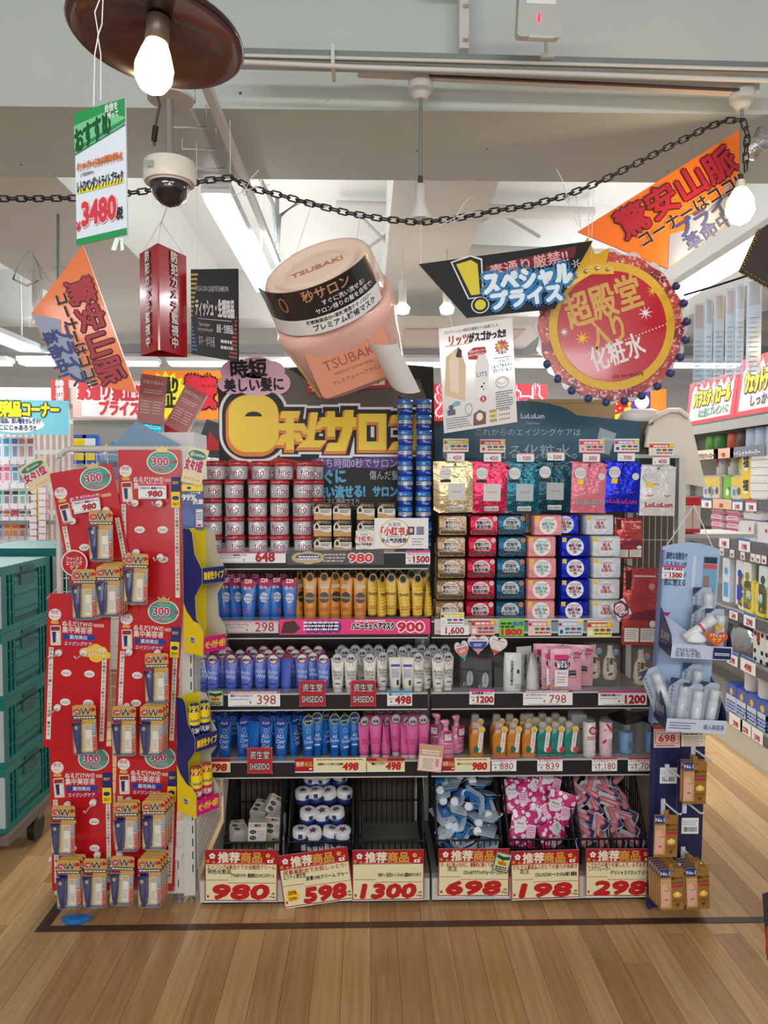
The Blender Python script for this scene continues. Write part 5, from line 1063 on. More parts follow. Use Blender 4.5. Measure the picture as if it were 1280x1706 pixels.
# ---- box packs in columns
def mk_pack(main, kind, metal=.6):
    def f():
        t = thing('mask_pack', '', 'box'); w_, h, d = .056, .081, .05
        fm = M(main, .25, metal, bump=.6, bscale=20)
        mb = MB(); mb.rings([[(x, y_, z) for x, z in rrect(-a, h/2-b, a, h/2+b, .006, 2)] for y_, a, b in ((d, w_*.9, h*.40), (d-.006, w_, h*.49), (-d+.006, w_, h*.49), (-d, w_*.93, h*.44))], fm, True, True); 
        mb.f = [f_[::-1] for f_ in mb.f] if 0 else mb.f
        mb.build('wrapped_box', t)
        mb = MB(); y = -d-.0006
        if kind[0] == 'dome':
            L_, T1, T2, dot = kind[1:]
            mb.flat([(.034*math.cos(a), .043+.030*math.sin(a)) for a in [-.62+(PI+1.24)*i/22 for i in range(23)]], y, L_)
            mb.text(T1, 0, .044, .011, INK, y-.0005, .03, wm=.058); mb.text(T2, 0, .028, .011, INK, y-.0005, .03, wm=.058)
            mb.lines(-.02, .02, .061, .0025, DRED, y-.0005); mb.rect(-.047, .008, .047, .019, y-.0004, M((44, 32, 28))); mb.lines(-.04, .04, .0125, .0025, M((130, 110, 90)), y-.0008)
            mb.disc(.042, .066, .010, y-.0002, dot, 14)
            for sx in (-.013, .013): mb.rings([[(sx+.008*math.cos(a), y-.0007, .052+.004*math.sin(a)+dz) for a in [PI*i/6 for i in range(7)]] for dz in (-.0015, .001)], M((130, 50, 50)), False, False, closed=False)
        else:
            circ, tc_, ck = kind[1:]
            mb.disc(0, .040, .0345, y, circ, 26); mb.text('これからは', 0, .057, .0075, tc_, y-.0005, .02, wm=.044); mb.text('貼る', 0, .042, .011, tc_, y-.0005, .04); mb.text('化粧水。', .002, .027, .011, tc_, y-.0005, .03, wm=.048)
            mb.text('lululun', 0, .012, .004, tc_, y-.0005)
            if ck: mb.disc(-.019, .045, .006, y-.0003, ck, 10); mb.disc(.019, .045, .006, y-.0003, ck, 10); mb.disc(0, .0205, .008, y-.0003, ck, 12, .003)
            mb.flat([(-.05, .058), (-.044, .061), (-.034, .057), (-.034, .076), (-.05, .076)], y-.0002, YEL); mb.text('No.1', -.042, .065, .004, INK, y-.0006)
        mb.build('front_print', t); return t
    return f
LB_ = M((226, 220, 210), .3)
cols = [(750, 'beige', Kit(mk_pack((150, 122, 88), ('dome', M((232, 222, 208), .3), '薄げ!ピンっと', '明るいハリ', M((220, 200, 180))))), 'pack'), (801, 'crimson', Kit(mk_pack((176, 24, 56), ('dome', M((236, 208, 210), .3), '乾燥小ジワ、', '徹底対策!', M((220, 190, 180))))), 'pack'),
        (850, 'dark teal', Kit(mk_pack((22, 84, 112), ('dome', M((196, 210, 214), .3), '目指せ', 'ゆるがない肌', M((200, 120, 70))))), 'pack'), (902, 'pink', Kit(mk_pack((232, 150, 150), ('circ', M((244, 240, 234), .3), M((80, 170, 176)), M((230, 120, 110))), .1)), 'pack'),
        (957, 'royal blue', Kit(mk_pack((16, 40, 180), ('circ', M((240, 240, 240), .3), M((160, 40, 60)), M((40, 60, 160))), .5)), 'pack'), (1010, 'white', Kit(mk_pack((214, 218, 222), ('circ', M((226, 228, 230), .3), M((176, 24, 34)), None), .1)), 'pack')]
zb0 = SZ[1]+.0005
for ci, (px, nm, K, _) in enumerate(cols):
    for r_i in range(5):
        dx = rr.uniform(-.002, .002)+(r_i*.002 if ci < 3 else 0); dy = 0
        if r_i == 4: dx += (.004, .004, .002, .024, -.02, -.022)[ci]; dy = (0, 0, .02, 0, .06, .02)[ci]
        K.put((X(px, 2.93)+dx, 2.962+dy, zb0+r_i*.0835), (0, 0, rr.uniform(-.03, .03)), '%s mask pack with round white label, %s of its column' % (nm, ('bottom', 'second from bottom', 'middle', 'second from top', 'top')[r_i]), 'boxed mask packs in columns')
    if ci == 3: K.put((X(px, 2.93)-.03, 3.08, zb0+4*.0835), (0, 0, .02), 'pink mask pack half hidden behind the top pink one', 'boxed mask packs in columns')
# red pouches on the right end
def mk_red():
    t = thing('red_mask_pouch', '', 'pouch'); w_, h = .066, .30; n = 10
    fm = M((196, 78, 74), .22, .35, bump=1, bscale=16, var=.35, vscale=10)
    g = [((i/n*2-1)*w_, -.012*(1-(i/n*2-1)**4)*math.sin(PI*j/n)-.001, j/n*h-h) for j in range(n+1) for i in range(n+1)]; fs = [(j*(n+1)+i, j*(n+1)+i+1, (j+1)*(n+1)+i+1, (j+1)*(n+1)+i) for j in range(n) for i in range(n)]
    MB().add(g, fs, fm, True).add([(x, .002, z) for x, y, z in g], [f_[::-1] for f_ in fs], fm).build('pouch', t)
    mb = MB(); mb.rect(-.06, -.285, -.004, -.232, -.012, LB_); mb.rect(.002, -.285, .058, -.232, -.012, LB_); mb.lines(-.056, -.01, -.242, .002, GREY, -.0128, 5, .008); mb.lines(.006, .054, -.242, .002, GREY, -.0128, 5, .008)
    mb.rect(-.06, -.085, -.038, -.01, -.012, M((60, 30, 28))); mb.rect(-.03, -.034, .055, -.028, -.010, M((240, 200, 204))); mb.flat([(-.05, -.20), (.055, -.20), (.055, -.16), (-.02, -.17)], -.0145, M((120, 40, 60))); mb.disc(.04, -.07, .013, -.014, M((220, 150, 150)), 14)
    mb.disc(.047, -.215, .012, -.0135, M((236, 230, 226)), 14, .014); mb.build('print', t)
    return t
KR = Kit(mk_red)
p = at(1065, 945, 2.9); KR.put((p.x, 2.88, p.z), (0, .02, 0), 'long red foil mask pouch hanging lower right beside the pale blue stand', 'red mask pouches')
p = at(1046, 862, 3.0); KR.put((p.x, 2.99, p.z), (0, 0, 0), 'red foil mask pouch hanging higher, behind the longest red pouch', 'red mask pouches', (.85, 1, .55))
for px, py, Y in ((1065, 945, 2.88), (1046, 862, 2.99)):
    p = at(px, py, Y); t = thing('peg_hook', 'chrome peg hook holding the %s red pouch' % ('lower' if py > 900 else 'upper'), 'hook', p); MB().tube([(0, 3.29-Y, -.008), (0, -.02, -.008), (0, -.03, 0)], .0028, M((170, 170, 168), .25, .8)).build('rod', t)
# wire mesh on the right end behind the pouches
mb = MB(); a = X(1042, 3.25); b = X(1132, 3.25)
for i in range(10): mb.box(a+i*(b-a)/9-.0014, a+i*(b-a)/9+.0014, 3.24, 3.243, .9, 1.47, STEEL)
for z in (.9, 1.05, 1.2, 1.35, 1.47): mb.box(a, b, 3.238, 3.241, z-.0014, z+.0014, STEEL)
mono(mb, 'end_grid', 'grey wire grid panel between the red pouches and the end post', 'grid')
def bub(mb, W, H):
    mb.plate([(W*.5*math.cos(a)*(1+.06*math.cos(6*a)), H*.5*math.sin(a)*(1+.06*math.cos(6*a))) for a in [2*PI*i/40 for i in range(40)]], -.002, -.0008, M((110, 50, 80))); mb.disc(-W*.05, H*.08, W*.34, -.0026, M((238, 228, 224)), 20, H*.3); mb.text('¥1,480', 0, -H*.34, H*.16, WHITE, -.003, .02, wm=W*.6); mb.lines(-W*.3, W*.2, H*.16, .004, DRED, -.003, 3, .009)
card(1022, 1000, 1048, 1030, 2.855, 'shelf_talker', 'small round-edged maroon talker dangling left of the long red pouch', bub, rot=-.5, cat='tag', base=M((238, 228, 224)))
# ---- third shelf: packs
CLR = film((226, 232, 232), .30); CLRB = film((226, 230, 230), .06)
def heart(n=24): return [(.5*(math.sin(a)**3)*1.0, .5*((13*math.cos(a)-5*math.cos(2*a)-2*math.cos(3*a)-math.cos(4*a))/16)) for a in [-2*PI*i/n for i in range(n)]]
for cx, cy, W, H, r_, c1, c2, c3, lb in ((770, 1082, 24, 38, -.25, (210, 220, 220), (226, 120, 110), (60, 170, 180), 'left coral and teal heart-shaped tag, tilted, above the black pack'), (797, 1072, 36, 36, 0, (236, 222, 226), (50, 80, 160), (226, 140, 160), 'middle blue and white heart-shaped tag'), (829, 1074, 32, 36, .3, (232, 230, 226), (220, 214, 210), (210, 80, 80), 'right pale heart-shaped tag with a coral tip')):
    p = at(cx, cy, 2.885); w_ = W*2.885/F; h_ = H*2.885/F; mb = MB(); hh = heart()
    P2 = [(a*w_, b*h_) for a, b in hh][::-1] if 0 else [(a*w_, b*h_) for a, b in hh]
    area2 = sum(P2[i][0]*P2[(i+1) % 24][1]-P2[(i+1) % 24][0]*P2[i][1] for i in range(24))
    if area2 < 0: P2 = P2[::-1]
    mb.plate(P2, -.001, .001, M(c1, .3)); mb.flat([(-w_*.42, 0), (-w_*.28, -h_*.25), (w_*.28, -h_*.25), (w_*.42, 0), (w_*.4, h_*.1), (-w_*.4, h_*.1)], -.0014, M(c2)); mb.flat([(-w_*.26, -h_*.26), (0, -h_*.46), (w_*.26, -h_*.26)], -.0014, M(c3)); mb.lines(-w_*.3, w_*.3, h_*.18, .003, DRED, -.0014); mb.lines(-w_*.2, w_*.2, -h_*.05, .003, WHITE, -.0018, 2, .006)
    mono(mb, 'heart_tag', lb, 'tag', p, (0, r_, 0), 'heart-shaped tags')
def mk_black():
    t = thing('rice_mask_pack', '', 'pack'); w_, h = .031, .125
    MB().box(-w_, w_, -.02, .02, 0, h, CLRB).build('clear_box', t)
    mb = MB(); mb.box(-w_*.8, w_*.95, -.014, .014, .012, h*.62, M((46, 44, 50), .4)); mb.flat([(.004+.013*math.cos(a), .045+.030*math.sin(a)) for a in [2*PI*i/16 for i in range(16)]], -.0148, M((176, 174, 178))); mb.vtext('大人の玉', .004, .068, .008, INK, -.0154, .010); mb.disc(-.014, .020, .009, -.0148, M((200, 200, 200)), 14); mb.disc(-.014, .020, .008, -.0152, M((46, 44, 50)), 14); mb.text('マスク', -.014, .018, .005, WHITE, -.0156); mb.build('black_pack', t)
    return t
K = Kit(mk_black)
for px, dy, lb in ((782, .03, 'dim black rice mask pack in clear box, left of the pair'), (808, 0, 'black rice mask pack in clear box with pale oval, right of the pair')): K.put((X(px, 2.94+dy), 2.94+dy, SZ[2]+.0005), (0, 0, .0), lb, 'black rice mask packs')
t = thing('clear_display_box', 'empty dark clear box between the black packs and the sake lotion', 'box', (X(829, 2.99), 2.99, SZ[2]+.0005)); MB().box(-.02, .02, -.06, .06, 0, .14, film((180, 180, 180), .1)).build('box', t); MB().box(-.016, .016, -.05, .05, .003, .09, M((40, 38, 40), .5)).build('inner_card', t)
def mk_sake():
    t = thing('sake_lotion_pouch', '', 'pouch'); h = .15
    MB().rings([[(a*math.copysign(abs(math.cos(q))**.6, math.cos(q)), b*math.sin(q), z) for q in [2*PI*i/20 for i in range(20)]] for z, a, b in ((0, .034, .02), (.01, .036, .024), (.06, .037, .022), (.11, .036, .014), (.145, .034, .002), (.152, .034, .0015))], M((214, 216, 212), .2, bump=.5, bscale=30, coat=.5)).build('pouch', t)
    mb = MB(); mb.vtext('日本酒配合化粧水', -.006, .125, .009, INK, -.0245, .0125, bold=.02); mb.rect(.014, .075, .022, .09, -.0245, INK); mb.lines(.006, .03, .03, .002, GREY, -.0245, 4, .005); mb.build('print', t); return t
K = Kit(mk_sake)
K.put((X(856, 2.93), 2.935, SZ[2]+.0005), (0, .02, 0), 'clear-wrapped white sake lotion pouch with vertical black print', 'sake lotion pouches')
K.put((X(876, 3.0), 3.01, SZ[2]+.0005), (0, .0, .3), 'sake lotion pouch standing behind, between the two front ones', 'sake lotion pouches', (1, 1, 1.05))
K.put((X(891, 2.94), 2.945, SZ[2]+.0005), (0, -.02, 1.1), 'white sake lotion pouch turned edge on beside the pink wipes', 'sake lotion pouches')
def mk_wipe():
    t = thing('wipe_pouch', '', 'pouch'); w_, h = .062, .165; PKK = M((236, 170, 186), .25, .1, bump=.3, bscale=22)
    n = 8; g = [((i/n*2-1)*w_, -.014*(1-(i/n*2-1)**4)*math.sin(PI*min(1, .1+j/n*.9))-.001, j/n*h) for j in range(n+1) for i in range(n+1)]; fs = [(j*(n+1)+i, j*(n+1)+i+1, (j+1)*(n+1)+i+1, (j+1)*(n+1)+i) for j in range(n) for i in range(n)]
    MB().add(g, fs, PKK, True).add([(x, .002, z) for x, y, z in g], [f_[::-1] for f_ in fs], PKK).build('pouch', t)
    mb = MB(); y = -.0165; fl = [M((70, 160, 190)), M((220, 50, 100)), M((236, 150, 80)), M((60, 180, 180))]; r3 = random.Random(4)
    for i in range(26):
        a = r3.uniform(.0, .055) if i % 2 else r3.uniform(-.055, -.03); b = r3.uniform(.11, .155) if i % 2 else r3.uniform(.01, .06)
        mb.disc(a, b, r3.uniform(.003, .007), y-.0002-.0001*i, fl[i % 4], 7)
    mb.rect(-.048, .02, .004, .085, y-.003, M((240, 236, 236))); mb.text('Bioré', -.02, .068, .011, GREY, y-.0036); mb.lines(-.04, 0, .055, .003, M((170, 60, 90)), y-.0036, 3, .01)
    mb.disc(-.018, .108, .030, y-.0032, M((50, 34, 80)), 22, .022); mb.text('毛穴奥まで', -.018, .112, .009, M((250, 226, 236)), y-.004, .03, wm=.05); mb.text('落ちる!', -.018, .095, .014, WHITE, y-.004, .04, wm=.045)
    mb.flat([(-.05, .125), (.006, .125), (.004, .145), (-.048, .145)], y-.0036, M((226, 50, 110))); mb.rect(.008, .055, .036, .083, y-.0036, M((50, 34, 90))); mb.text('パック', .022, .072, .006, WHITE, y-.004); mb.rect(.010, .057, .034, .062, y-.004, YEL)
    mb.build('print', t); return t
K = Kit(mk_wipe)
K.put((X(947, 2.93), 2.94, SZ[2]+.0005), (0, 0, 0), 'pink flowered wipe pouch at the very front of its row', 'pink wipe pouches')
K.put((X(932, 2.96), 2.97, SZ[2]+.0005), (0, -.02, .1), 'pink flowered wipe pouch directly behind, showing at the left edge', 'pink wipe pouches')
K.put((X(918, 3.02), 3.03, SZ[2]+.0005), (0, .0, -.1), 'dimmer wipe pouch standing beside the white sake pouch', 'pink wipe pouches')
K.put((X(966, 3.0), 3.01, SZ[2]+.0005), (0, .02, -.1), 'pink flowered wipe pouch behind, showing at the right edge', 'pink wipe pouches')
def mk_rice():
    t = thing('sake_lees_pouch', '', 'pack'); MB().box(-.034, .034, -.022, .022, 0, .165, film((210, 222, 222), .07)).build('clear_box', t)
    CR_ = M((226, 216, 190), .3, bump=.2)
    MB().rings([[(a*math.cos(q), b*math.sin(q), z) for q in [2*PI*i/18 for i in range(18)]] for z, a, b in ((.02, .016, .012), (.024, .025, .016), (.05, .030, .017), (.10, .026, .014), (.125, .013, .01), (.15, .011, .01), (.16, .011, .01))], CR_).build('pouch', t)
    mb = MB(); mb.vtext('特別純米酒', -.014, .112, .008, INK, -.0176, .0115, bold=.02); mb.vtext('酒粕', .0, .110, .010, INK, -.0182, .013, bold=.04); mb.rect(.010, .095, .020, .112, -.0178, M((170, 50, 44))); mb.vtext('お米の恵み', .015, .09, .006, M((140, 80, 40)), -.0180, .009); mb.flat([(-.012, .038), (.006, .044), (.006, .054), (-.012, .048)], -.0184, M((140, 50, 40))); mb.build('print', t)
    mb = MB(); mb.plate([(.012*math.cos(a)+.016, .138+.014*math.sin(a)) for a in [2*PI*i/18 for i in range(18)]], -.024, -.0232, M((120, 156, 190), .3)); mb.disc(.016, .145, .007, -.0244, M((226, 150, 90)), 12, .005); mb.build('round_sticker', t); return t
K = Kit(mk_rice)
for px, dy, lb in ((992, .10, 'cream sake lees pouch in clear box, dim, just right of the wipes'), (1020, .08, 'cream sake lees pouch in clear box, in the middle with a full round sticker'), (1072, .0, 'cream sake lees pouch in clear box nearest the pale blue stand')): K.put((X(px, 2.94+dy), 2.94+dy, SZ[2]+.0005), (0, 0, 0), lb, 'sake lees pouches')
# ---- lowest shelf
def mk_sachet(liq, tg, strip, lab2):
    def f():
        t = thing('slim_bottle', '', 'bottle')
        def sec(z, a, b): return [(a*math.copysign(abs(math.cos(q))**.5, math.cos(q)), b*math.copysign(abs(math.sin(q))**.5, math.sin(q)), z) for q in [2*PI*i/20 for i in range(20)]]
        MB().rings([sec(.0, .026, .017), sec(.003, .028, .019), sec(.085, .028, .019), sec(.108, .019, .014), sec(.112, .016, .013)], liq).build('liquid_body', t)
        MB().rings([sec(.108, .020, .015), sec(.115, .0165, .0145), sec(.135, .0155, .014), sec(.139, .013, .012)], film((236, 226, 210), .28)).build('clear_neck', t)
        mb = MB(); mb.T = Matrix.Translation((.004, -.0215, 0)) @ Matrix.Rotation(.12, 4, 'Y'); mb.plate([(-.008, .03), (.003, .024), (.009, .03), (.009, .108), (-.008, .108)], -.001, 0, M((236, 226, 226), .3)); mb.vtext('とってもジューシー', .001, .105, .0068, strip, -.0012, .0086, bold=.02)
        mb.plate([(.0135*math.cos(a), .117+.0135*math.sin(a)) for a in [2*PI*i/18 for i in range(18)]], -.0022, -.0008, M((226, 196, 120), .3)); mb.disc(0, .113, .010, -.0026, M((226, 180, 60)), 14, .007)
        mb.plate([(lab2[1]+.010*math.cos(a), .036+.013*math.sin(a)) for a in [2*PI*i/14 for i in range(14)]], -.002, -.0012, M(lab2[0], .3)); mb.build('hang_tag', t); return t
    return f
OL = M((206, 130, 40), .15, coat=.6, alpha=.92); GL_ = M((30, 130, 112), .15, coat=.6, alpha=.92)
KO = Kit(mk_sachet(OL, 0, M((150, 40, 90)), ((30, 110, 86), -.012))); KN = Kit(mk_sachet(GL_, 0, M((30, 90, 60)), ((206, 60, 76), .012)))
for i, (px, dy) in enumerate(((796, 0), (834, 0), (858, .0), (884, -.005), (794, .10), (830, .1), (852, .1), (876, .1))):
    KO.put((X(px, 2.94+dy), 2.94+dy, SZ[3]+.0005), (0, 0, .0), 'slim bottle of orange liquid, %s from the left%s' % (ORD[i % 4], '' if i < 4 else ', rear rank'), 'slim orange bottles')
for j in range(3):
    for i, px in enumerate((908, 930, 953)):
        dy = j*.055; KN.put((X(px, 2.94)-.014*j, 2.94+dy, SZ[3]+.0005+.0), (0, 0, 0), 'slim bottle of green liquid, %s column, %s rank' % (('left', 'middle', 'right')[i], ('front', 'second', 'rear')[j]), 'slim green bottles')
t = thing('clear_display_box', 'clear plastic box with a red sash behind the white can', 'box', (X(966, 3.02), 3.02, SZ[3]+.0005)); MB().box(-.03, .03, -.03, .03, 0, .15, film((200, 200, 200), .4)).build('box', t); MB().box(-.024, .024, -.024, .024, .003, .09, M((120, 120, 116), .4)).build('inner_tub', t); MB().box(-.0305, .0305, -.0308, -.0302, .09, .094, DRED).build('sash', t)
def can(px, lb, body, det):
    t = thing('powder_can', lb, 'can', (X(px, 2.94), 2.945, SZ[3]+.0005), group='tall cosmetic cans')
    MB().lathe([(0, .024), (.002, .0255), (.135, .0255), (.138, .022)], body, 20).lathe([(.138, .024), (.15, .022), (.152, .018)], CLRB, 20).build('body', t)
    mb = MB(); det(mb); mb.build('print', t)
def dA(mb):
    mb.ring(.008, .108, .010, .016, -.0262, RED, 18); mb.disc(.008, .108, .010, -.0266, M((190, 180, 210)), 14); mb.lines(-.014, .018, .08, .004, RED, -.0262, 2, .008)
    for i, (a, b) in enumerate(((-.012, .05), (.012, .04), (-.004, .025), (-.014, .02), (.01, .015))): mb.disc(a, b, .006, -.0264-.0001*i, (M((220, 200, 196)), M((230, 190, 214)))[i % 2], 10)
can(987, 'white can with a red ring and pale dots, left of the pair', M((222, 220, 212), .3), dA)
def dB(mb):
    mb.flat([(-.018, .055), (-.004, .066), (-.006, .074), (-.022, .062)], -.0262, RED); mb.flat([(-.01, .135), (0, .135), (.02, .108), (.014, .105)], -.0262, RED); mb.rect(-.006, .075, .018, .10, -.0264, M((240, 220, 226))); mb.disc(-.01, .11, .006, -.0266, GOLD, 12)
    r3 = random.Random(2)
    for i in range(24): mb.disc(r3.uniform(-.016, .016), r3.uniform(.006, .06), .0012, -.0264, M((170, 90, 120)), 5)
can(1015, 'pink speckled can with a red ribbon print, right of the pair', M((232, 196, 208), .3), dB)
def mk_lidbox():
    t = thing('lidded_clear_box', '', 'box')
    MB().box(-.046, .046, -.04, .04, 0, .135, film((205, 220, 224), .09)).build('box', t)
    MB().rings([[(x, y, z) for x, y in ((-a, -a*.9), (a, -a*.9), (a, a*.9), (-a, a*.9))] for z, a in ((.13, .05), (.142, .054), (.155, .046))], M((24, 24, 26), .35), smooth=False).build('lid', t)
    MB().lathe([(.004, .026), (.08, .028), (.085, .024)], M((120, 168, 210), .3), 18).build('blue_tub', t)
    mb = MB(); wrap_text(mb, 'NIVEA', 0, .06, .005, INK, 0, r=.0292) if 0 else None; mb.disc(.008, .034, .006, -.0286, M((200, 70, 90)), 10); mb.rect(-.014, .02, 0, .05, -.0286, M((80, 130, 180))); mb.build('tub_print', t); return t
K = Kit(mk_lidbox)
K.put((X(1050, 2.97), 2.98, SZ[3]+.0005), (0, 0, .5), 'clear box with black lid over a pale blue tub, fully in view', 'black-lidded clear boxes')
K.put((X(1095, 2.97), 2.98, SZ[3]+.0005), (0, 0, .4), 'clear box with black lid half hidden by the navy hanging strip', 'black-lidded clear boxes')
# ================================================================ BIN CONTENTS
def ctr(i, u): a, b = BIN[i]; return a+(b-a)*u
def mk_cbox():
    t = thing('cream_box', '', 'box'); MB().box(-.035, .035, -.024, .024, 0, .075, M((214, 208, 196), .5)).build('carton', t)
    mb = MB(); mb.rect(-.032, .058, .032, .072, -.0245, M((196, 176, 140))); mb.text('美白', 0, .06, .009, INK, -.025, .03); mb.disc(-.016, .04, .013, -.0245, INK, 18, .008); mb.text('シミ', -.016, .037, .006, WHITE, -.025); mb.disc(-.016, .018, .013, -.0245, INK, 18, .008); mb.text('シワ', -.016, .015, .006, WHITE, -.025); mb.lines(.002, .03, .042, .002, GREY, -.0245, 5, .006); mb.build('print', t); return t
K = Kit(mk_cbox)
for x, y, z, rx, ry, rz, lb in ((.55, 2.93, .205, -.1, .05, .1, 'cream box standing nearest the front of the bin, print facing out'), (.22, 2.97, .20, -1.3, .2, .6, 'cream box lying flat at the left of the bin'), (.86, 3.0, .20, .0, .0, -.2, 'cream box standing at the right wall of the bin'), (.7, 3.08, .24, -.5, .6, .2, 'cream box tilted up on the others at the rear'), (.45, 3.1, .22, -1.2, .1, -.3, 'cream box lying flat at the back of the bin'), (.86, 2.99, .125, 0, 0, 0, 'cream box at the bottom of the right wall')):
    K.put((ctr(0, x), y, z-.012), (rx, ry, rz), lb, 'cream boxes in the first bin')
NV = M((36, 50, 110), .35); LW = M((222, 220, 216), .35)
def mk_cjar():
    t = thing('urea_cream_jar', '', 'jar'); MB().lathe([(0, .03), (.002, .032), (.022, .032), (.024, .029)], NV, 18).build('base', t); MB().lathe([(.024, .033), (.05, .033), (.053, .030), (.0535, .02)], LW, 18).build('lid', t)
    mb = MB(); mb.rings([[(.0335*math.sin(a), -.0335*math.cos(a), z) for a in [-.1+.5*i/6 for i in range(7)]] for z in (.026, .044)], M((50, 60, 110)), False, False, closed=False); mb.build('label', t); o = MB().star(0, 0, .01, .018, 5, 0, M((60, 70, 140))).star(0, 0, .004, .010, 5, -.0004, RED).build('top_print', t); o.location = (0, 0, .0539); o.rotation_euler = (-PI/2, 0, 0); return t
K = Kit(mk_cjar); n = 0
for lv, (yy, zz) in enumerate(((2.925, .13), (2.925, .19), (2.99, .24), (3.06, .29), (3.12, .335))):
    for j in range(4 if lv % 2 else 3):
        u = (.16+.225*j) if lv % 2 else (.26+.24*j); K.put((ctr(1, u), yy+rr.uniform(-.004, .004), zz), (rr.uniform(.0, .3), rr.uniform(-.25, .25), rr.uniform(-1, 1)), 'white-lidded navy cream jar, %s in the %s layer of the heap' % (ORD[j], ORD[lv]), 'cream jars heaped in the second bin'); n += 1
BLW = M((206, 220, 232), .3); BLT = M((60, 130, 196), .25, coat=.3)
def mk_btube():
    t = thing('sun_essence_tube', '', 'tube')
    MB().lathe([(-.052, .015), (-.05, .0165), (-.03, .0165), (-.029, .012)], M((232, 234, 236), .3), 14).build('cap', t)
    MB().rings([[(a*math.cos(q), b*math.sin(q), z) for q in [2*PI*i/14 for i in range(14)]] for z, a, b in ((-.03, .016, .014), (0, .019, .012), (.04, .021, .007), (.07, .022, .0015))], BLT).build('body', t)
    mb = MB(); mb.plate(rrect(-.034, -.058, .034, .088, .012), .014, .0155, BLW); mb.build('backing_card', t)
    mb = MB(); mb.disc(0, .01, .012, -.0135, M((30, 60, 140)), 14, .008); mb.disc(.002, .034, .006, -.010, M((240, 180, 90)), 10); mb.build('print', t); return t
K = Kit(mk_btube)
for lv in range(7):
    for j in range(4):
        K.put((ctr(3, .15+.235*j+rr.uniform(-.03, .03)), 2.915+.034*lv+rr.uniform(-.01, .01), .17+.036*lv+rr.uniform(-.008, .008)), (rr.uniform(-1.7, -1.0) if rr.random() < .6 else rr.uniform(1.2, 1.7), rr.uniform(-.4, .4)+(0 if j % 2 else PI if rr.random() < .5 else 1.2), rr.uniform(-.6, .6)), 'blue essence tube on a pale card, %s across in the %s layer' % (ORD[j], ORD[lv]), 'blue tubes heaped in the fourth bin')
def spots():
    m = bpy.data.materials.new('pink_spots'); m.use_nodes = True; nt = m.node_tree; N = nt.nodes; L = nt.links; b = N['Principled BSDF']; b.inputs['Roughness'].default_value = .28
    tc = N.new('ShaderNodeTexCoord'); v = N.new('ShaderNodeTexVoronoi'); v.inputs['Scale'].default_value = 42; L.new(tc.outputs['Object'], v.inputs['Vector'])
    cr = N.new('ShaderNodeValToRGB'); cr.color_ramp.interpolation = 'CONSTANT'; e = cr.color_ramp.elements; e[0].color = lin((240, 226, 232)); e[1].position = .42; e[1].color = lin((206, 44, 120)); L.new(v.outputs['Distance'], cr.inputs[0]); L.new(cr.outputs[0], b.inputs['Base Color'])
    n = N.new('ShaderNodeTexNoise'); n.inputs['Scale'].default_value = 40; bp = N.new('ShaderNodeBump'); bp.inputs['Strength'].default_value = .6; bp.inputs['Distance'].default_value = .01; L.new(tc.outputs['Object'], n.inputs['Vector']); L.new(n.outputs['Fac'], bp.inputs['Height']); L.new(bp.outputs['Normal'], b.inputs['Normal'])
    return m
SPT = spots()
def mk_ppack():
    t = thing('powder_sheet_pack', '', 'pack'); w_, h = .055, .07; n = 8
    g = [((i/n*2-1)*w_*(1-.04*abs(math.sin(3*j))), -.014*(1-(i/n*2-1)**4)*(1-(j/n*2-1)**4)-.001, (j/n*2-1)*h) for j in range(n+1) for i in range(n+1)]; fs = [(j*(n+1)+i, j*(n+1)+i+1, (j+1)*(n+1)+i+1, (j+1)*(n+1)+i) for j in range(n) for i in range(n)]
    MB().add(g, fs, SPT, True).add([(x, -y, z) for x, y, z in g], [f_[::-1] for f_ in fs], SPT, True).build('pack', t)
    mb = MB(); mb.disc(-.02, .01, .026, -.0165, M((236, 230, 234), .3), 20); mb.text('Bioré', -.02, .016, .009, M((60, 100, 90)), -.017, .02); mb.text('さらさら', -.02, .002, .006, M((190, 50, 110)), -.017, .01); mb.plate(rrect(.008, -.03, .045, .02, .005), -.0168, -.0155, M((240, 200, 220))); mb.lines(.012, .04, .008, .003, M((190, 50, 110)), -.0174, 4, .009); mb.build('label', t); return t
K = Kit(mk_ppack)
for i, (u, y, z, rx, ry, rz) in enumerate(((.26, 2.92, .235, -.2, .2, .1), (.72, 2.93, .21, -.5, 1.3, .1), (.56, 2.98, .27, -.4, -.5, .2), (.86, 2.96, .30, .1, .25, -.3), (.2, 3.0, .33, -.7, .1, .1), (.5, 3.03, .34, -.5, 1.1, 0), (.78, 3.05, .37, -.3, .4, .2), (.28, 3.08, .39, -.6, -.5, 0), (.6, 3.1, .41, -.4, 1.5, 0), (.86, 3.13, .43, -.2, .2, -.2), (.4, 3.15, .445, -.5, .3, 0), (.66, 3.18, .47, -.4, -.3, .1), (.2, 3.17, .47, -.3, 1.2, .1))):
    K.put((ctr(4, u), y, z), (rx, ry, rz), 'pink spotted powder sheet pack, %s from the top of the heap' % ORD[12-i], 'pink packs heaped in the fifth bin')
LPK = M((222, 130, 136), .2, coat=.5)
def mk_lip():
    t = thing('lip_cream_card', '', 'lip cream'); MB().plate(rrect(-.024, -.055, .024, .055, .010), .006, .0075, M((206, 196, 200), .3)).build('card', t)
    mb = MB(); mb.rect(-.022, -.05, .022, -.012, .0055, M((50, 56, 110))); mb.rect(-.02, -.02, .02, -.01, .0052, M((232, 140, 160))); mb.build('card_print', t)
    MB().lathe([(-.035, .009), (-.033, .0105), (.035, .0105), (.04, .008)], LPK, 12).build('lip_tube', t); return t
K = Kit(mk_lip)
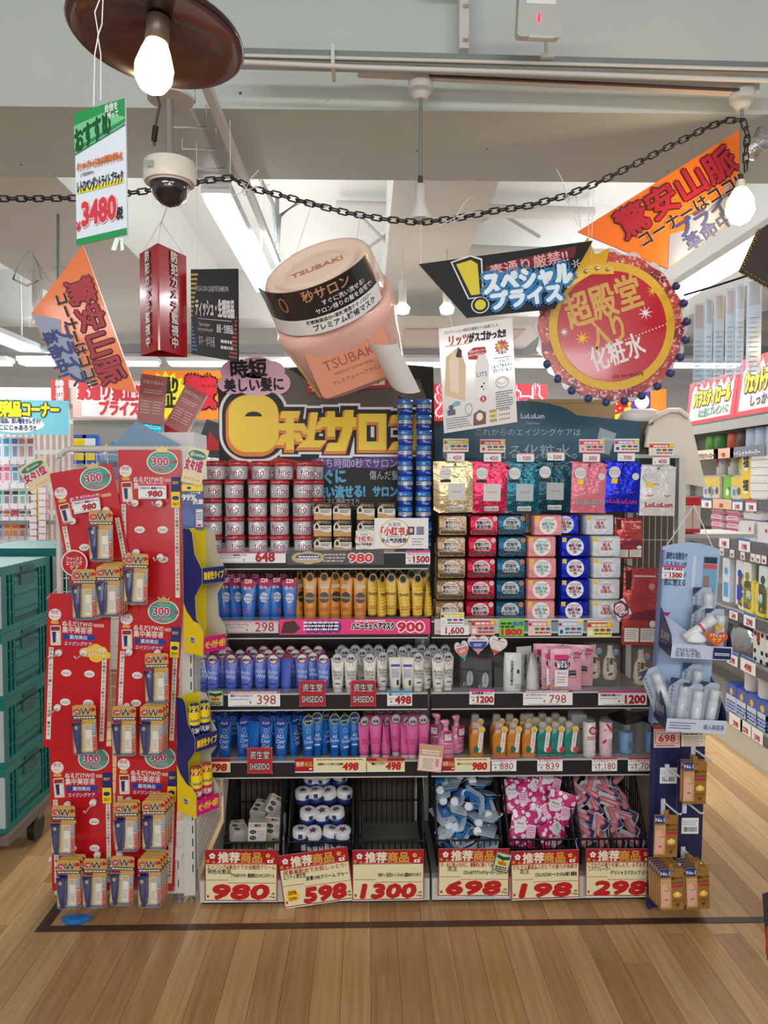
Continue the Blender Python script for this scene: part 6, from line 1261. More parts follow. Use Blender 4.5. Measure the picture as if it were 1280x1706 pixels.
for lv in range(6):
    for j in range(4):
        K.put((ctr(5, .15+.23*j+rr.uniform(-.03, .03)), 2.915+.036*lv+rr.uniform(-.01, .01), .185+.034*lv+rr.uniform(-.008, .008)), (rr.uniform(-1.3, -.4), rr.uniform(-1.6, 1.6), rr.uniform(-.5, .5)), 'pink lip cream on its card, %s across in the %s layer' % (ORD[j], ORD[lv]), 'lip creams heaped in the last bin')
# ================================================================ LEFT RACK WITH RED BOARDS
CRT = M((212, 210, 200), .4, var=.04)
xl, xr_ = X(97, 2.86), X(312, 2.86)
rk = thing('wire_rack', 'cream tube rack with wire grid behind the red boards', 'rack', ((xl+xr_)/2, 2.86, 0)); cx = rk.location.x
a, b = xl-cx, xr_-cx; zt = Z(748, 2.86, 200)
arc = [(a+.05-.05*math.cos(q), 0, zt-.05+.05*math.sin(q)) for q in [PI/2*i/6 for i in range(7)]]
MB().tube([(a, 0, .03)]+arc+[(b, 0, zt)], .0115, CRT, 10).build('frame_tube', rk)
mb = MB()
for i in range(12): x = a+(b-a)*(i+.5)/12; mb.box(x-.0014, x+.0014, .012, .015, .2, zt-.01, CRT)
for i in range(30): z = .2+(zt-.22)*i/29; mb.box(a, b, .009, .012, z-.0014, z+.0014, CRT)
mb.build('wire_grid', rk)
mb = MB(); mb.box(b-.02, b+.022, -.03, .02, .03, zt+.01, CRT)
for i in range(24): mb.box(b+.012, b+.016, -.0306, -.03, .12+i*.05, .15+i*.05, BLACK)
mb.build('slotted_post', rk)
mb = MB(); mb.box(a-.03, b, -.024, .01, .035, .17, CRT); mb.box(a-.05, b-.03, -.035, .3, .17, .175, CRT)
for i in range(4):
    for z in (.06, .13): mb.box(b-.06+.015*(i%2)+(i//2)*.02-.02, b-.057+.015*(i%2)+(i//2)*.02-.02, -.0246, -.024, z, z+.03, BLACK)
mb.build('base_panel', rk)
for x in (a+.02, b-.04, b+.005): MB().lathe([(0, .014), (.012, .014), (.013, .006), (.036, .006)], GREY, 10).build('foot', rk).location = (x, -.02, 0)
mb = MB(); mb.rings
for i in range(22): y = .0+.46*i/21; mb.box(b+.024, b+.027, y-.0013, y+.0013, .12, 1.25, CRT)
for i in range(40): z = .12+i*.0285; mb.box(b+.027, b+.030, 0, .46, z-.0013, z+.0013, CRT)
mb.build('side_grid', rk)
RB = M((198, 24, 34), .3, coat=.35, var=.05, vscale=30); TL = M((70, 160, 140), .35); MG = M((196, 20, 90), .4); BRR = M((30, 70, 160), .3); SLV = M((232, 228, 220), .35)
def red_board(cx_, cy_, rot, Y, H, label, price, badge):
    c = at(cx_, cy_, Y); t = thing('display_board', label, 'display board', c, (0, rot, 0), 'red cosmetics boards')
    W = .232; mb = MB(); mb.plate(rrect(-W/2, -H/2, W/2, H/2, .006), -.0012, .0012, RB)
    top = H/2; y = -.0018
    mb.text('ぬるだけWの', -.005, top-.118, .017, SLV, y, .02, wm=.11); mb.text('集中美容液', -.005, top-.142, .019, SLV, y, .02, wm=.11); mb.rect(.055, top-.118, .092, top-.106, y, M((220, 160, 150)))
    if not price:
        mb.plate(rrect(-.055, top-.168, .06, top-.149, .002), y-.001, y, BRR); mb.text('薬用美白', .0, top-.165, .012, SLV, y-.0014, .02); mb.plate(rrect(-.055, top-.192, .06, top-.173, .002), y-.001, y, M((180, 20, 76))); mb.text('エイジングケア', .0, top-.189, .012, SLV, y-.0014, .02, wm=.1)
    for sx, s in ((-W/2+.018, '日もと・ホウレイ線に!シミ・シワ対策 集中ケア'), (W/2-.018, '100%国産プラセンタ配合でシミ・そばかす予防!')):
        z1 = top-.20; z0 = -H/2+.03
        mb.rect(sx-.0085, z0, sx+.0085, z1, y, M((226, 200, 160))); mb.rect(sx-.0075, z0+.002, sx+.0075, z1-.002, y-.0002, M((238, 232, 222))); n_ = len(s); p_ = (z1-z0-.014)/n_; mb.vtext(s, sx, z1-.005, p_*.62, INK, y-.0006, p_, bold=.02)
    for i, (u, v) in enumerate(((-.04, .33), (.045, .33), (-.04, .62), (.045, .62))):
        z = top-.17-(H-.2)*v; mb.disc(u, z, .019, y, M((240, 234, 230)), 20, .013); mb.lines(u-.012, u+.012, z, .0025, GREY, y-.0004, 2, .005)
    r3 = random.Random(int(cx_))
    for i in range(14): mb.flat([(x0+a_, z0+b_) for x0, z0 in [(r3.uniform(-.08, .08), r3.uniform(-H/2+.02, top-.22))] for a_, b_ in ((-.004, 0), (0, -.002), (.004, .002), (0, .003))], y+.0003, M((180, 20, 30)))
    mb.build('board', t)
    mb = MB(); ox, oz = (.048, top-.045)
    mb.plate([(ox+.058*math.cos(q), oz+.045*math.sin(q)) for q in [2*PI*i/32 for i in range(32)]], -.006, -.003, M((236, 228, 210), .35)); mb.plate([(ox+.053*math.cos(q), oz+.041*math.sin(q)) for q in [2*PI*i/32 for i in range(32)]], -.0066, -.006, TL)
    mb.text('300', ox-.008, oz-.012, .030, MG, -.0072, .03, wm=.074, edge=WHITE, eb=.05); mb.text('万個', ox+.041, oz-.004, .010, MG, -.0072, .03); mb.text('突破記念!', ox, oz-.033, .011, M((150, 20, 70)), -.0072, .02, wm=.06, edge=WHITE, eb=.04); mb.text('ミリオンヒットシリーズ', ox, oz+.024, .006, WHITE, -.0072, 0, wm=.05)
    mb.build('oval_badge', t)
    mb = MB(); mb.plate([(ox+a_, oz+.036+b_) for a_, b_ in ((-.018, 0), (.018, 0), (.024, .022), (.011, .014), (0, .024), (-.011, .014), (-.024, .022))], -.009, -.006, M((200, 172, 110), .35, .4)); mb.build('crown', t)
    mb = MB(); mb.plate([(-.088+.023*math.cos(q), top-.078+.022*math.sin(q)) for q in [2*PI*i/24 for i in range(24)]], -.004, -.0012, M((238, 228, 226))); mb.text('限定', -.088, top-.074, .011, DRED, -.0046, .0); mb.text('デザイン', -.088, top-.090, .006, DRED, -.0046, .0); mb.plate(rrect(-.102, top-.112, -.073, top-.101, .004), -.005, -.0012, M((226, 176, 60))); mb.build('round_badge', t)
    mb = MB(); mb.T = Matrix.Translation((-.083, 0, top-.155)) @ Matrix.Rotation(-.06, 4, 'Y'); mb.plate(rrect(-.019, -.037, .019, .037, .004), -.004, -.0012, M((226, 214, 190))); mb.rect(-.016, .018, .016, .033, -.0045, M((150, 40, 50))); mb.flat([(-.010, -.026), (.0, -.026), (.002, .014), (-.012, .014)], -.0048, NAVY); mb.rect(.005, -.024, .013, .01, -.0048, M((240, 238, 232))); mb.build('product_picture', t)
    if badge == 'box':
        mb = MB(); mb.plate([(.078, top-.215), (.112, top-.215), (.113, top-.10), (.08, top-.10)], -.006, -.0012, M((34, 44, 110))); mb.rect(.079, top-.214, .112, top-.155, -.0064, YEL); mb.disc(.095, top-.178, .013, -.0068, NAVY, 18, .008); mb.lines(.084, .108, top-.12, .003, YEL, -.0068, 2, .006); mb.lines(.084, .108, top-.198, .003, INK, -.0068, 2, .006); mb.build('product_picture', t)
    if badge == 'cloud':
        mb = MB()
        for i, (u, v, r_) in enumerate(((0, 0, .03), (.03, .004, .025), (-.026, -.002, .022), (.012, .016, .02), (.05, -.01, .018), (.015, -.018, .026))): mb.plate([(.055+u+r_*math.cos(q), top-.21+v+r_*.75*math.sin(q)) for q in [2*PI*i/20 for i in range(20)]], -.008-.0001*i, -.004, M((240, 196, 60)))
        mb.text('じっくり特濃', .065, top-.208, .012, SLV, -.0092, .03, wm=.075); mb.text('アイクリーム', .065, top-.226, .012, SLV, -.0092, .03, wm=.075); mb.build('cloud_badge', t)
    return t
red_board(158, 905, -.165, 2.812, .56, 'upper left red display board, tilted, with its 980 price label', True, '')
red_board(251, 880, 0.0, 2.822, .58, 'upper right red display board, straight, with its 980 price label', True, 'box')
red_board(129, 1119, .05, 2.800, .575, 'left board of the middle row with a yellow cloud badge', False, 'cloud')
red_board(247, 1122, .055, 2.817, .56, 'right board of the middle row beside the yellow and navy stand', False, 'box')
red_board(137, 1364, .0, 2.822, .55, 'lower left red display board over the cream base', False, 'box')
red_board(243, 1362, .045, 2.826, .56, 'lower right red display board over the cream base', False, 'box')
l980 = lambda mb, W, H: (mb.rect(-W/2, H*.36, W/2, H/2, -.0012, TG), mb.text('プラセホワイター 薬用美白アイクリーム', 0, H*.14, H*.13, INK, -.0012, .03, wm=W*.9), mb.text('980', W*.1, -H*.34, H*.38, DRED, -.0014, .06, w=W*.5, shear=.1), mb.text('¥', -W*.22, -H*.3, H*.12, DRED, -.0012), mb.lines(-W*.45, W*.2, -H*.45, .0018, GREY, -.0012))
card(122, 829, 166, 853, 2.79, 'price_label', 'white label reading 980, tilted, on the upper left red board', l980, rot=-.17, group='price labels on the red boards')
card(231, 806, 277, 831, 2.80, 'price_label', 'white label reading 980, straight, on the upper right red board', l980, group='price labels on the red boards')
# round fan tag
def fan(mb, W, H): mb.disc(0, 0, W*.5, -.0012, SLV, 24); mb.disc(0, 0, W*.46, -.0016, M((196, 28, 40)), 24); mb.text('ファースト', 0, H*.1, H*.13, SLV, -.002, .03, wm=W*.6); mb.text('エイジング', 0, -H*.07, H*.13, SLV, -.002, .03, wm=W*.6); mb.text('ケア', 0, -H*.24, H*.13, SLV, -.002, .03)
q = at(124, 938, 2.785); mb = MB(); mb.plate([(.0485*math.cos(a), .0485*math.sin(a)) for a in [2*PI*i/28 for i in range(28)]], -.001, .001, SLV); T0 = mb.T; mb.T = Matrix.Translation((0, 0, 0)); fan(mb, .095, .095); mono(mb, 'round_tag', 'round red tag with white lettering over the upper left board', 'tag', q)
# hooks
def mk_hook():
    t = thing('white_hook', '', 'hook'); MB().plate([(.0125*math.cos(a), .0125*math.sin(a)) for a in [2*PI*i/14 for i in range(14)]], -.010, 0, M((232, 228, 224), .3)).build('cap', t); MB().tube([(0, -.01, -.002), (0, -.085, -.004), (0, -.095, .006)], .003, M((226, 224, 222), .25), 6).build('rod', t); return t
KH = Kit(mk_hook)
hooks = [(226, 838, 'right', 'upper right board below its label'), (266, 839, 'left', ''), (268, 928, '', ''), (122, 868, '', ''), (99, 1087, '', ''), (141, 1087, '', ''), (216, 1086, '', ''), (263, 1087, '', ''), (97, 1178, '', ''), (140, 1178, '', ''), (212, 1176, '', ''), (254, 1176, '', ''), (113, 1340, '', ''), (156, 1336, '', ''), (215, 1333, '', ''), (258, 1334, '', ''), (122, 1427, '', ''), (163, 1423, '', ''), (200, 1424, '', ''), (250, 1425, '', ''), (178, 850, '', ''), (140, 948, '', ''), (182, 944, '', ''), (228, 920, '', '')]
ROWN = lambda y: 'at the height of the 980 labels' if y < 880 else 'in the row of hooks above the tall packs' if y < 960 else 'under the blue and magenta bars' if y < 1100 else 'in the middle of the centre boards' if y < 1200 else 'below the lower header prints' if y < 1380 else 'in the lowest row of hooks'
cnt = {}
for px, py, _, _ in sorted(hooks):
    k_ = ROWN(py); cnt[k_] = cnt.get(k_, 0)+1; KH.put(at(px, py, 2.795)+Vector((0, 0, 0)), (0, 0, 0), 'white plastic hook %s, %s from the left' % (k_, ORD[cnt[k_]-1]), 'white hooks on the red boards')
GC = M((206, 158, 84), .35); TUB = M((20, 30, 96), .2, coat=.6)
def mk_blister():
    t = thing('cream_blister_pack', '', 'blister pack'); w_, h = .042, .178
    MB().plate(rrect(-w_, -h, w_, .006, .010), -.001, .001, GC).build('card', t)
    mb = MB(); y = -.0014; mb.rect(-w_*.92, -h*.93, w_*.92, -h*.36, y, M((222, 200, 150))); mb.rect(-w_*.92, -h*.99, w_*.92, -h*.945, y, M((60, 110, 150)))
    mb.text('W', .006, -.030, .026, M((30, 60, 90)), y-.0004, .02, edge=M((240, 220, 160)), eb=.04); mb.disc(-.026, -.018, .014, y-.0002, M((190, 60, 80)), 16, .010); mb.text('300', -.026, -.021, .007, SLV, y-.0006, .02); mb.disc(.03, -.012, .012, y-.0002, RED, 14, .007)
    mb.rect(-w_, -.046, w_, -.034, y-.0002, M((46, 60, 84))); mb.lines(-w_*.9, w_*.9, -.0425, .005, SLV, y-.0008); mb.rect(-w_, -.056, -.008, -.047, y-.0002, M((150, 30, 60)))
    mb.rect(.028, -.105, .040, -.062, y-.0004, M((50, 100, 160))); mb.vtext('薬用美白', .034, -.064, .008, SLV, y-.0008, .0098); mb.rect(.028, -.168, .040, -.110, y-.0004, M((190, 20, 60))); mb.vtext('エイジング', .034, -.112, .008, SLV, y-.0008, .0106)
    mb.lines(.002, .025, -.072, .002, GREY, y-.0006, 3, .006); mb.plate(rrect(.004, -.16, .024, -.085, .004), y-.0016, y-.0004, M((238, 232, 220))); mb.lines(.006, .022, -.12, .002, GREY, y-.002, 6, .006); mb.build('print', t)
    mb = MB(); mb.T = Matrix.Translation((-.018, -.014, -h+.012)) @ Matrix.Rotation(-.06, 4, 'Y')
    mb.rings([[(a_*math.cos(q), b_*math.sin(q), z) for q in [2*PI*i/14 for i in range(14)]] for z, a_, b_ in ((0, .008, .008), (.018, .009, .009), (.019, .0105, .010), (.05, .013, .010), (.085, .0155, .006), (.112, .017, .0015))], TUB); mb.disc(.001, .095, .006, -.007, M((200, 180, 120), .3, .4), 14, .0075); mb.vtext('プラセホワイター', 0, .078, .004, M((120, 130, 190)), -.0115, .006); mb.build('cream_tube', t)
    mb = MB(); mb.rings([[(x, y_, z) for x, z in rrect(-a_, -h+.012-b_*.0, a_, -.062, .010, 3)] for y_, a_, b_ in ((-.001, .040, 0), (-.026, .036, .1), (-.028, .030, .3))], film((240, 244, 248), .05), False, True); mb.build('clear_blister', t); return t
KBL = Kit(mk_blister)
BL_ = [(168, 853, 0, 0, 1, 'hanging alone on the upper left board'), (140, 951, 0, 0, 1, 'at the left of the upper trio'), (180, 946, 0, 0, 4, 'in the middle stack of the upper trio'), (228, 925, 0, .04, 1, 'at the right of the upper trio'), (261, 1091, 0, 0, 1, 'hanging alone under the yellow box picture'), (140, 1177, 0, -.02, 1, 'on the left board of the middle row'), (207, 1179, 0, .01, 1, 'in the middle of the centre row'), (253, 1179, 0, .02, 3, 'in the stack nearest the lower navy stand'),
       (106, 1345, 0, .03, 1, 'high on the lower left board'), (210, 1339, 0, 0, 2, 'second of the upper lower row'), (256, 1336, 0, 0, 4, 'in the stack high on the lower right board'), (114, 1435, 0, 0, 3, 'in the bottom-left stack'), (159, 1433, 0, .03, 1, 'in the bottom row, second position'), (205, 1429, 0, .05, 1, 'in the bottom row, third position'), (249, 1432, 0, 0, 4, 'in the bottom-right stack')]
for px, py, _, ry, n_, lb in BL_:
    for j in range(n_):
        KBL.put(at(px, py, 2.735)+Vector((.006*j, .013*j, .004*j)), (0, ry+.01*j, 0), 'cream tube pack %s%s' % (lb, '' if n_ == 1 else ', frontmost' if j == 0 else ', %s from the front' % ORD[j]), 'cream blister packs')
# cosme award badges
def cosme(mb, W, H):
    mb.plate([(W*.5*math.cos(a), H*.16*math.sin(a)+H*.30) for a in [2*PI*i/24 for i in range(24)]], -.003, -.001, M((236, 224, 190))); mb.disc(0, H*.30, W*.44, -.0036, M((60, 130, 100)), 24, H*.13); mb.text('@cosme', 0, H*.27, H*.1, SLV, -.0042, .02, wm=W*.7)
    mb.text('女々1位', -W*.05, -H*.12, H*.26, MG, -.0022, .05, wm=W*.85, edge=WHITE, eb=.06); mb.text('★★★★', 0, -H*.42, H*.09, M((226, 180, 80)), -.0022)
card(308, 746, 342, 806, 2.77, 'award_badge', 'cream and green award badge above the blue spray box', cosme, rot=.25, cat='badge', base=M((232, 214, 170), .4))
card(38, 768, 84, 812, 2.84, 'award_badge', 'cream and green award badge left of the red boards', cosme, rot=-.5, cat='badge', base=M((232, 214, 170), .4))
# blue cellophane on the floor
mb = MB(); mb.rings([[(a_*math.cos(q)*(1+.2*math.sin(3*q)), b_*math.sin(q), z) for q in [2*PI*i/12 for i in range(12)]] for z, a_, b_ in ((.0, .05, .03), (.008, .055, .035), (.016, .035, .02))], M((36, 120, 190), .2, coat=.5, bump=.8, bscale=30), smooth=False)
p = at(127, 1541, 2.72); mono(mb, 'blue_wrapper', 'crumpled blue plastic wrapper on the floor under the rack', 'wrapper', (p.x, p.y, .001))
# on top of the rack: pale blue sloped board, boxes and leaflets
PB_ = M((120, 160, 190), .4)
c = at(240, 790, 3.1); k3 = 3.1/F
mono(MB().plate([((x-240)*k3, (790-y)*k3) for x, y in ((150, 800), (330, 800), (330, 750), (300, 742), (228, 702), (160, 775))], 0, .01, PB_), 'blue_board', 'plain pale blue sloping board behind the top of the cream rack', 'board', c)
c = at(240, 765, 3.2); t = thing('white_stand', 'white open box stand behind the blue board', 'stand', c); MB().box(-.06, .22, -.04, .2, 0, .11, M((226, 226, 222), .5)).build('body', t); MB().rect(-.03, .02, .06, .07, -.041, M((240, 200, 214))).disc(.0, .045, .014, -.0415, M((220, 110, 150)), 12).build('print', t)
zz = c.z+.1105
t = thing('teal_box', 'small foil-wrapped teal box on the white stand', 'box', (c.x+.035, 3.2, zz), (0, 0, .35)); MB().box(-.035, .035, -.03, .03, 0, .088, foil((30, 140, 160), .2, 20, .6)).box(-.0352, .0352, -.0302, .0302, .02, .024, M((180, 210, 220))).build('box', t)
def leaflet(x0, y0, w_, h_, rot, lb, Y, yaw):
    c = at(x0, y0, Y); t = thing('brochure_box', lb, 'box', c, (0, rot, yaw)); mb = MB(); mb.box(-w_/2, w_/2, 0, .05, 0, h_, M((206, 196, 190), .4)); mb.rect(-w_/2, 0, w_/2, h_, -.0006, M((176, 84, 76), .3, coat=.3, var=.12, vscale=6)); mb.build('box', t)
    mb = MB(); mb.text('お肌の悩みに', 0, h_*.82, .013, SLV, -.0012, .0, wm=w_*.8); mb.lines(-w_*.35, w_*.35, h_*.68, .003, SLV, -.0012, 2, .01); mb.lines(-w_*.4, -w_*.02, h_*.45, .003, SLV, -.0012, 5, .012); mb.lines(w_*.05, w_*.4, h_*.45, .003, SLV, -.0012, 5, .012); mb.build('print', t)
leaflet(250, 706, .105, .20, .10, 'reddish-brown brochure box, left and more upright of two', 3.15, .3); leaflet(292, 716, .095, .19, .48, 'reddish-brown brochure box, right and leaning more', 3.16, .1)
mono(MB().box(-.04, .04, 0, .05, 0, .12, M((196, 30, 36), .4)), 'red_box', 'plain red box under the leaning brochure', 'box', at(290, 752, 3.25))
# ---- navy and yellow deodorant stands
def stand(px, py, Y, label, h):
    t = thing('deodorant_stand', label, 'display stand', at(px, py, Y), (0, 0, math.radians(48)), 'navy and yellow card stands')
    CRB = M((206, 198, 176), .5); w_ = .048
    pr = [(0, 0), (-.115, .0), (-.118, .09), (-.075, .13), (-.07, .21), (-.112, .26), (-.112, .31), (-.07, .36), (-.055, .435), (-.04, .45), (0, .45)]
    sc_ = h/.45; pr = [(a_, b_*sc_) for a_, b_ in pr]
    def side(x0, x1, mo, mi, nm):
        mb = MB(); n = len(pr); vs = [(x0, a_, b_) for a_, b_ in pr]+[(x1, a_, b_) for a_, b_ in pr]
        mb.add(vs, [tuple(range(n))[::-1]], mo); mb.add(vs, [tuple(range(n, 2*n))]+[(i, (i+1) % n, n+(i+1) % n, n+i) for i in range(n)], mi); return mb
    mb = side(-w_-.0015, -w_, M((34, 42, 110), .4), CRB, 'l'); s_ = sc_
    mb.add([(-w_-.0022, a_, b_*s_) for a_, b_ in ((0, .0), (-.115, .0), (-.118, .09), (-.09, .115), (-.06, .12), (-.02, .15), (0, .18))], [tuple(range(7))[::-1]], YEL); mb.build('side_panel', t)
    mb = MB(); mb.T = Matrix.Translation((-w_-.003, -.055, .05*s_)) @ Matrix.Rotation(-PI/2, 4, 'Z'); mb.disc(0, 0, .017, 0, WHITE, 20, .012); mb.disc(0, 0, .015, -.0004, M((40, 90, 180)), 20, .010); mb.text('Scholl', 0, -.004, .008, YEL, -.0008, .02); mb.build('emblem', t)
    side(w_, w_+.0015, CRB, CRB, 'r').build('side_panel', t)
    MB().box(-w_, w_, -.001, 0, 0, .45*sc_, M((226, 204, 30), .45)).build('back_panel', t)
    for z, m, s, nm in ((.015, M((214, 20, 120), .4), 'ベビーパウダーの香り', 'lower'), (.262, M((36, 44, 110), .4), '無香性タイプ', 'upper')):
        z *= sc_; MB().box(-w_, w_, -.112, 0, z, z+.002, YEL).build('tray', t)
        mb = MB(); yf = -.118 if nm == 'lower' else -.114; mb.box(-w_, w_, yf, yf+.0015, z-.004, z+.052, m); mb.text(s, 0, z+.012, .022, YEL, yf-.0006, .03, w=.085); mb.build('front_strip', t)
    return t
stand(326, 1082, 2.785, 'upper navy and yellow card stand with empty trays, turned to the right', .45)
stand(315, 1342, 2.785, 'lower navy and yellow card stand holding spray tubes', .42)
def mk_spray(c):
    def f():
        t = thing('spray_tube', '', 'tube'); MB().lathe([(0, .014), (.002, .0165), (.10, .0165), (.104, .013), (.118, .012), (.12, .009)], M(c, .25, coat=.4), 16).build('body', t); MB().lathe([(.062, .0172), (.098, .0172)], YEL, 16, cap0=False, cap1=False).build('yellow_band', t)
        mb = MB(); wrap_text(mb, '99%', 0, .10, .018, M((230, 206, 60)), .03, r=.0178); wrap_text(mb, 'Scholl', 0, .072, .008, M((40, 80, 170)), .03, r=.018); wrap_text(mb, '抗菌', 0, .04, .012, WHITE, .02, r=.0172); wrap_text(mb, 'ニオイ菌', 0, .02, .009, WHITE, .02, r=.0172); mb.build('print', t); return t
    return f
Kn = Kit(mk_spray((30, 38, 96))); Kp = Kit(mk_spray((206, 40, 80)))
def onstand(px, py, Y, lx, ly, lz):  # place in stand-local position
    c = at(px, py, Y); th = math.radians(48); return (c.x+lx*math.cos(th)-ly*math.sin(th), c.y+lx*math.sin(th)+ly*math.cos(th), c.z+lz)
for lx, ly, lb in ((-.022, -.07, 'navy spray tube on the upper tray of the lower stand, left'), (.022, -.07, 'navy spray tube on the upper tray of the lower stand, right')): Kn.put(onstand(315, 1342, 2.785, lx, ly, .262*.42/.45+.003), (0, 0, .3), lb, 'spray tubes', (1.25, 1.25, 1.3))
for lx, ly, lb in ((-.022, -.08, 'crimson spray tube on the lower tray, left'), (.022, -.08, 'crimson spray tube on the lower tray, right')): Kp.put(onstand(315, 1342, 2.785, lx, ly, .019), (0, 0, .3), lb, 'spray tubes', (1.25, 1.25, 1.3))
c = at(322, 882, 2.80); t = thing('spray_box', 'navy and yellow spray carton behind the top of the upper stand', 'box', c, (0, 0, .12)); MB().box(-.038, .038, -.015, .015, 0, .165, M((34, 46, 116), .3, coat=.3)).build('carton', t)
mb = MB(); y = -.0156; mb.rect(-.038, .142, .038, .165, y, YEL); mb.text('99%', -.012, .108, .022, WHITE, y-.0004, .03); mb.text('抗菌', .02, .095, .014, WHITE, y-.0004, .03); mb.text('ニオイ菌', .01, .132, .007, WHITE, y-.0004, .02); mb.disc(-.012, .153, .008, y-.0004, NAVY, 14, .005); mb.flat([(-.034, .02), (.0, .01), (.01, .05), (-.02, .085), (-.036, .07)], y-.0002, M((90, 110, 170))); mb.rect(.012, .01, .036, .075, y-.0003, M((220, 220, 226))); mb.lines(.014, .034, .06, .003, INK, y-.0006, 4, .008); mb.rect(.016, .012, .03, .02, y-.0006, RED); mb.build('print', t)
MB_ = MB().tube(pts((303, 1082, 2.76), (298, 1130, 2.76)), .001, WHITE, 4).tube(pts((334, 1082, 2.76), (345, 1128, 2.76)), .001, WHITE, 4)
mono(MB_, 'tie_string', 'white strings holding the lower navy stand under the upper one', 'string')
mono(MB().tube(pts((172, 742, 2.86), (176, 765, 2.8), (181, 766, 2.8)), .001, WHITE, 4), 'tie_string', 'short white string tying the tilted red board to the rack tube', 'string')
mono(MB().tube(pts((104, 972, 2.83), (77, 998, 2.79)), .001, WHITE, 4), 'tie_string', 'short white string tying the middle left board to the rack', 'string')
# green gourd tag
mono(MB().plate([(.016*math.cos(a), .02*math.sin(a)) for a in [2*PI*i/20 for i in range(20)]], -.001, .001, M((110, 160, 100))).plate([(.010*math.cos(a), .024+.010*math.sin(a)) for a in [2*PI*i/16 for i in range(16)]], -.0008, .0008, M((110, 160, 100))).disc(0, -.002, .010, -.0014, M((206, 150, 110)), 14), 'green_tag', 'small green gourd-shaped tag beside the upper navy stand', 'tag', at(373, 1054, 2.88))
# ================================================================ RIGHT SIDE HANGING STANDS
LBL = M((172, 194, 224), .3, coat=.3, var=.06, vscale=5); NVY = M((28, 36, 92), .35, coat=.3)
tilt = .055
q = at(1084, 1204, 2.62); bs = thing('essence_stand', 'pale blue two-tier card stand with navy cheeks hanging on strings', 'display stand', q, (0, tilt, 0))
def loc2(lx, ly, lz): return Vector(q)+Vector((lx*math.cos(tilt)+lz*math.sin(tilt), ly, -lx*math.sin(tilt)+lz*math.cos(tilt)))
Wd = .205; HT = .645
mb = MB(); mb.plate([(0, 0), (Wd, 0), (Wd, HT-.02)]+[(Wd*(1-i/8), HT-.02+.02*math.sin(PI*i/8)) for i in range(1, 8)]+[(0, HT-.02)], 0, .004, LBL); mb.box(-.003, .002, -.02, .012, 0, HT-.03, M((120, 140, 190), .35)); mb.build('back_panel', bs)
mb = MB(); y = -.0012; nb = M((50, 70, 120))
for i, s in enumerate(('濃密な炭酸泡で', 'うるおいが', '浸透しやすい', '肌に整える')): mb.text(s, .052, .585-i*.031, .019, nb, y, .02, wm=.075)
mb.plate(rrect(.108, .40, .122, .60, .006), y-.001, y, M((200, 214, 232))); mb.rect(.148, .46, .198, .60, y, M((120, 170, 200))); mb.rect(.150, .575, .196, .596, y-.0004, M((40, 60, 80))); mb.rect(.150, .555, .196, .572, y-.0004, M((206, 90, 90))); mb.rect(.152, .47, .172, .53, y-.0004, M((150, 120, 110))); mb.disc(.18, .48, .008, y-.0004, NAVY, 12); mb.text('New', .17, .435, .018, INK, y, .0, shear=.3)
mb.text('New', .018, .365, .010, WHITE, y-.001, rot=.7); mb.build('print', bs)
mb = MB(); mb.flat([(0, .34), (.0, .395), (.045, .395)], -.0016, M((190, 30, 120))); mb.build('new_corner', bs)
def tier(z0, lb):
    # cheeks, floor, sloping front
    for x0, x1 in ((0, .002), (Wd-.002, Wd)):
        mb = MB(); P_ = [(0, 0), (-.13, -.02), (-.135, .02), (-.12, .055), (-.03, .125), (0, .14)]
        vs = [(x0, a_, z0+b_) for a_, b_ in P_]+[(x1, a_, z0+b_) for a_, b_ in P_]; n = 6
        mb.add(vs, [tuple(range(n))[::-1], tuple(range(n, 2*n))]+[(i, (i+1) % n, n+(i+1) % n, n+i) for i in range(n)], NVY)
        if x0 == 0: mb.T = Matrix.Translation((-.0006, -.075, z0+.03)) @ Matrix.Rotation(-PI/2, 4, 'Z'); mb.text('肌美精', 0, 0, .022, M((200, 206, 220)), 0, .01, w=.07); mb.lines(-.025, .025, -.012, .003, M((150, 160, 190)), 0)
        mb.T = None; mb.build('cheek', bs)
    MB().add([(0, 0, z0), (Wd, 0, z0), (Wd, -.13, z0-.018), (0, -.13, z0-.018)], [(0, 3, 2, 1)], NVY).build('tray', bs)
    mb = MB(); mb.add([(0, -.132, z0-.022), (Wd, -.132, z0-.022), (Wd, -.138, z0+.025), (0, -.138, z0+.025)], [(0, 1, 2, 3)], M((206, 216, 234), .3)); mb.add([(0, -.130, z0-.022), (Wd, -.130, z0-.022), (Wd, -.136, z0+.025), (0, -.136, z0+.025)], [(3, 2, 1, 0)], NVY)
    return mb
mb = tier(.285, 0); mb.add([(0, -.138, .31), (.12, -.138, .31), (.07, -.06, .35), (0, -.0, .40)], [(0, 1, 2, 3)], M((190, 206, 232), .3)); mb.text('さらさらつるん', .05, .288, .010, nb, -.1392, .02, wm=.07); mb.text('なめらか肌', .055, .270, .016, nb, -.1392, .01, wm=.085); mb.rect(.14, .268, .2, .305, -.139, NVY); mb.lines(.145, .195, .285, .003, WHITE, -.1396, 2); mb.build('front_strip', bs)
mb = tier(.035, 0); mb.text('導入美容液', .16, .028, .014, nb, -.1392, .0, wm=.07); mb.lines(.01, .10, .045, .0025, nb, -.1392, 3, .009); mb.build('front_strip', bs)
mb = MB(); 
a1 = at(1157, 842, 2.8)-q
Ri = Matrix.Rotation(-tilt, 3, 'Y')
for lx in (.004, Wd-.02): mb.tube([Ri @ a1, Vector((lx, -.002, HT-.03))], .0018, WHITE, 5)
mb.build('string', bs)
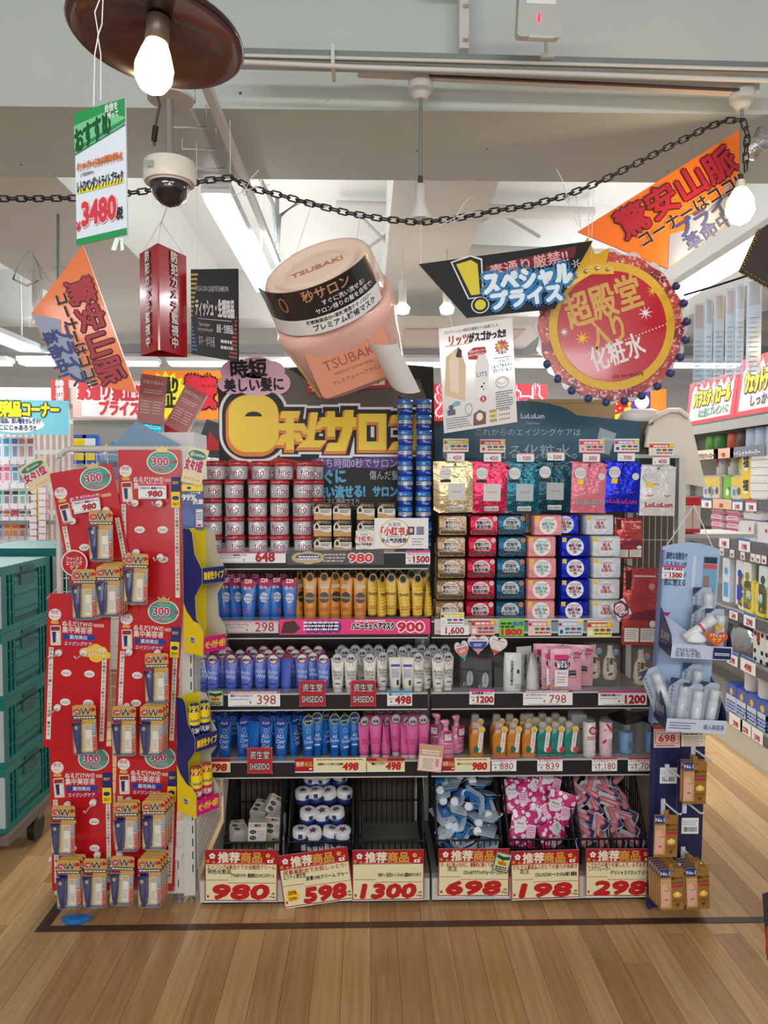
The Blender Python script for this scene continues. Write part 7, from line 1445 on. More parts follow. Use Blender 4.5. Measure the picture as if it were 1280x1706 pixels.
def mk_foam():
    t = thing('foam_essence_pack', '', 'blister pack'); MB().plate(rrect(-.034, 0, .034, .165, .008), .0, .0015, M((176, 190, 204), .2, coat=.5)).build('card', t)
    MB().lathe([(.01, .015), (.012, .0165), (.10, .0165), (.102, .013), (.106, .0155), (.14, .0155), (.144, .012)], M((214, 218, 222), .2, coat=.5), 16, cx=.012, cy=-.02).build('canister', t)
    mb = MB(); mb.vtext('高密着微細泡', -.022, .135, .008, nb, -.001, .014); mb.vtext('うるおい浸透', -.010, .118, .006, nb, -.001, .010); mb.flat([(-.034, .165), (-.034, .13), (.0, .165)], -.0008, M((50, 60, 90))); mb.build('print', t)
    mb = MB(); mb.rings([[(x, y_, z) for x, z in rrect(-.031, .005, .031, .148, .008, 3)] for y_ in (-.0005, -.036)], film((236, 242, 248), .14), False, True); mb.build('clear_blister', t); return t
KF = Kit(mk_foam)
for lx, ly, lz, ry, lb in ((.165, -.075, .275, -.0, 'front of the upper tier, at right'), (.128, -.045, .278, .06, 'second on the upper tier'), (.150, -.020, .34, -.05, 'highest on the upper tier, at the back'), (.095, -.09, .018, .05, 'front of the lower tier'), (.150, -.075, .022, .12, 'lower tier, upright at the right'), (.055, -.06, .026, .10, 'lower tier, second from the left cheek'), (.03, -.03, .06, -.42, 'lower tier, leaning far to the left'), (.125, -.018, .07, .02, 'lower tier, highest at the back')):
    KF.put(loc2(lx, ly, lz), (0, tilt+ry, 0), 'clear foam essence pack, '+lb, 'foam essence packs', (1, 1, .92))
p = loc2(.045, -.13, .33); t = thing('sample_canister', 'pale sample canister lying aslant on the upper tier', 'canister', p, (0, .95, -.1)); MB().lathe([(0, .014), (.002, .016), (.075, .016), (.078, .014), (.08, .018), (.112, .018), (.116, .015)], M((222, 226, 230), .25, coat=.4), 18).build('canister', t); MB().lathe([(.06, .0165), (.068, .0165)], M((220, 60, 120)), 18, cap0=False, cap1=False).build('pink_band', t)
p = loc2(.075, -.15, .325); mono(MB().rings([[(a_*math.cos(a), b_*math.sin(a), z) for a in [2*PI*i/16 for i in range(16)]] for z, a_, b_ in ((0, .03, .018), (.008, .034, .02), (.02, .026, .014), (.032, .006, .004))], M((236, 238, 240), .5)), 'foam_model', 'white moulded blob of foam on the upper tier', 'foam model', p)
def l1500(mb, W, H): white('1500', '肌美精 導入美容液', TG, .36, False)(mb, W, H)
card(1103, 942, 1140, 965, 2.60, 'price_label', 'white label reading 1500 on the pale blue stand', l1500, rot=.05, group='labels on the right stands')
def gourd(mb, W, H): mb.plate([(W*.46*math.sin(a)**3, H*.36*((13*math.cos(a)-5*math.cos(2*a)-2*math.cos(3*a)-math.cos(4*a))/16)-H*.05) for a in [2*PI*i/28 for i in range(28)]][::-1], -.003, -.001, M((214, 90, 50), .35)); mb.plate([(-W*.1, H*.3), (W*.16, H*.3), (W*.22, H*.5), (W*.1, H*.42), (W*.03, H*.52), (-W*.05, H*.42), (-W*.14, H*.48)], -.0035, -.001, M((226, 170, 40))); mb.text('かりにゅう', 0, H*.0, H*.12, WHITE, -.0036, .02, wm=W*.6); mb.text('ケア', 0, -H*.2, H*.14, YEL, -.0036, .04)
p = at(1194, 1061, 2.46); mb = MB(); gourd(mb, .082, .082); mono(mb, 'heart_sticker', 'orange heart sticker with a small yellow crown on the upper tier', 'sticker', p, (0, .1, 0))
# navy hanging strip
q = at(1127, 1362, 2.76); kk = 2.76/F; W2, H2 = 92*kk, 314*kk; tl = .015
ns = thing('hanging_strip', 'tall navy hook board with white hooks and barcode labels', 'display board', q, (0, tl, 0))
MB().box(-W2/2, W2/2, 0, .012, -H2/2, H2/2, M((32, 34, 78), .35, coat=.3)).box(-W2/2, -W2/2+.012, -.012, .0, -H2/2, H2/2, M((36, 40, 96), .4)).box(-.001, .001, -.001, 0, -H2/2, H2/2-.12, M((90, 94, 140))).build('board', ns)
def nl(x, y): return ((x-1127)*kk, (1362-y)*kk)
for x, y in ((1108, 1282), (1152, 1250), (1103, 1342), (1140, 1340), (1104, 1427), (1140, 1425)):
    a_, b_ = nl(x, y); mb = MB(); mb.box(a_-.008, a_+.008, -.005, .0, b_-.03, b_+.028, M((206, 214, 226), .35)); mb.tube([(a_+.004, -.005, b_+.015), (a_+.03, -.07, b_-.0), (a_+.036, -.08, b_+.005)], .004, M((224, 226, 230), .3), 6); mb.build('hook', ns)
for x, y in ((1111, 1289), (1151, 1376)):
    a_, b_ = nl(x, y); mb = MB(); mb.plate([(a_-.032, b_-.03), (a_+.032, b_-.03), (a_+.032, b_+.03), (a_-.032, b_+.03)], -.002, -.0005, WHITE); mb.lines(a_-.028, a_+.028, b_+.018, .002, GREY, -.0026, 3, .007)
    r3 = random.Random(x)
    xx = a_-.024
    while xx < a_+.024: ww = r3.choice((.0008, .0014, .002)); mb.rect(xx, b_-.022, xx+ww, b_-.004, -.0026, INK); xx += ww+r3.choice((.0008, .0012, .002))
    mb.build('barcode_label', ns)
card(1089, 1209, 1134, 1246, 2.735, 'price_label', 'red bordered label reading 698 at the top of the navy board', lambda mb, W, H: (mb.rect(-W/2, -H/2, W/2, H/2, -.0012, M((226, 190, 180))), mb.rect(-W/2, H*.36, W/2, H/2, -.0016, M((180, 50, 40))), mb.frame(-W*.46, -H*.3, W*.46, H*.3, .002, -.0018, DRED), mb.text('698', 0, -H*.22, H*.34, DRED, -.002, .02, w=W*.62), mb.lines(-W*.4, W*.4, H*.14, .003, GREY, -.002), mb.lines(-W*.4, W*.3, -H*.42, .004, DRED, -.002)), group='labels on the right stands')
card(1135, 1209, 1176, 1244, 2.735, 'notice_card', 'cream printed notice right of the 698 label', lambda mb, W, H: (mb.lines(-W*.45, W*.2, H*.34, .005, INK, -.0012, 3, .010), mb.disc(W*.3, H*.2, W*.13, -.0014, M((206, 140, 90)), 14), mb.lines(-W*.4, W*.4, -H*.12, .002, GREY, -.0012, 5, .006), mb.rect(-W*.45, -H*.02, W*.45, H*.0, -.0012, M((150, 120, 70)))), cat='notice', base=M((228, 214, 190), .5))
GM = M((176, 130, 62), .28, .35, var=.15, vscale=20)
def mk_gel():
    t = thing('gel_mask_pouch', '', 'pouch'); w_, h = .043, .155
    MB().plate(rrect(-w_, -h, w_, .0, .004), -.004, .001, GM).plate(rrect(-.009, -.002, .009, .018, .003), -.002, .0, GM).build('pouch', t)
    mb = MB(); y = -.0046; mb.rect(-w_*.95, -.032, -.006, -.002, y, M((40, 60, 130))); mb.text('No.1', -.023, -.024, .013, WHITE, y-.0004, .02); mb.rect(.0, -.012, .012, -.006, y, M((60, 90, 160)))
    mb.rect(-w_*.95, -h*.94, -.002, -.038, y, M((206, 158, 116))); mb.flat([(-w_*.9, -h*.9), (-.012, -h*.9), (-.006, -.09), (-.02, -.055), (-w_*.9, -.06)], y-.0003, M((226, 176, 150))); mb.rings([[(-.018+.008*math.cos(a), y-.0006, -.078-.003*math.sin(a)+dz) for a in [PI*i/6 for i in range(7)]] for dz in (0, -.0015)], INK, False, False, closed=False); mb.rect(-.026, -.118, -.014, -.113, y-.0006, M((190, 80, 70)))
    mb.text('濃密ロイヤル', .020, -.042, .009, M((60, 36, 20)), y-.0003, .02, wm=.042); mb.text('ジュレマスク', .020, -.058, .010, M((60, 36, 20)), y-.0003, .02, wm=.042); mb.rect(.001, -.070, .042, -.062, y-.0003, MG); mb.disc(.02, -.098, .016, y-.0003, M((236, 190, 70)), 18, .010); mb.disc(.02, -.094, .008, y-.0006, M((250, 226, 130)), 12, .008); mb.flat([(.010, -.13), (.03, -.13), (.02, -.144)], y-.0003, M((110, 60, 40))); mb.lines(.004, .038, -.118, .002, M((90, 56, 30)), y-.0003, 2, .005); mb.build('print', t); return t
KGM = Kit(mk_gel)
for x, y, n_, rt, lb in ((1158, 1268, 2, .0, 'hanging upper right on the navy board'), (1110, 1357, 1, .0, 'hanging alone mid left on the navy board'), (1118, 1446, 6, .05, 'in the lower left stack'), (1161, 1444, 5, .06, 'in the lower right stack')):
    for j in range(n_): KGM.put(at(x, y, 2.665)+Vector((-.004*j if n_ > 1 else 0, .011*j, .003*j)), (0, tl-rt+.0, 0), 'gold gel mask pouch %s%s' % (lb, '' if n_ == 1 else ', frontmost' if j == 0 else ', %s from the front' % ORD[j]), 'gold gel mask pouches')
# end of another display edge, bottom right
o0 = at(1290, 1600, 2.3)
mono(MB().add([(-.02, 0, 0), (.1, 0, 0), (.1, 0, .25), (-.04, 0, .215), (-.02, .004, 0), (.1, .004, 0), (.1, .004, .25), (-.04, .004, .215)], [(0, 1, 2, 3), (7, 6, 5, 4), (0, 3, 7, 4), (3, 2, 6, 7)], M((60, 50, 60), .35)).rect(-.028, .02, .1, .11, -.0006, M((170, 50, 44))), 'corner_card', 'dark and red card corner just entering at the lower right edge', 'card', o0)
# ================================================================ CRATES ON A DOLLY
TC = M((0, 112, 104), .4, var=.08, vscale=4); TCD = M((0, 76, 72), .45); GRC = M((170, 186, 186), .45)
def mk_crate():
    t = thing('folding_crate', '', 'crate'); L_, W_, H_ = .46, .40, .252
    # body inset panels with posts and rims; origin at the front right bottom corner, running back and to the left
    mb = MB(); mb.box(-W_+.008, -.008, .008, L_-.008, 0, H_-.004, TCD); mb.build('body', t)
    for nm, a in (('lid', (-W_, 0, 0, L_, H_-.035, H_)), ('bottom_rim', (-W_, 0, 0, L_, .0, .022))): mb = MB(); mb.box(*a, TC); mb.build(nm, t)
    for y0, y1 in ((0, .045), (L_-.045, L_)): MB().box(-.014, 0, y0, y1, .022, H_-.035, TC).build('corner_post', t)
    for x0, x1 in ((-.03, 0), (-W_, -W_+.03)): MB().box(x0, x1, -.002, .012, .022, H_-.035, GRC).build('corner_guard', t)
    mb = MB(); mb.box(-.012, -.004, .12, .34, .045, .20, TC); mb.build('side_panel', t)
    for y in (.075, .105, .355, .385): MB().box(-.012, -.001, y-.005, y+.005, .022, H_-.035, TC).build('rib', t)
    for z in (.07, .13, .18): MB().box(-.012, -.002, .05, .41, z-.003, z+.003, TCD).build('rib', t)
    MB().box(-.006, .001, .17, .29, .165, .205, M((40, 90, 86), .5)).build('handle_hole', t)
    MB().box(-.01, .004, .17, .29, H_-.03, H_-.012, TCD).build('latch', t)
    MB().plate([(-W_+.04, .05), (-.04, .05), (-.04, .2), (-W_+.04, .2)], -.001, .01, TC).build('front_panel', t)
    return t
KC = Kit(mk_crate); x0 = -1.435
for i in range(4): KC.put((x0, 2.98, .203+i*.266), (0, 0, .0), 'teal folding crate in the near stack, %s' % ('bottom', 'second up', 'third up', 'topmost')[i], 'teal crates', (1, 1, 1.05))
for i in range(4): KC.put((x0+.03, 3.47, .203+i*.276), (0, 0, 0), 'teal folding crate in the far stack behind, %s' % ('bottom', 'second up', 'third up', 'topmost')[i], 'teal crates', (1, 1, 1.06))
t = thing('dolly', 'dark dolly on casters under the teal crates', 'dolly', (x0, 2.96, 0)); MB().box(-.46, .02, .0, 1.0, .165, .2, M((110, 96, 84), .6)).build('deck', t)
for x, y in ((-.05, .40), (-.05, .9), (-.4, .12), (-.4, .8)):
    mb = MB(); mb.tube([(x-.015, y, .06), (x+.015, y, .06)], .058, M((30, 30, 32), .5), 16); mb.build('wheel', t); MB().box(x-.022, x+.022, y-.02, y+.02, .1, .165, GREY).build('fork', t)
# ================================================================ TISSUE SHELVES ON THE RIGHT
XS = 2.19; YA, YZ = 3.75, 6.4
LS = [.20, .56, .83, 1.255, 1.49, 1.80, 1.965]
rs = thing('tissue_shelving', 'long grey shelving along the right side full of tissues and paper goods', 'shelving', (XS, YA, 0))
GS = M((188, 186, 180), .5)
MB().box(0, .5, 0, YZ-YA, .0, .14, M((204, 198, 184), .5)).build('base', rs); MB().box(.5, .53, 0, YZ-YA, 0, 2.0, GS).build('back_panel', rs)
for z in LS:
    MB().box(.0, .5, 0, YZ-YA, z-.025, z-.003, GS).build('shelf', rs); mb = MB(); mb.box(-.012, 0, 0, YZ-YA, z-.05, z+.006, M((92, 94, 98), .4) if z < 1.8 else M((170, 168, 162), .5)); mb.build('price_rail', rs)
for y in (0, 1.2, 2.4): MB().box(.46, .5, y, y+.04, .14, 2.0, GS).build('upright', rs)
def yat(px, x=XS):  # depth where the shelf face meets picture column px
    lo, hi = 2.5, 12
    for _ in range(40):
        m_ = (lo+hi)/2
        d = CR.transposed() @ Vector((x, m_, 0)); u = CX+F*d.x/-d.z
        if u > px: lo = m_
        else: hi = m_
    return lo
RZ = (0, 0, -PI/2)   # things facing the aisle (-x)
def put_r(kit, px, z, lb, grp, dx=.06, sc_=(1, 1, 1), rz=0): return kit.put((XS+dx, yat(px), z), (0, 0, -PI/2+rz), lb, grp, sc_)
def mk_round(w_, h, d, m, pr, name, cat, soft=.02):
    def f():
        t = thing(name, '', cat)
        MB().rings([[(x, y_, z) for x, z in rrect(-w_/2*a, h*(1-b)/2, w_/2*a, h*(1+b)/2, soft, 3)] for y_, a, b in ((d, .92, .92), (d-.01, 1, 1), (-d+.01, 1, 1), (-d, .92, .92))], m).build('body', t)
        mb = MB(); pr(mb, w_, h, -d-.0008); mb.build('print', t); return t
    return f
PKP = M((246, 214, 226), .3, coat=.3)
KT1 = Kit(mk_round(.16, .045, .05, PKP, lambda mb, w_, h, y: (mb.rect(-w_*.42, h*.1, w_*.42, h*.35, y, M((232, 80, 130))), mb.lines(-w_*.3, w_*.3, h*.6, .008, M((220, 130, 170)), y)), 'wet_wipe_pack', 'wipes'))
rws = ['bottom', 'second', 'third', 'fourth', 'fifth', 'sixth']
for c_, px in enumerate((1189, 1215)):
    for r_i in range(5): put_r(KT1, px+(r_i % 2), 1.258+r_i*.047, 'pink and white wipe pack, %s column, %s up' % (('left', 'right')[c_], rws[r_i]), 'pink wipe packs', .07)
KT2 = Kit(mk_round(.24, .12, .08, M((238, 238, 240), .25, coat=.4, bump=.4, bscale=12), lambda mb, w_, h, y: (mb.flat([(-w_*.4, h*.05), (w_*.4, h*.05), (w_*.4, h*.35)], y, M((226, 228, 236))), mb.disc(w_*.1, h*.6, .012, y, M((206, 60, 90)), 10)), 'soft_tissue_pack', 'tissue pack', .03))
put_r(KT2, 1245, 1.258, 'white soft tissue pack right of the pink wipes, lower', 'white tissue packs', .09); put_r(KT2, 1272, 1.258, 'white soft tissue pack cut by the picture edge', 'white tissue packs', .09, (1, 1, 1)); put_r(KT2, 1250, 1.382, 'white soft tissue pack on top with a pink letter print', 'white tissue packs', .1, (1, 1, .65))
KG1 = Kit(mk_round(.11, .15, .05, M((120, 190, 60), .3), lambda mb, w_, h, y: (mb.disc(0, h*.3, w_*.2, y, M((236, 240, 230)), 12), mb.disc(w_*.2, h*.45, w_*.12, y-.0004, M((60, 140, 40)), 10)), 'green_paper_pack', 'paper pack'))
put_r(KG1, 1210, 1.493, 'green paper pack with white daisies on the fourth shelf', 'green paper packs'); put_r(KG1, 1196, 1.493, 'green paper pack beside the beige one', 'green paper packs', .2)
KB1 = Kit(mk_round(.14, .15, .05, M((214, 204, 186), .4, var=.3, vscale=30), lambda mb, w_, h, y: (mb.rect(-w_*.45, h*.55, w_*.45, h*.9, y, M((236, 206, 80))), mb.disc(-w_*.2, h*.3, w_*.15, y, M((90, 150, 190)), 10), mb.disc(w_*.2, h*.35, w_*.17, y, M((120, 96, 80)), 10)), 'printed_roll_pack', 'roll pack'))
put_r(KB1, 1177, 1.493, 'yellow and blue printed roll pack nearest the end of the shelf', 'printed roll packs'); put_r(KB1, 1189, 1.493, 'yellow and blue printed roll pack next inwards', 'printed roll packs'); put_r(KB1, 1225, 1.493, 'patterned roll pack beside the green daisies', 'printed roll packs')
KY1 = Kit(mk_round(.12, .28, .06, M((240, 200, 40), .3, coat=.3), lambda mb, w_, h, y: (mb.disc(0, h*.74, w_*.32, y, M((250, 240, 200)), 14), mb.text('福', 0, h*.7, .05, INK, y-.0006, .03), mb.disc(0, h*.26, w_*.32, y, M((250, 240, 200)), 14), mb.text('福', 0, h*.22, .05, INK, y-.0006, .03)), 'yellow_tissue_roll', 'roll pack'))
put_r(KY1, 1243, 1.493, 'tall yellow paper pack with two round lucky seals', 'yellow paper packs'); 
KC1 = Kit(mk_round(.2, .27, .07, M((226, 228, 224), .2, coat=.5, bump=.4, bscale=14), lambda mb, w_, h, y: [mb.rect(-w_*.45, h*(.05+.16*i), w_*.45, h*(.06+.16*i), y, GREY) for i in range(6)], 'clear_roll_pack', 'roll pack'))
put_r(KC1, 1268, 1.493, 'clear wrapped white paper stack beside the yellow pack', 'clear paper stacks')
KL = Kit(mk_round(.15, .19, .07, M((150, 200, 60), .25, coat=.4, bump=.5, bscale=18), lambda mb, w_, h, y: mb.disc(0, h*.5, w_*.3, y, M((200, 224, 150)), 12), 'green_bagged_rolls', 'roll pack', .04))
put_r(KL, 1226, 1.57, 'bright green bagged rolls standing high on the fourth shelf', 'green bagged rolls', .12)
for i, (px, c, lb) in enumerate(((1168, (90, 160, 60), 'green novelty roll at the left end of the second shelf'), (1182, (70, 130, 60), 'darker green novelty roll beside it'), (1203, (190, 80, 60), 'red and blue melon-striped roll'), (1218, (90, 70, 60), 'brown and black cow-print roll'))):
    t = thing('novelty_roll', lb, 'paper roll', (XS+.09, yat(px), 1.803), group='novelty paper rolls'); MB().lathe([(0, .045), (.01, .055), (.09, .055), (.10, .045), (.102, .02)], M(c, .4, var=.4, vscale=25), 16).build('roll', t)
for i, px in enumerate((1233, 1248, 1266, 1279)):
    t = thing('toilet_roll', 'pale blue printed roll on the second shelf, %s from the left' % ORD[i], 'paper roll', (XS+.09, yat(px), 1.803), group='pale blue rolls'); MB().lathe([(0, .05), (.004, .053), (.105, .053), (.11, .05)], M((190, 204, 224), .6, var=.15, vscale=40), 16).build('roll', t); MB().lathe([(.1101, .018), (.1102, .010)], BLACK, 12).build('core', t)
for px, lb in ((1184, 'left of two grey ribbed canisters on the third shelf'), (1203, 'right of two white canisters on the third shelf')):
    t = thing('canister', lb, 'canister', (XS+.09, yat(px), 1.645), group='canisters'); MB().lathe([(0, .045), (.004, .048), (.14, .048), (.145, .044)], M((214, 214, 212), .4), 16).build('body', t); mb = MB(); mb.rect(-.012, .05, .012, .1, 0, DRED); o = mb.build('label', t); o.location = (-.0485, 0, 0); o.rotation_euler = (0, 0, -PI/2)
mono(MB().box(0, .35, -.5, .5, 0, .012, GS), 'shelf_insert', 'short grey insert shelf carrying the two canisters', 'shelf', (XS+.02, yat(1190), 1.632))
# hanging packs on pegs under the third shelf
for i, (px, c, c2) in enumerate(((1205, (226, 236, 246), (90, 170, 226)), (1222, (236, 238, 250), (50, 70, 190)), (1240, (230, 236, 220), (150, 150, 30)), (1257, (40, 44, 48), (160, 160, 40)), (1266, (226, 236, 236), (60, 90, 60)), (1276, (220, 222, 226), (90, 100, 130)))):
    t = thing('hanging_wipe_pack', ('white and sky blue', 'white and deep blue', 'black-edged white and olive', 'black and olive', 'pale narrow', 'grey-white')[i]+' wipe pack hanging under the grey rail', 'wipe pack', (XS+.05+.02*(i % 2), yat(px), 1.13), (0, 0, -PI/2), 'hanging wipe packs')
    MB().rings([[(x, y_, z) for x, z in rrect(-.05*a, -.27-.0, .05*a, 0, .01, 2)] for y_, a in ((.02, .9), (0, 1), (-.02, .9))], M(c, .25, coat=.4)).build('pack', t); mb = MB(); mb.rect(-.03, -.24, .03, -.15, -.0206, M(c2)); mb.disc(0, -.08, .025, -.0206, M(c2), 12); mb.build('print', t)
    t2 = thing('small_price_tag', 'small white tag on the hook rail above the %s wipe pack' % ('first', 'second', 'third', 'fourth', 'fifth', 'sixth')[i], 'price tag', (XS-.01, yat(px+3), 1.15+.0), (0, 0, -PI/2), 'small tags under the grey rail'); MB().plate([(-.025, 0), (.025, 0), (.025, .045), (-.025, .045)], -.001, .001, WHITE).build('tag', t2); MB().text('98', .0, .006, .02, DRED, -.0016, .03).build('print', t2)
KYT = Kit(mk_round(.13, .20, .07, M((236, 214, 70), .25, coat=.4, bump=.4, bscale=12), lambda mb, w_, h, y: (mb.disc(0, h*.5, w_*.25, y, M((60, 150, 70)), 16), mb.disc(w_*.12, h*.25, w_*.1, y-.0004, M((240, 140, 40)), 10), mb.text('柿', 0, h*.45, .04, WHITE, y-.0008, .03)), 'yellow_tissue_pack', 'tissue pack', .03))
for i, px in enumerate((1243, 1262, 1281)): put_r(KYT, px, .833, 'yellow tissue pack with green disc, %s from the left' % ORD[i], 'yellow tissue packs', .1)
KWT = Kit(mk_round(.15, .11, .07, M((240, 238, 226), .3, bump=.3), lambda mb, w_, h, y: (mb.disc(0, h*.5, w_*.2, y, M((230, 200, 60)), 12), mb.disc(-.03, h*.3, .012, y, M((80, 80, 80)), 8)), 'cream_tissue_pack', 'tissue pack', .03))
for i in range(2): put_r(KWT, 1229, .833+.115*i, 'cream tissue pack with yellow spot, %s' % ('lower', 'upper')[i], 'cream tissue packs', .12)
KPD = Kit(mk_round(.13, .20, .06, M((234, 232, 226), .35), lambda mb, w_, h, y: [mb.disc(a*w_, b*h, w_*.11, y-.0001*i, BLACK, 10) for i, (a, b) in enumerate(((-.3, .85), (.3, .85), (-.3, .35), (.3, .35), (0, .6), (-.25, .1), (.25, .1)))]+[mb.rect(-w_*.15, h*.62, w_*.1, h*.9, y-.001, DRED)], 'spotted_tissue_pack', 'tissue pack', .02))
for i, px in enumerate((1258, 1278)): put_r(KPD, px, .563, 'white tissue pack with black spots, %s' % ('left', 'right')[i], 'black-spotted packs', .1)
t = thing('silver_bag', 'crumpled silver bag of rolls on the low shelf behind the blue stand', 'bag', (XS+.10, yat(1228), .563), (0, 0, -PI/2)); MB().rings([sup(.15, .07, 0, 20), sup(.17, .08, .06, 20), sup(.14, .06, .15, 20), sup(.05, .02, .2, 20)], foil((150, 152, 156), .2, 14, 1)).build('bag', t)
KBR = Kit(mk_round(.13, .17, .055, M((40, 90, 190), .25, coat=.4), lambda mb, w_, h, y: (mb.rect(-w_*.5, h*.0, w_*.5, h*.55, y, M((214, 224, 236))), mb.disc(0, h*.7, w_*.16, y, M((240, 190, 60)), 12), mb.lines(-w_*.4, w_*.4, h*.3, .012, M((60, 90, 170)), y-.0005, 3, .02)), 'blue_towel_pack', 'towel pack'))
for i, px in enumerate((1216, 1233, 1250, 1268, 1284)): put_r(KBR, px, .203, 'blue and white kitchen roll pack on the bottom shelf, %s from the left' % ORD[i], 'blue kitchen roll packs', .09)
for i, px in enumerate((1239, 1262)):
    t = thing('white_tub', 'white capped tub above the blue packs, %s' % ('left', 'right')[i], 'tub', (XS+.09, yat(px), .375), group='white tubs'); MB().lathe([(0, .05), (.01, .055), (.09, .055), (.095, .06), (.13, .06), (.135, .05)], M((220, 222, 226), .4), 16).build('tub', t)
# rail labels along the right shelves
def rlab(px, z, txt, lb, w_=.08, h=.055, top=M((60, 110, 180)), base=WHITE, col=DRED):
    mb = MB(); mb.plate([(-w_/2, 0), (w_/2, 0), (w_/2, h), (-w_/2, h)], -.001, .001, base)
    if top: mb.rect(-w_/2, h*.8, w_/2, h, -.0014, top)
    mb.text(txt, 0, h*.15, h*.42, col, -.0018, .04, wm=w_*.85); mono(mb, 'rail_label', lb, 'price label', (XS-.015, yat(px), z), (0, 0, -PI/2), 'labels on the tissue shelving')
rlab(1182, 1.745, 'バラエティロール', 'pale strip on the second rail left of a price', .30, .06, None, M((236, 220, 190)), INK); rlab(1209, 1.745, '100', 'orange price strip on the second rail', .26, .06, None, M((240, 190, 160))); rlab(1248, 1.745, 'トイレットペーパー', 'grey strip with white lettering on the second rail', .40, .06, None, M((120, 126, 140)), WHITE)
rlab(1183, 1.435, '100', 'white 100 label at the left on the third rail', .16, .06); rlab(1207, 1.435, '100', 'orange price strip on the third rail', .26, .06, None, M((240, 190, 160))); rlab(1234, 1.435, '248', 'blue-topped 248 label on the third rail', .12, .06); rlab(1257, 1.435, '298', 'pink-topped 298 label on the third rail', .12, .06, TG)
rlab(1213, 1.2, '148', 'white 148 label on the grey rail under the pink wipes', .13, .075); rlab(1247, 1.2, '198', 'white 198 label on the grey rail under the white tissues', .13, .075)
rlab(1231, .785, '248', 'white 248 label left of the 298 one on the yellow pack rail', .10, .06); rlab(1258, .775, '298', 'white 298 label on the yellow pack rail', .13, .08); rlab(1199, .515, '548', 'white 548 label low behind the blue stand', .12, .07); rlab(1230, .51, '298', 'smaller 298 label on the low rail', .13, .08); rlab(1257, .51, '498', 'larger 498 label on the low rail', .17, .09)
rlab(1208, .155, '288', 'bottom rail label reading 288, farthest along', .14, .07, None); rlab(1238, .15, '298', 'bottom rail label reading 298, the widest', .16, .07, None); rlab(1255, .15, '278', 'bottom rail label reading 278, narrow', .12, .07, None); rlab(1275, .15, '298', 'white label on the bottom rail cut by the picture edge', .12, .07, None)
# red hand-painted signs on top
def rsign(pa, pb, z0, z1, t1, t2, c2, lb):
    ya, yb = yat(pa), yat(pb); L_ = ya-yb; H_ = z1-z0; t = thing('shelf_sign', lb, 'sign', (XS, (ya+yb)/2, z0), (-.1, 0, -PI/2), 'red signs on the tissue shelving')
    MB().plate([(-L_/2, 0), (L_/2, 0), (L_/2, H_), (-L_/2, H_)], -.004, .004, M((216, 60, 70), .35)).build('board', t); mb = MB()
    P_ = []
    for i in range(14): P_.append((-L_*.42+L_*.86*i/13, H_*(.93 if i % 2 else .75)))
    mb.flat([(-L_*.44, H_*.08), (L_*.42, H_*.08)]+P_[::-1], -.0046, M((248, 214, 206))); mb.text(t1, L_*.02, H_*.42, H_*.30, M((246, 224, 60)), -.006, .06, w=L_*.74, edge=M((60, 40, 20)), eb=.07); mb.text(t2, L_*.08, H_*.16, H_*.15, c2, -.006, .03, wm=L_*.6, edge=WHITE, eb=.04); mb.build('lettering', t)
rsign(1142, 1222, 1.985, 2.27, 'バラエティロール', 'お土産にプレゼントに', M((30, 140, 110)), 'red sign with yellow lettering, left of the two above the tissues'); rsign(1223, 1322, 1.985, 2.32, 'ウェットティッシュ', 'しっかり除菌', M((30, 40, 90)), 'red sign with yellow lettering, right one cut by the picture edge')
# frosted vinyl strips hanging above
for i, (px, w_) in enumerate(((1166, 26), (1182, 18), (1199, 24), (1218, 22), (1234, 20), (1258, 34))):
    p = at(px, 505-i*8, 3.9); H_ = (p-at(px, 640-i*4, 3.9)).z; W_ = w_*2.6/F
    t = thing('vinyl_strip', 'long translucent printed strip hanging above the tissue signs, %s from the left' % ORD[i], 'strip', p, (0, 0, -.5), 'hanging vinyl strips')
    MB().plate([(-W_/2, -H_), (W_/2, -H_), (W_/2, 0), (-W_/2, 0)], -.001, .001, M((206, 222, 232), .15, alpha=.55, coat=.6)).build('sheet', t); mb = MB(); mb.rect(-W_*.35, -.13, W_*.35, -.01, -.0016, M(((200, 190, 190), (180, 190, 190), (206, 196, 180), (206, 190, 200), (196, 200, 200), (190, 196, 200))[i])); mb.lines(-W_*.3, W_*.3, -.2, .006, M((130, 160, 180)), -.0016, 12, .025, i); mb.build('print', t)
mb = MB(); mb.tube(pts((1140, 492, 3.9), (1200, 474, 3.9), (1290, 445, 3.9)), .006, BLACK, 5); mono(mb, 'strip_cord', 'dark cord carrying the translucent strips', 'cord')
# red cartons on the wall right of the end post
for i, px in enumerate((1148, 1160)):
    mono(MB().box(-.02, .02, 0, .1, 0, .17, M((206, 40, 44), .35)).box(-.0205, .0205, -.001, .0, .02, .13, M((220, 196, 186))), 'red_carton', 'tall red carton with a cream panel beyond the end post, %s' % ('left', 'right')[i], 'carton', at(px, 888, 3.55), (0, 0, 0), 'red cartons beyond the post')
mono(MB().box(-.22, .30, -.05, .3, -.02, 0, GS), 'side_shelf', 'short grey shelf carrying the red cartons', 'shelf', at(1148, 888.5, 3.6))
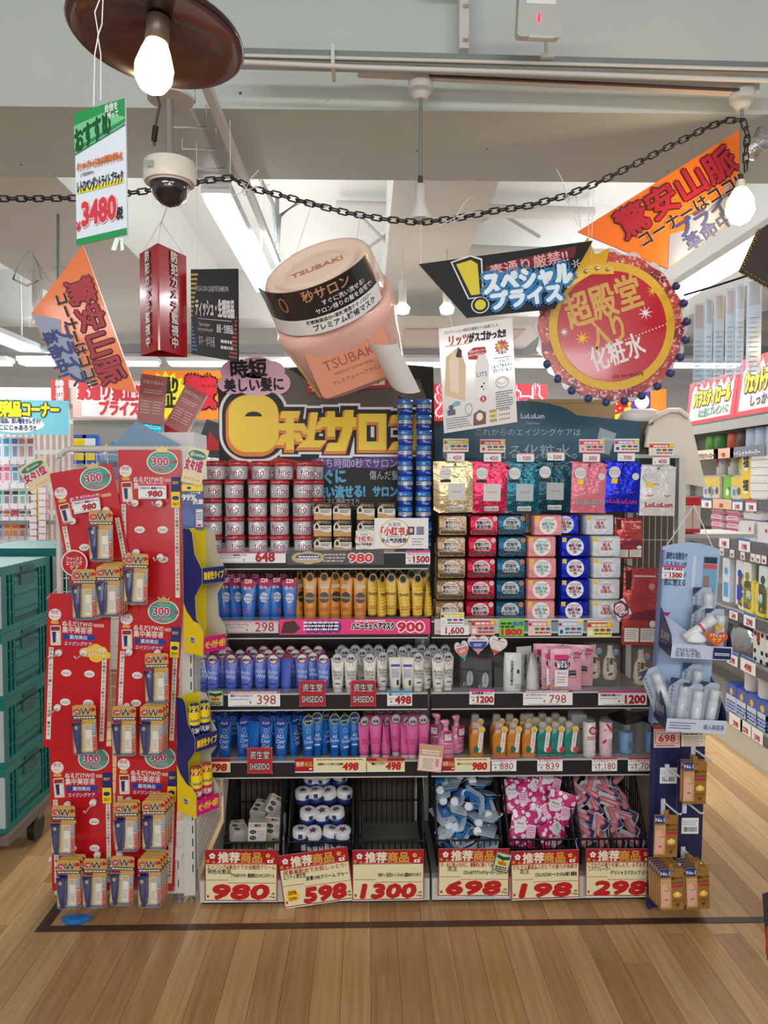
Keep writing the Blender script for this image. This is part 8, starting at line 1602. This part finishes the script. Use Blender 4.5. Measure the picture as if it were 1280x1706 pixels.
# ================================================================ LEFT BACKGROUND
YL = 6.0
bl = thing('lattice_shelving', 'white perforated shelving at the far left hung with packets', 'shelving', at(55, 900, YL+.1)); o0 = Vector(bl.location)
x0, x1 = at(-20, 800, YL).x-o0.x, at(112, 800, YL).x-o0.x; z0 = -o0.z
WH = M((228, 226, 220), .5); SLT = M((204, 166, 150), .6)
MB().box(x0, x1, 0, .04, z0, 2.35+z0, WH).build('panel', bl)
mb = MB()
for r_ in range(9):
    for c_ in range(13): mb.box(x0+.03+c_*.048, x0+.055+c_*.048, -.002, 0, 2.3+z0-r_*.24-.2, 2.3+z0-r_*.24-(.0 if r_ % 3 else .08), SLT)
mb.build('slots', bl)['kind'] = 'stuff'
MB().box(x0, x1, -.3, 0, z0, .5+z0, WH).build('base', bl); MB().box(x0, x1, -.25, -.2, at(0, 868, YL).z-o0.z-.02, at(0, 868, YL).z-o0.z+.01, GAL).build('rail', bl)
def hangpack(px, py, w_, h, c1, c2, lb, Y=YL, g='packets on the left shelving'):
    c = at(px, py, Y); t = thing('hanging_packet', lb, 'packet', (c.x, Y-.02, c.z), group=g); W_ = w_*Y/F; H_ = h*Y/F
    MB().plate(rrect(-W_/2, -H_, W_/2, 0, .008), -.008, .008, M(c1, .35, coat=.3)).build('packet', t); mb = MB(); mb.rect(-W_*.4, -H_*.3, W_*.4, -H_*.08, -.009, M(c2)); mb.rect(-W_*.3, -H_*.85, W_*.3, -H_*.4, -.009, M(tuple((v+200)//2 for v in c2))); mb.build('print', t)
    MB().plate([(-W_*.45, .012), (W_*.45, .012), (W_*.45, .055), (-W_*.45, .055)], -.03, -.028, M((232, 222, 224))).build('price_tag', t)
rn = ('top row', 'second row', 'third row', 'fourth row', 'fifth row', 'lowest row')
for r_, (py, h, cols_) in enumerate(((728, 38, [((226, 232, 240), (110, 150, 200)), ((214, 228, 240), (60, 150, 170)), ((230, 230, 236), (90, 100, 190)), ((236, 226, 220), (200, 120, 100)), ((220, 230, 240), (200, 90, 80))]), (776, 28, [((236, 210, 220), (190, 60, 90)), ((240, 214, 224), (220, 90, 130)), ((200, 220, 230), (60, 110, 150)), ((150, 170, 180), (50, 60, 70)), ((230, 220, 210), (120, 120, 120))]), (816, 26, [((190, 224, 214), (40, 150, 130)), ((226, 200, 210), (60, 70, 90)), ((210, 220, 224), (50, 60, 60)), ((226, 226, 226), (70, 160, 130)), ((214, 214, 210), (60, 60, 60))]), (850, 18, [((210, 214, 224), (80, 90, 120)), ((226, 200, 180), (200, 90, 50)), ((120, 100, 120), (230, 60, 60)), ((220, 220, 220), (90, 80, 80)), ((200, 190, 200), (110, 70, 90))]), (872, 26, [((190, 190, 226), (90, 90, 190)), ((236, 190, 140), (226, 110, 40)), ((240, 180, 120), (230, 90, 30)), ((200, 180, 180), (150, 60, 50)), ((190, 200, 210), (70, 80, 100))]), (904, 22, [((120, 110, 140), (214, 70, 110)), ((70, 70, 110), (220, 80, 120)), ((60, 66, 110), (226, 90, 140)), ((80, 80, 120), (210, 70, 110)), ((120, 120, 140), (90, 90, 120))]))):
    for c_, (a_, b_) in enumerate(cols_): hangpack((0, 13, 27, 39, 53)[c_]+(1 if r_ else 0), py, 12, h, a_, b_, 'small hanging packet on the far left shelving, %s, %s from the left' % (rn[r_], ORD[c_]))
for i in range(7): hangpack(61, 812+i*12, 10, 11, (244, 220, 60), (120, 100, 20), 'yellow ticket packet in the vertical strip, %s from the top' % ORD[i], YL-.1, 'yellow strip packets')
for c_, px in enumerate((60, 75)):
    for i in range(9 if c_ else 4): hangpack(px, (824 if c_ else 872)+i*11.0, 13, 9, (246, 190, 214), (236, 110, 160), 'pink packet in the pink columns, %s column, %s down' % (('left', 'right')[c_], ORD[i]), YL-.12, 'pink packets')
def bsign(x0_, y0_, x1_, y1_, Y, base, draws, lb, rot=0, name='store_sign'):
    c = at((x0_+x1_)/2, (y0_+y1_)/2, Y); W_ = (x1_-x0_)*Y/F; H_ = (y1_-y0_)*Y/F; t = thing(name, lb, 'sign', c, (0, rot, 0)); MB().plate([(-W_/2, -H_/2), (W_/2, -H_/2), (W_/2, H_/2), (-W_/2, H_/2)], -.005, .005, M(base, .4)).build('board', t); mb = MB(); draws(mb, W_, H_); mb.build('lettering', t)
def dz(mb, W, H):
    mb.text('便利品コーナー', -W*.02, H*.05, H*.34, M((244, 232, 40)), -.007, .06, w=W*.8, edge=M((40, 40, 50)), eb=.07); mb.disc(-W*.15, -H*.22, W*.36, -.0062, WHITE, 24, H*.24); mb.text('使い方自由、良い物をセレクト!', -W*.15, -H*.18, H*.13, M((40, 70, 120)), -.008, .03, wm=W*.6); mb.text('ここにじゃあろう!!', -W*.15, -H*.38, H*.13, M((40, 70, 120)), -.008, .03, wm=W*.5)
bsign(-20, 667, 113, 723, 5.8, (130, 210, 226), dz, 'sky blue sign with fat yellow lettering above the far left packets', .02)
def dredl(mb, W, H): mb.text('素通り禁止!!', W*.05, H*.02, H*.38, M((206, 50, 60)), -.007, .05, w=W*.8, edge=WHITE, eb=.08); mb.rect(-W*.3, -H*.45, W*.5, -H*.02, -.0062, M((250, 240, 236))); mb.text('プライス', W*.18, -H*.38, H*.3, M((220, 60, 70)), -.0075, .06, w=W*.5, edge=WHITE, eb=.05)
bsign(112, 634, 240, 697, 6.425, (226, 190, 180), dredl, 'pale red sign with outlined lettering behind the orange flag', .03)
bsign(86, 633, 114, 676, 6.08, (216, 60, 60), lambda mb, W, H: mb.vtext('特売市', 0, H*.45, H*.24, WHITE, -.006, bold=.04), 'narrow red sign with vertical white characters')
def dor(mb, W, H): mb.star(-W*.22, H*.0, H*.38, H*.5, 16, -.006, M((236, 226, 40))); mb.text('素通り', -W*.22, H*.06, H*.26, INK, -.007, .05, wm=W*.3); mb.text('禁止', -W*.22, -H*.24, H*.26, INK, -.007, .05, wm=W*.25); mb.text('驚安', W*.22, -H*.2, H*.5, M((206, 30, 50)), -.007, .07, w=W*.34, edge=BLACK, eb=.05)
bsign(240, 618, 372, 698, 6.425, (244, 130, 30), dor, 'orange sign with yellow burst behind the brochure boxes')
bsign(720, 640, 912, 722, 6.88, (206, 36, 50), lambda mb, W, H: mb.text('ショッピングカート', 0, -H*.1, H*.5, M((240, 60, 80)), -.007, .06, w=W*.9, edge=WHITE, eb=.05), 'red sign showing between the leaflet and the round board')
bsign(1015, 655, 1052, 721, 6.95, (206, 40, 40), lambda mb, W, H: (mb.star(0, H*.1, H*.25, H*.34, 12, -.006, YEL), mb.text('安', 0, 0, H*.3, DRED, -.007, .05)), 'small red sign with a yellow burst under the round board'); bsign(1052, 648, 1110, 690, 6.7, (90, 50, 130), lambda mb, W, H: (mb.rect(W*.05, -H/2, W/2, H/2, -.006, M((244, 130, 40))), mb.disc(-W*.2, 0, H*.3, -.006, M((226, 210, 236)), 14)), 'purple and orange sign under the right of the round board')
# shelves behind, left of the header board
sb = thing('back_shelving', 'white shelving with bottles behind the red boards, left half of the back', 'shelving', (-1.9, 6.45, 0))
MB().box(-1.0, 1.0, 0, .4, 0, 1.45, WH).build('body', sb); MB().box(-1.0, 1.0, .38, .42, 1.45, 2.3, WH).build('back_panel', sb)
for z in (1.72, 2.12): MB().box(-1.0, 1.0, -.02, .4, z, z+.03, STEEL).build('shelf', sb)
for i in range(26):
    px = 200-i*0; x = -2.75+i*.066; h = .10+.05*((i*7) % 5)/5
    mono(MB().lathe([(0, .022), (.004, .026), (h, .026), (h+.02, .012), (h+.045, .012), (h+.05, .010)], M(((226, 230, 234), (210, 216, 224), (236, 236, 236))[i % 3], .25, coat=.4), 12).lathe([(h+.022, .016), (h+.06, .016)], M(((90, 140, 190), (230, 230, 230), (190, 190, 196))[i % 3]), 10), 'lotion_bottle', 'small pale lotion bottle on the back shelf, %s from the left' % (ORD[i] if i < 20 else 'twenty-'+ORD[i-20]), 'bottle', (x, 6.5, 1.7505), group='bottles on the back shelf')
for i, (px, c, c2) in enumerate(((122, (40, 90, 200), YEL), (141, (50, 100, 210), WHITE))):
    mono(MB().plate(rrect(-.06, 0, .06, .24, .012), -.03, .03, M(c, .3, coat=.3)).rect(-.045, .15, .045, .21, -.031, c2).rect(-.04, .03, .04, .09, -.031, YEL), 'blue_refill_pack', 'blue and yellow refill pack behind the rack top, %s' % ('left', 'right')[i], 'refill pack', (at(px, 740, 6.2).x, 6.35, 1.7505), group='blue refill packs')
mono(MB().plate([(-.12, 0), (.14, -.02), (.16, .2), (-.02, .26)], -.01, .01, M((50, 50, 54), .35)).flat([(-.03, .04), (.1, .04), (.12, .1), (.04, .12), (0, .18)], -.011, M((190, 40, 44))), 'dark_card', 'dark card with a red mark leaning behind the pink cloud', 'card', at(350, 760, 5.4))
mono(MB().box(-.22, .22, -.02, .4, -1.74, 0, WH), 'card_plinth', 'plain white plinth under the dark leaning card', 'plinth', (at(352, 760, 5.5).x, 5.4, 1.7625))
# back right: goods on the far wall shelving seen under the round board
sb2 = thing('back_shelving', 'white shelving far behind the right unit, seen over the teal header', 'shelving', (1.6, 6.9, 0)); MB().box(-1.6, 1.35, 0, .4, 0, 2.05, WH).build('body', sb2)
for i, (px, c, h) in enumerate(((925, (226, 210, 214), .12), (945, (236, 236, 240), .14), (965, (214, 224, 236), .12), (985, (236, 214, 206), .13), (1005, (226, 226, 220), .15), (1025, (200, 214, 206), .14), (1045, (236, 226, 230), .13), (1065, (190, 220, 200), .3), (1085, (240, 240, 240), .24), (1100, (220, 230, 236), .2))):
    mono(MB().box(-.05, .05, -.04, .04, 0, h, M(c, .4)).rect(-.04, h*.2, .04, h*.6, -.041, M(tuple(v//2+20 for v in c))), 'far_carton', 'small pale carton far behind under the round board, %s from the left' % ORD[i], 'carton', (at(px, 700, 7).x, 7.02, 2.0505), group='far pale cartons')
for i in range(3): mono(MB().box(-.13, .13, -.06, .06, 0, .055, M(((70, 150, 80), (236, 236, 236), (190, 60, 80))[i], .4)).rect(-.1, .01, .1, .045, -.061, WHITE), 'paper_pack', ('green', 'white', 'red')[i]+' striped pack in the small pile right of the round board', 'pack', (at(1120, 700, 6.6).x+.03*(i % 2), 6.75, 2.06+i*.0555+.0), group='striped packs in a pile')
mono(MB().box(-.16, .16, -.02, .28, -2.05, 0, WH), 'pack_plinth', 'white end cabinet under the striped packs', 'cabinet', (at(1120, 700, 6.6).x, 6.6, 2.0595))
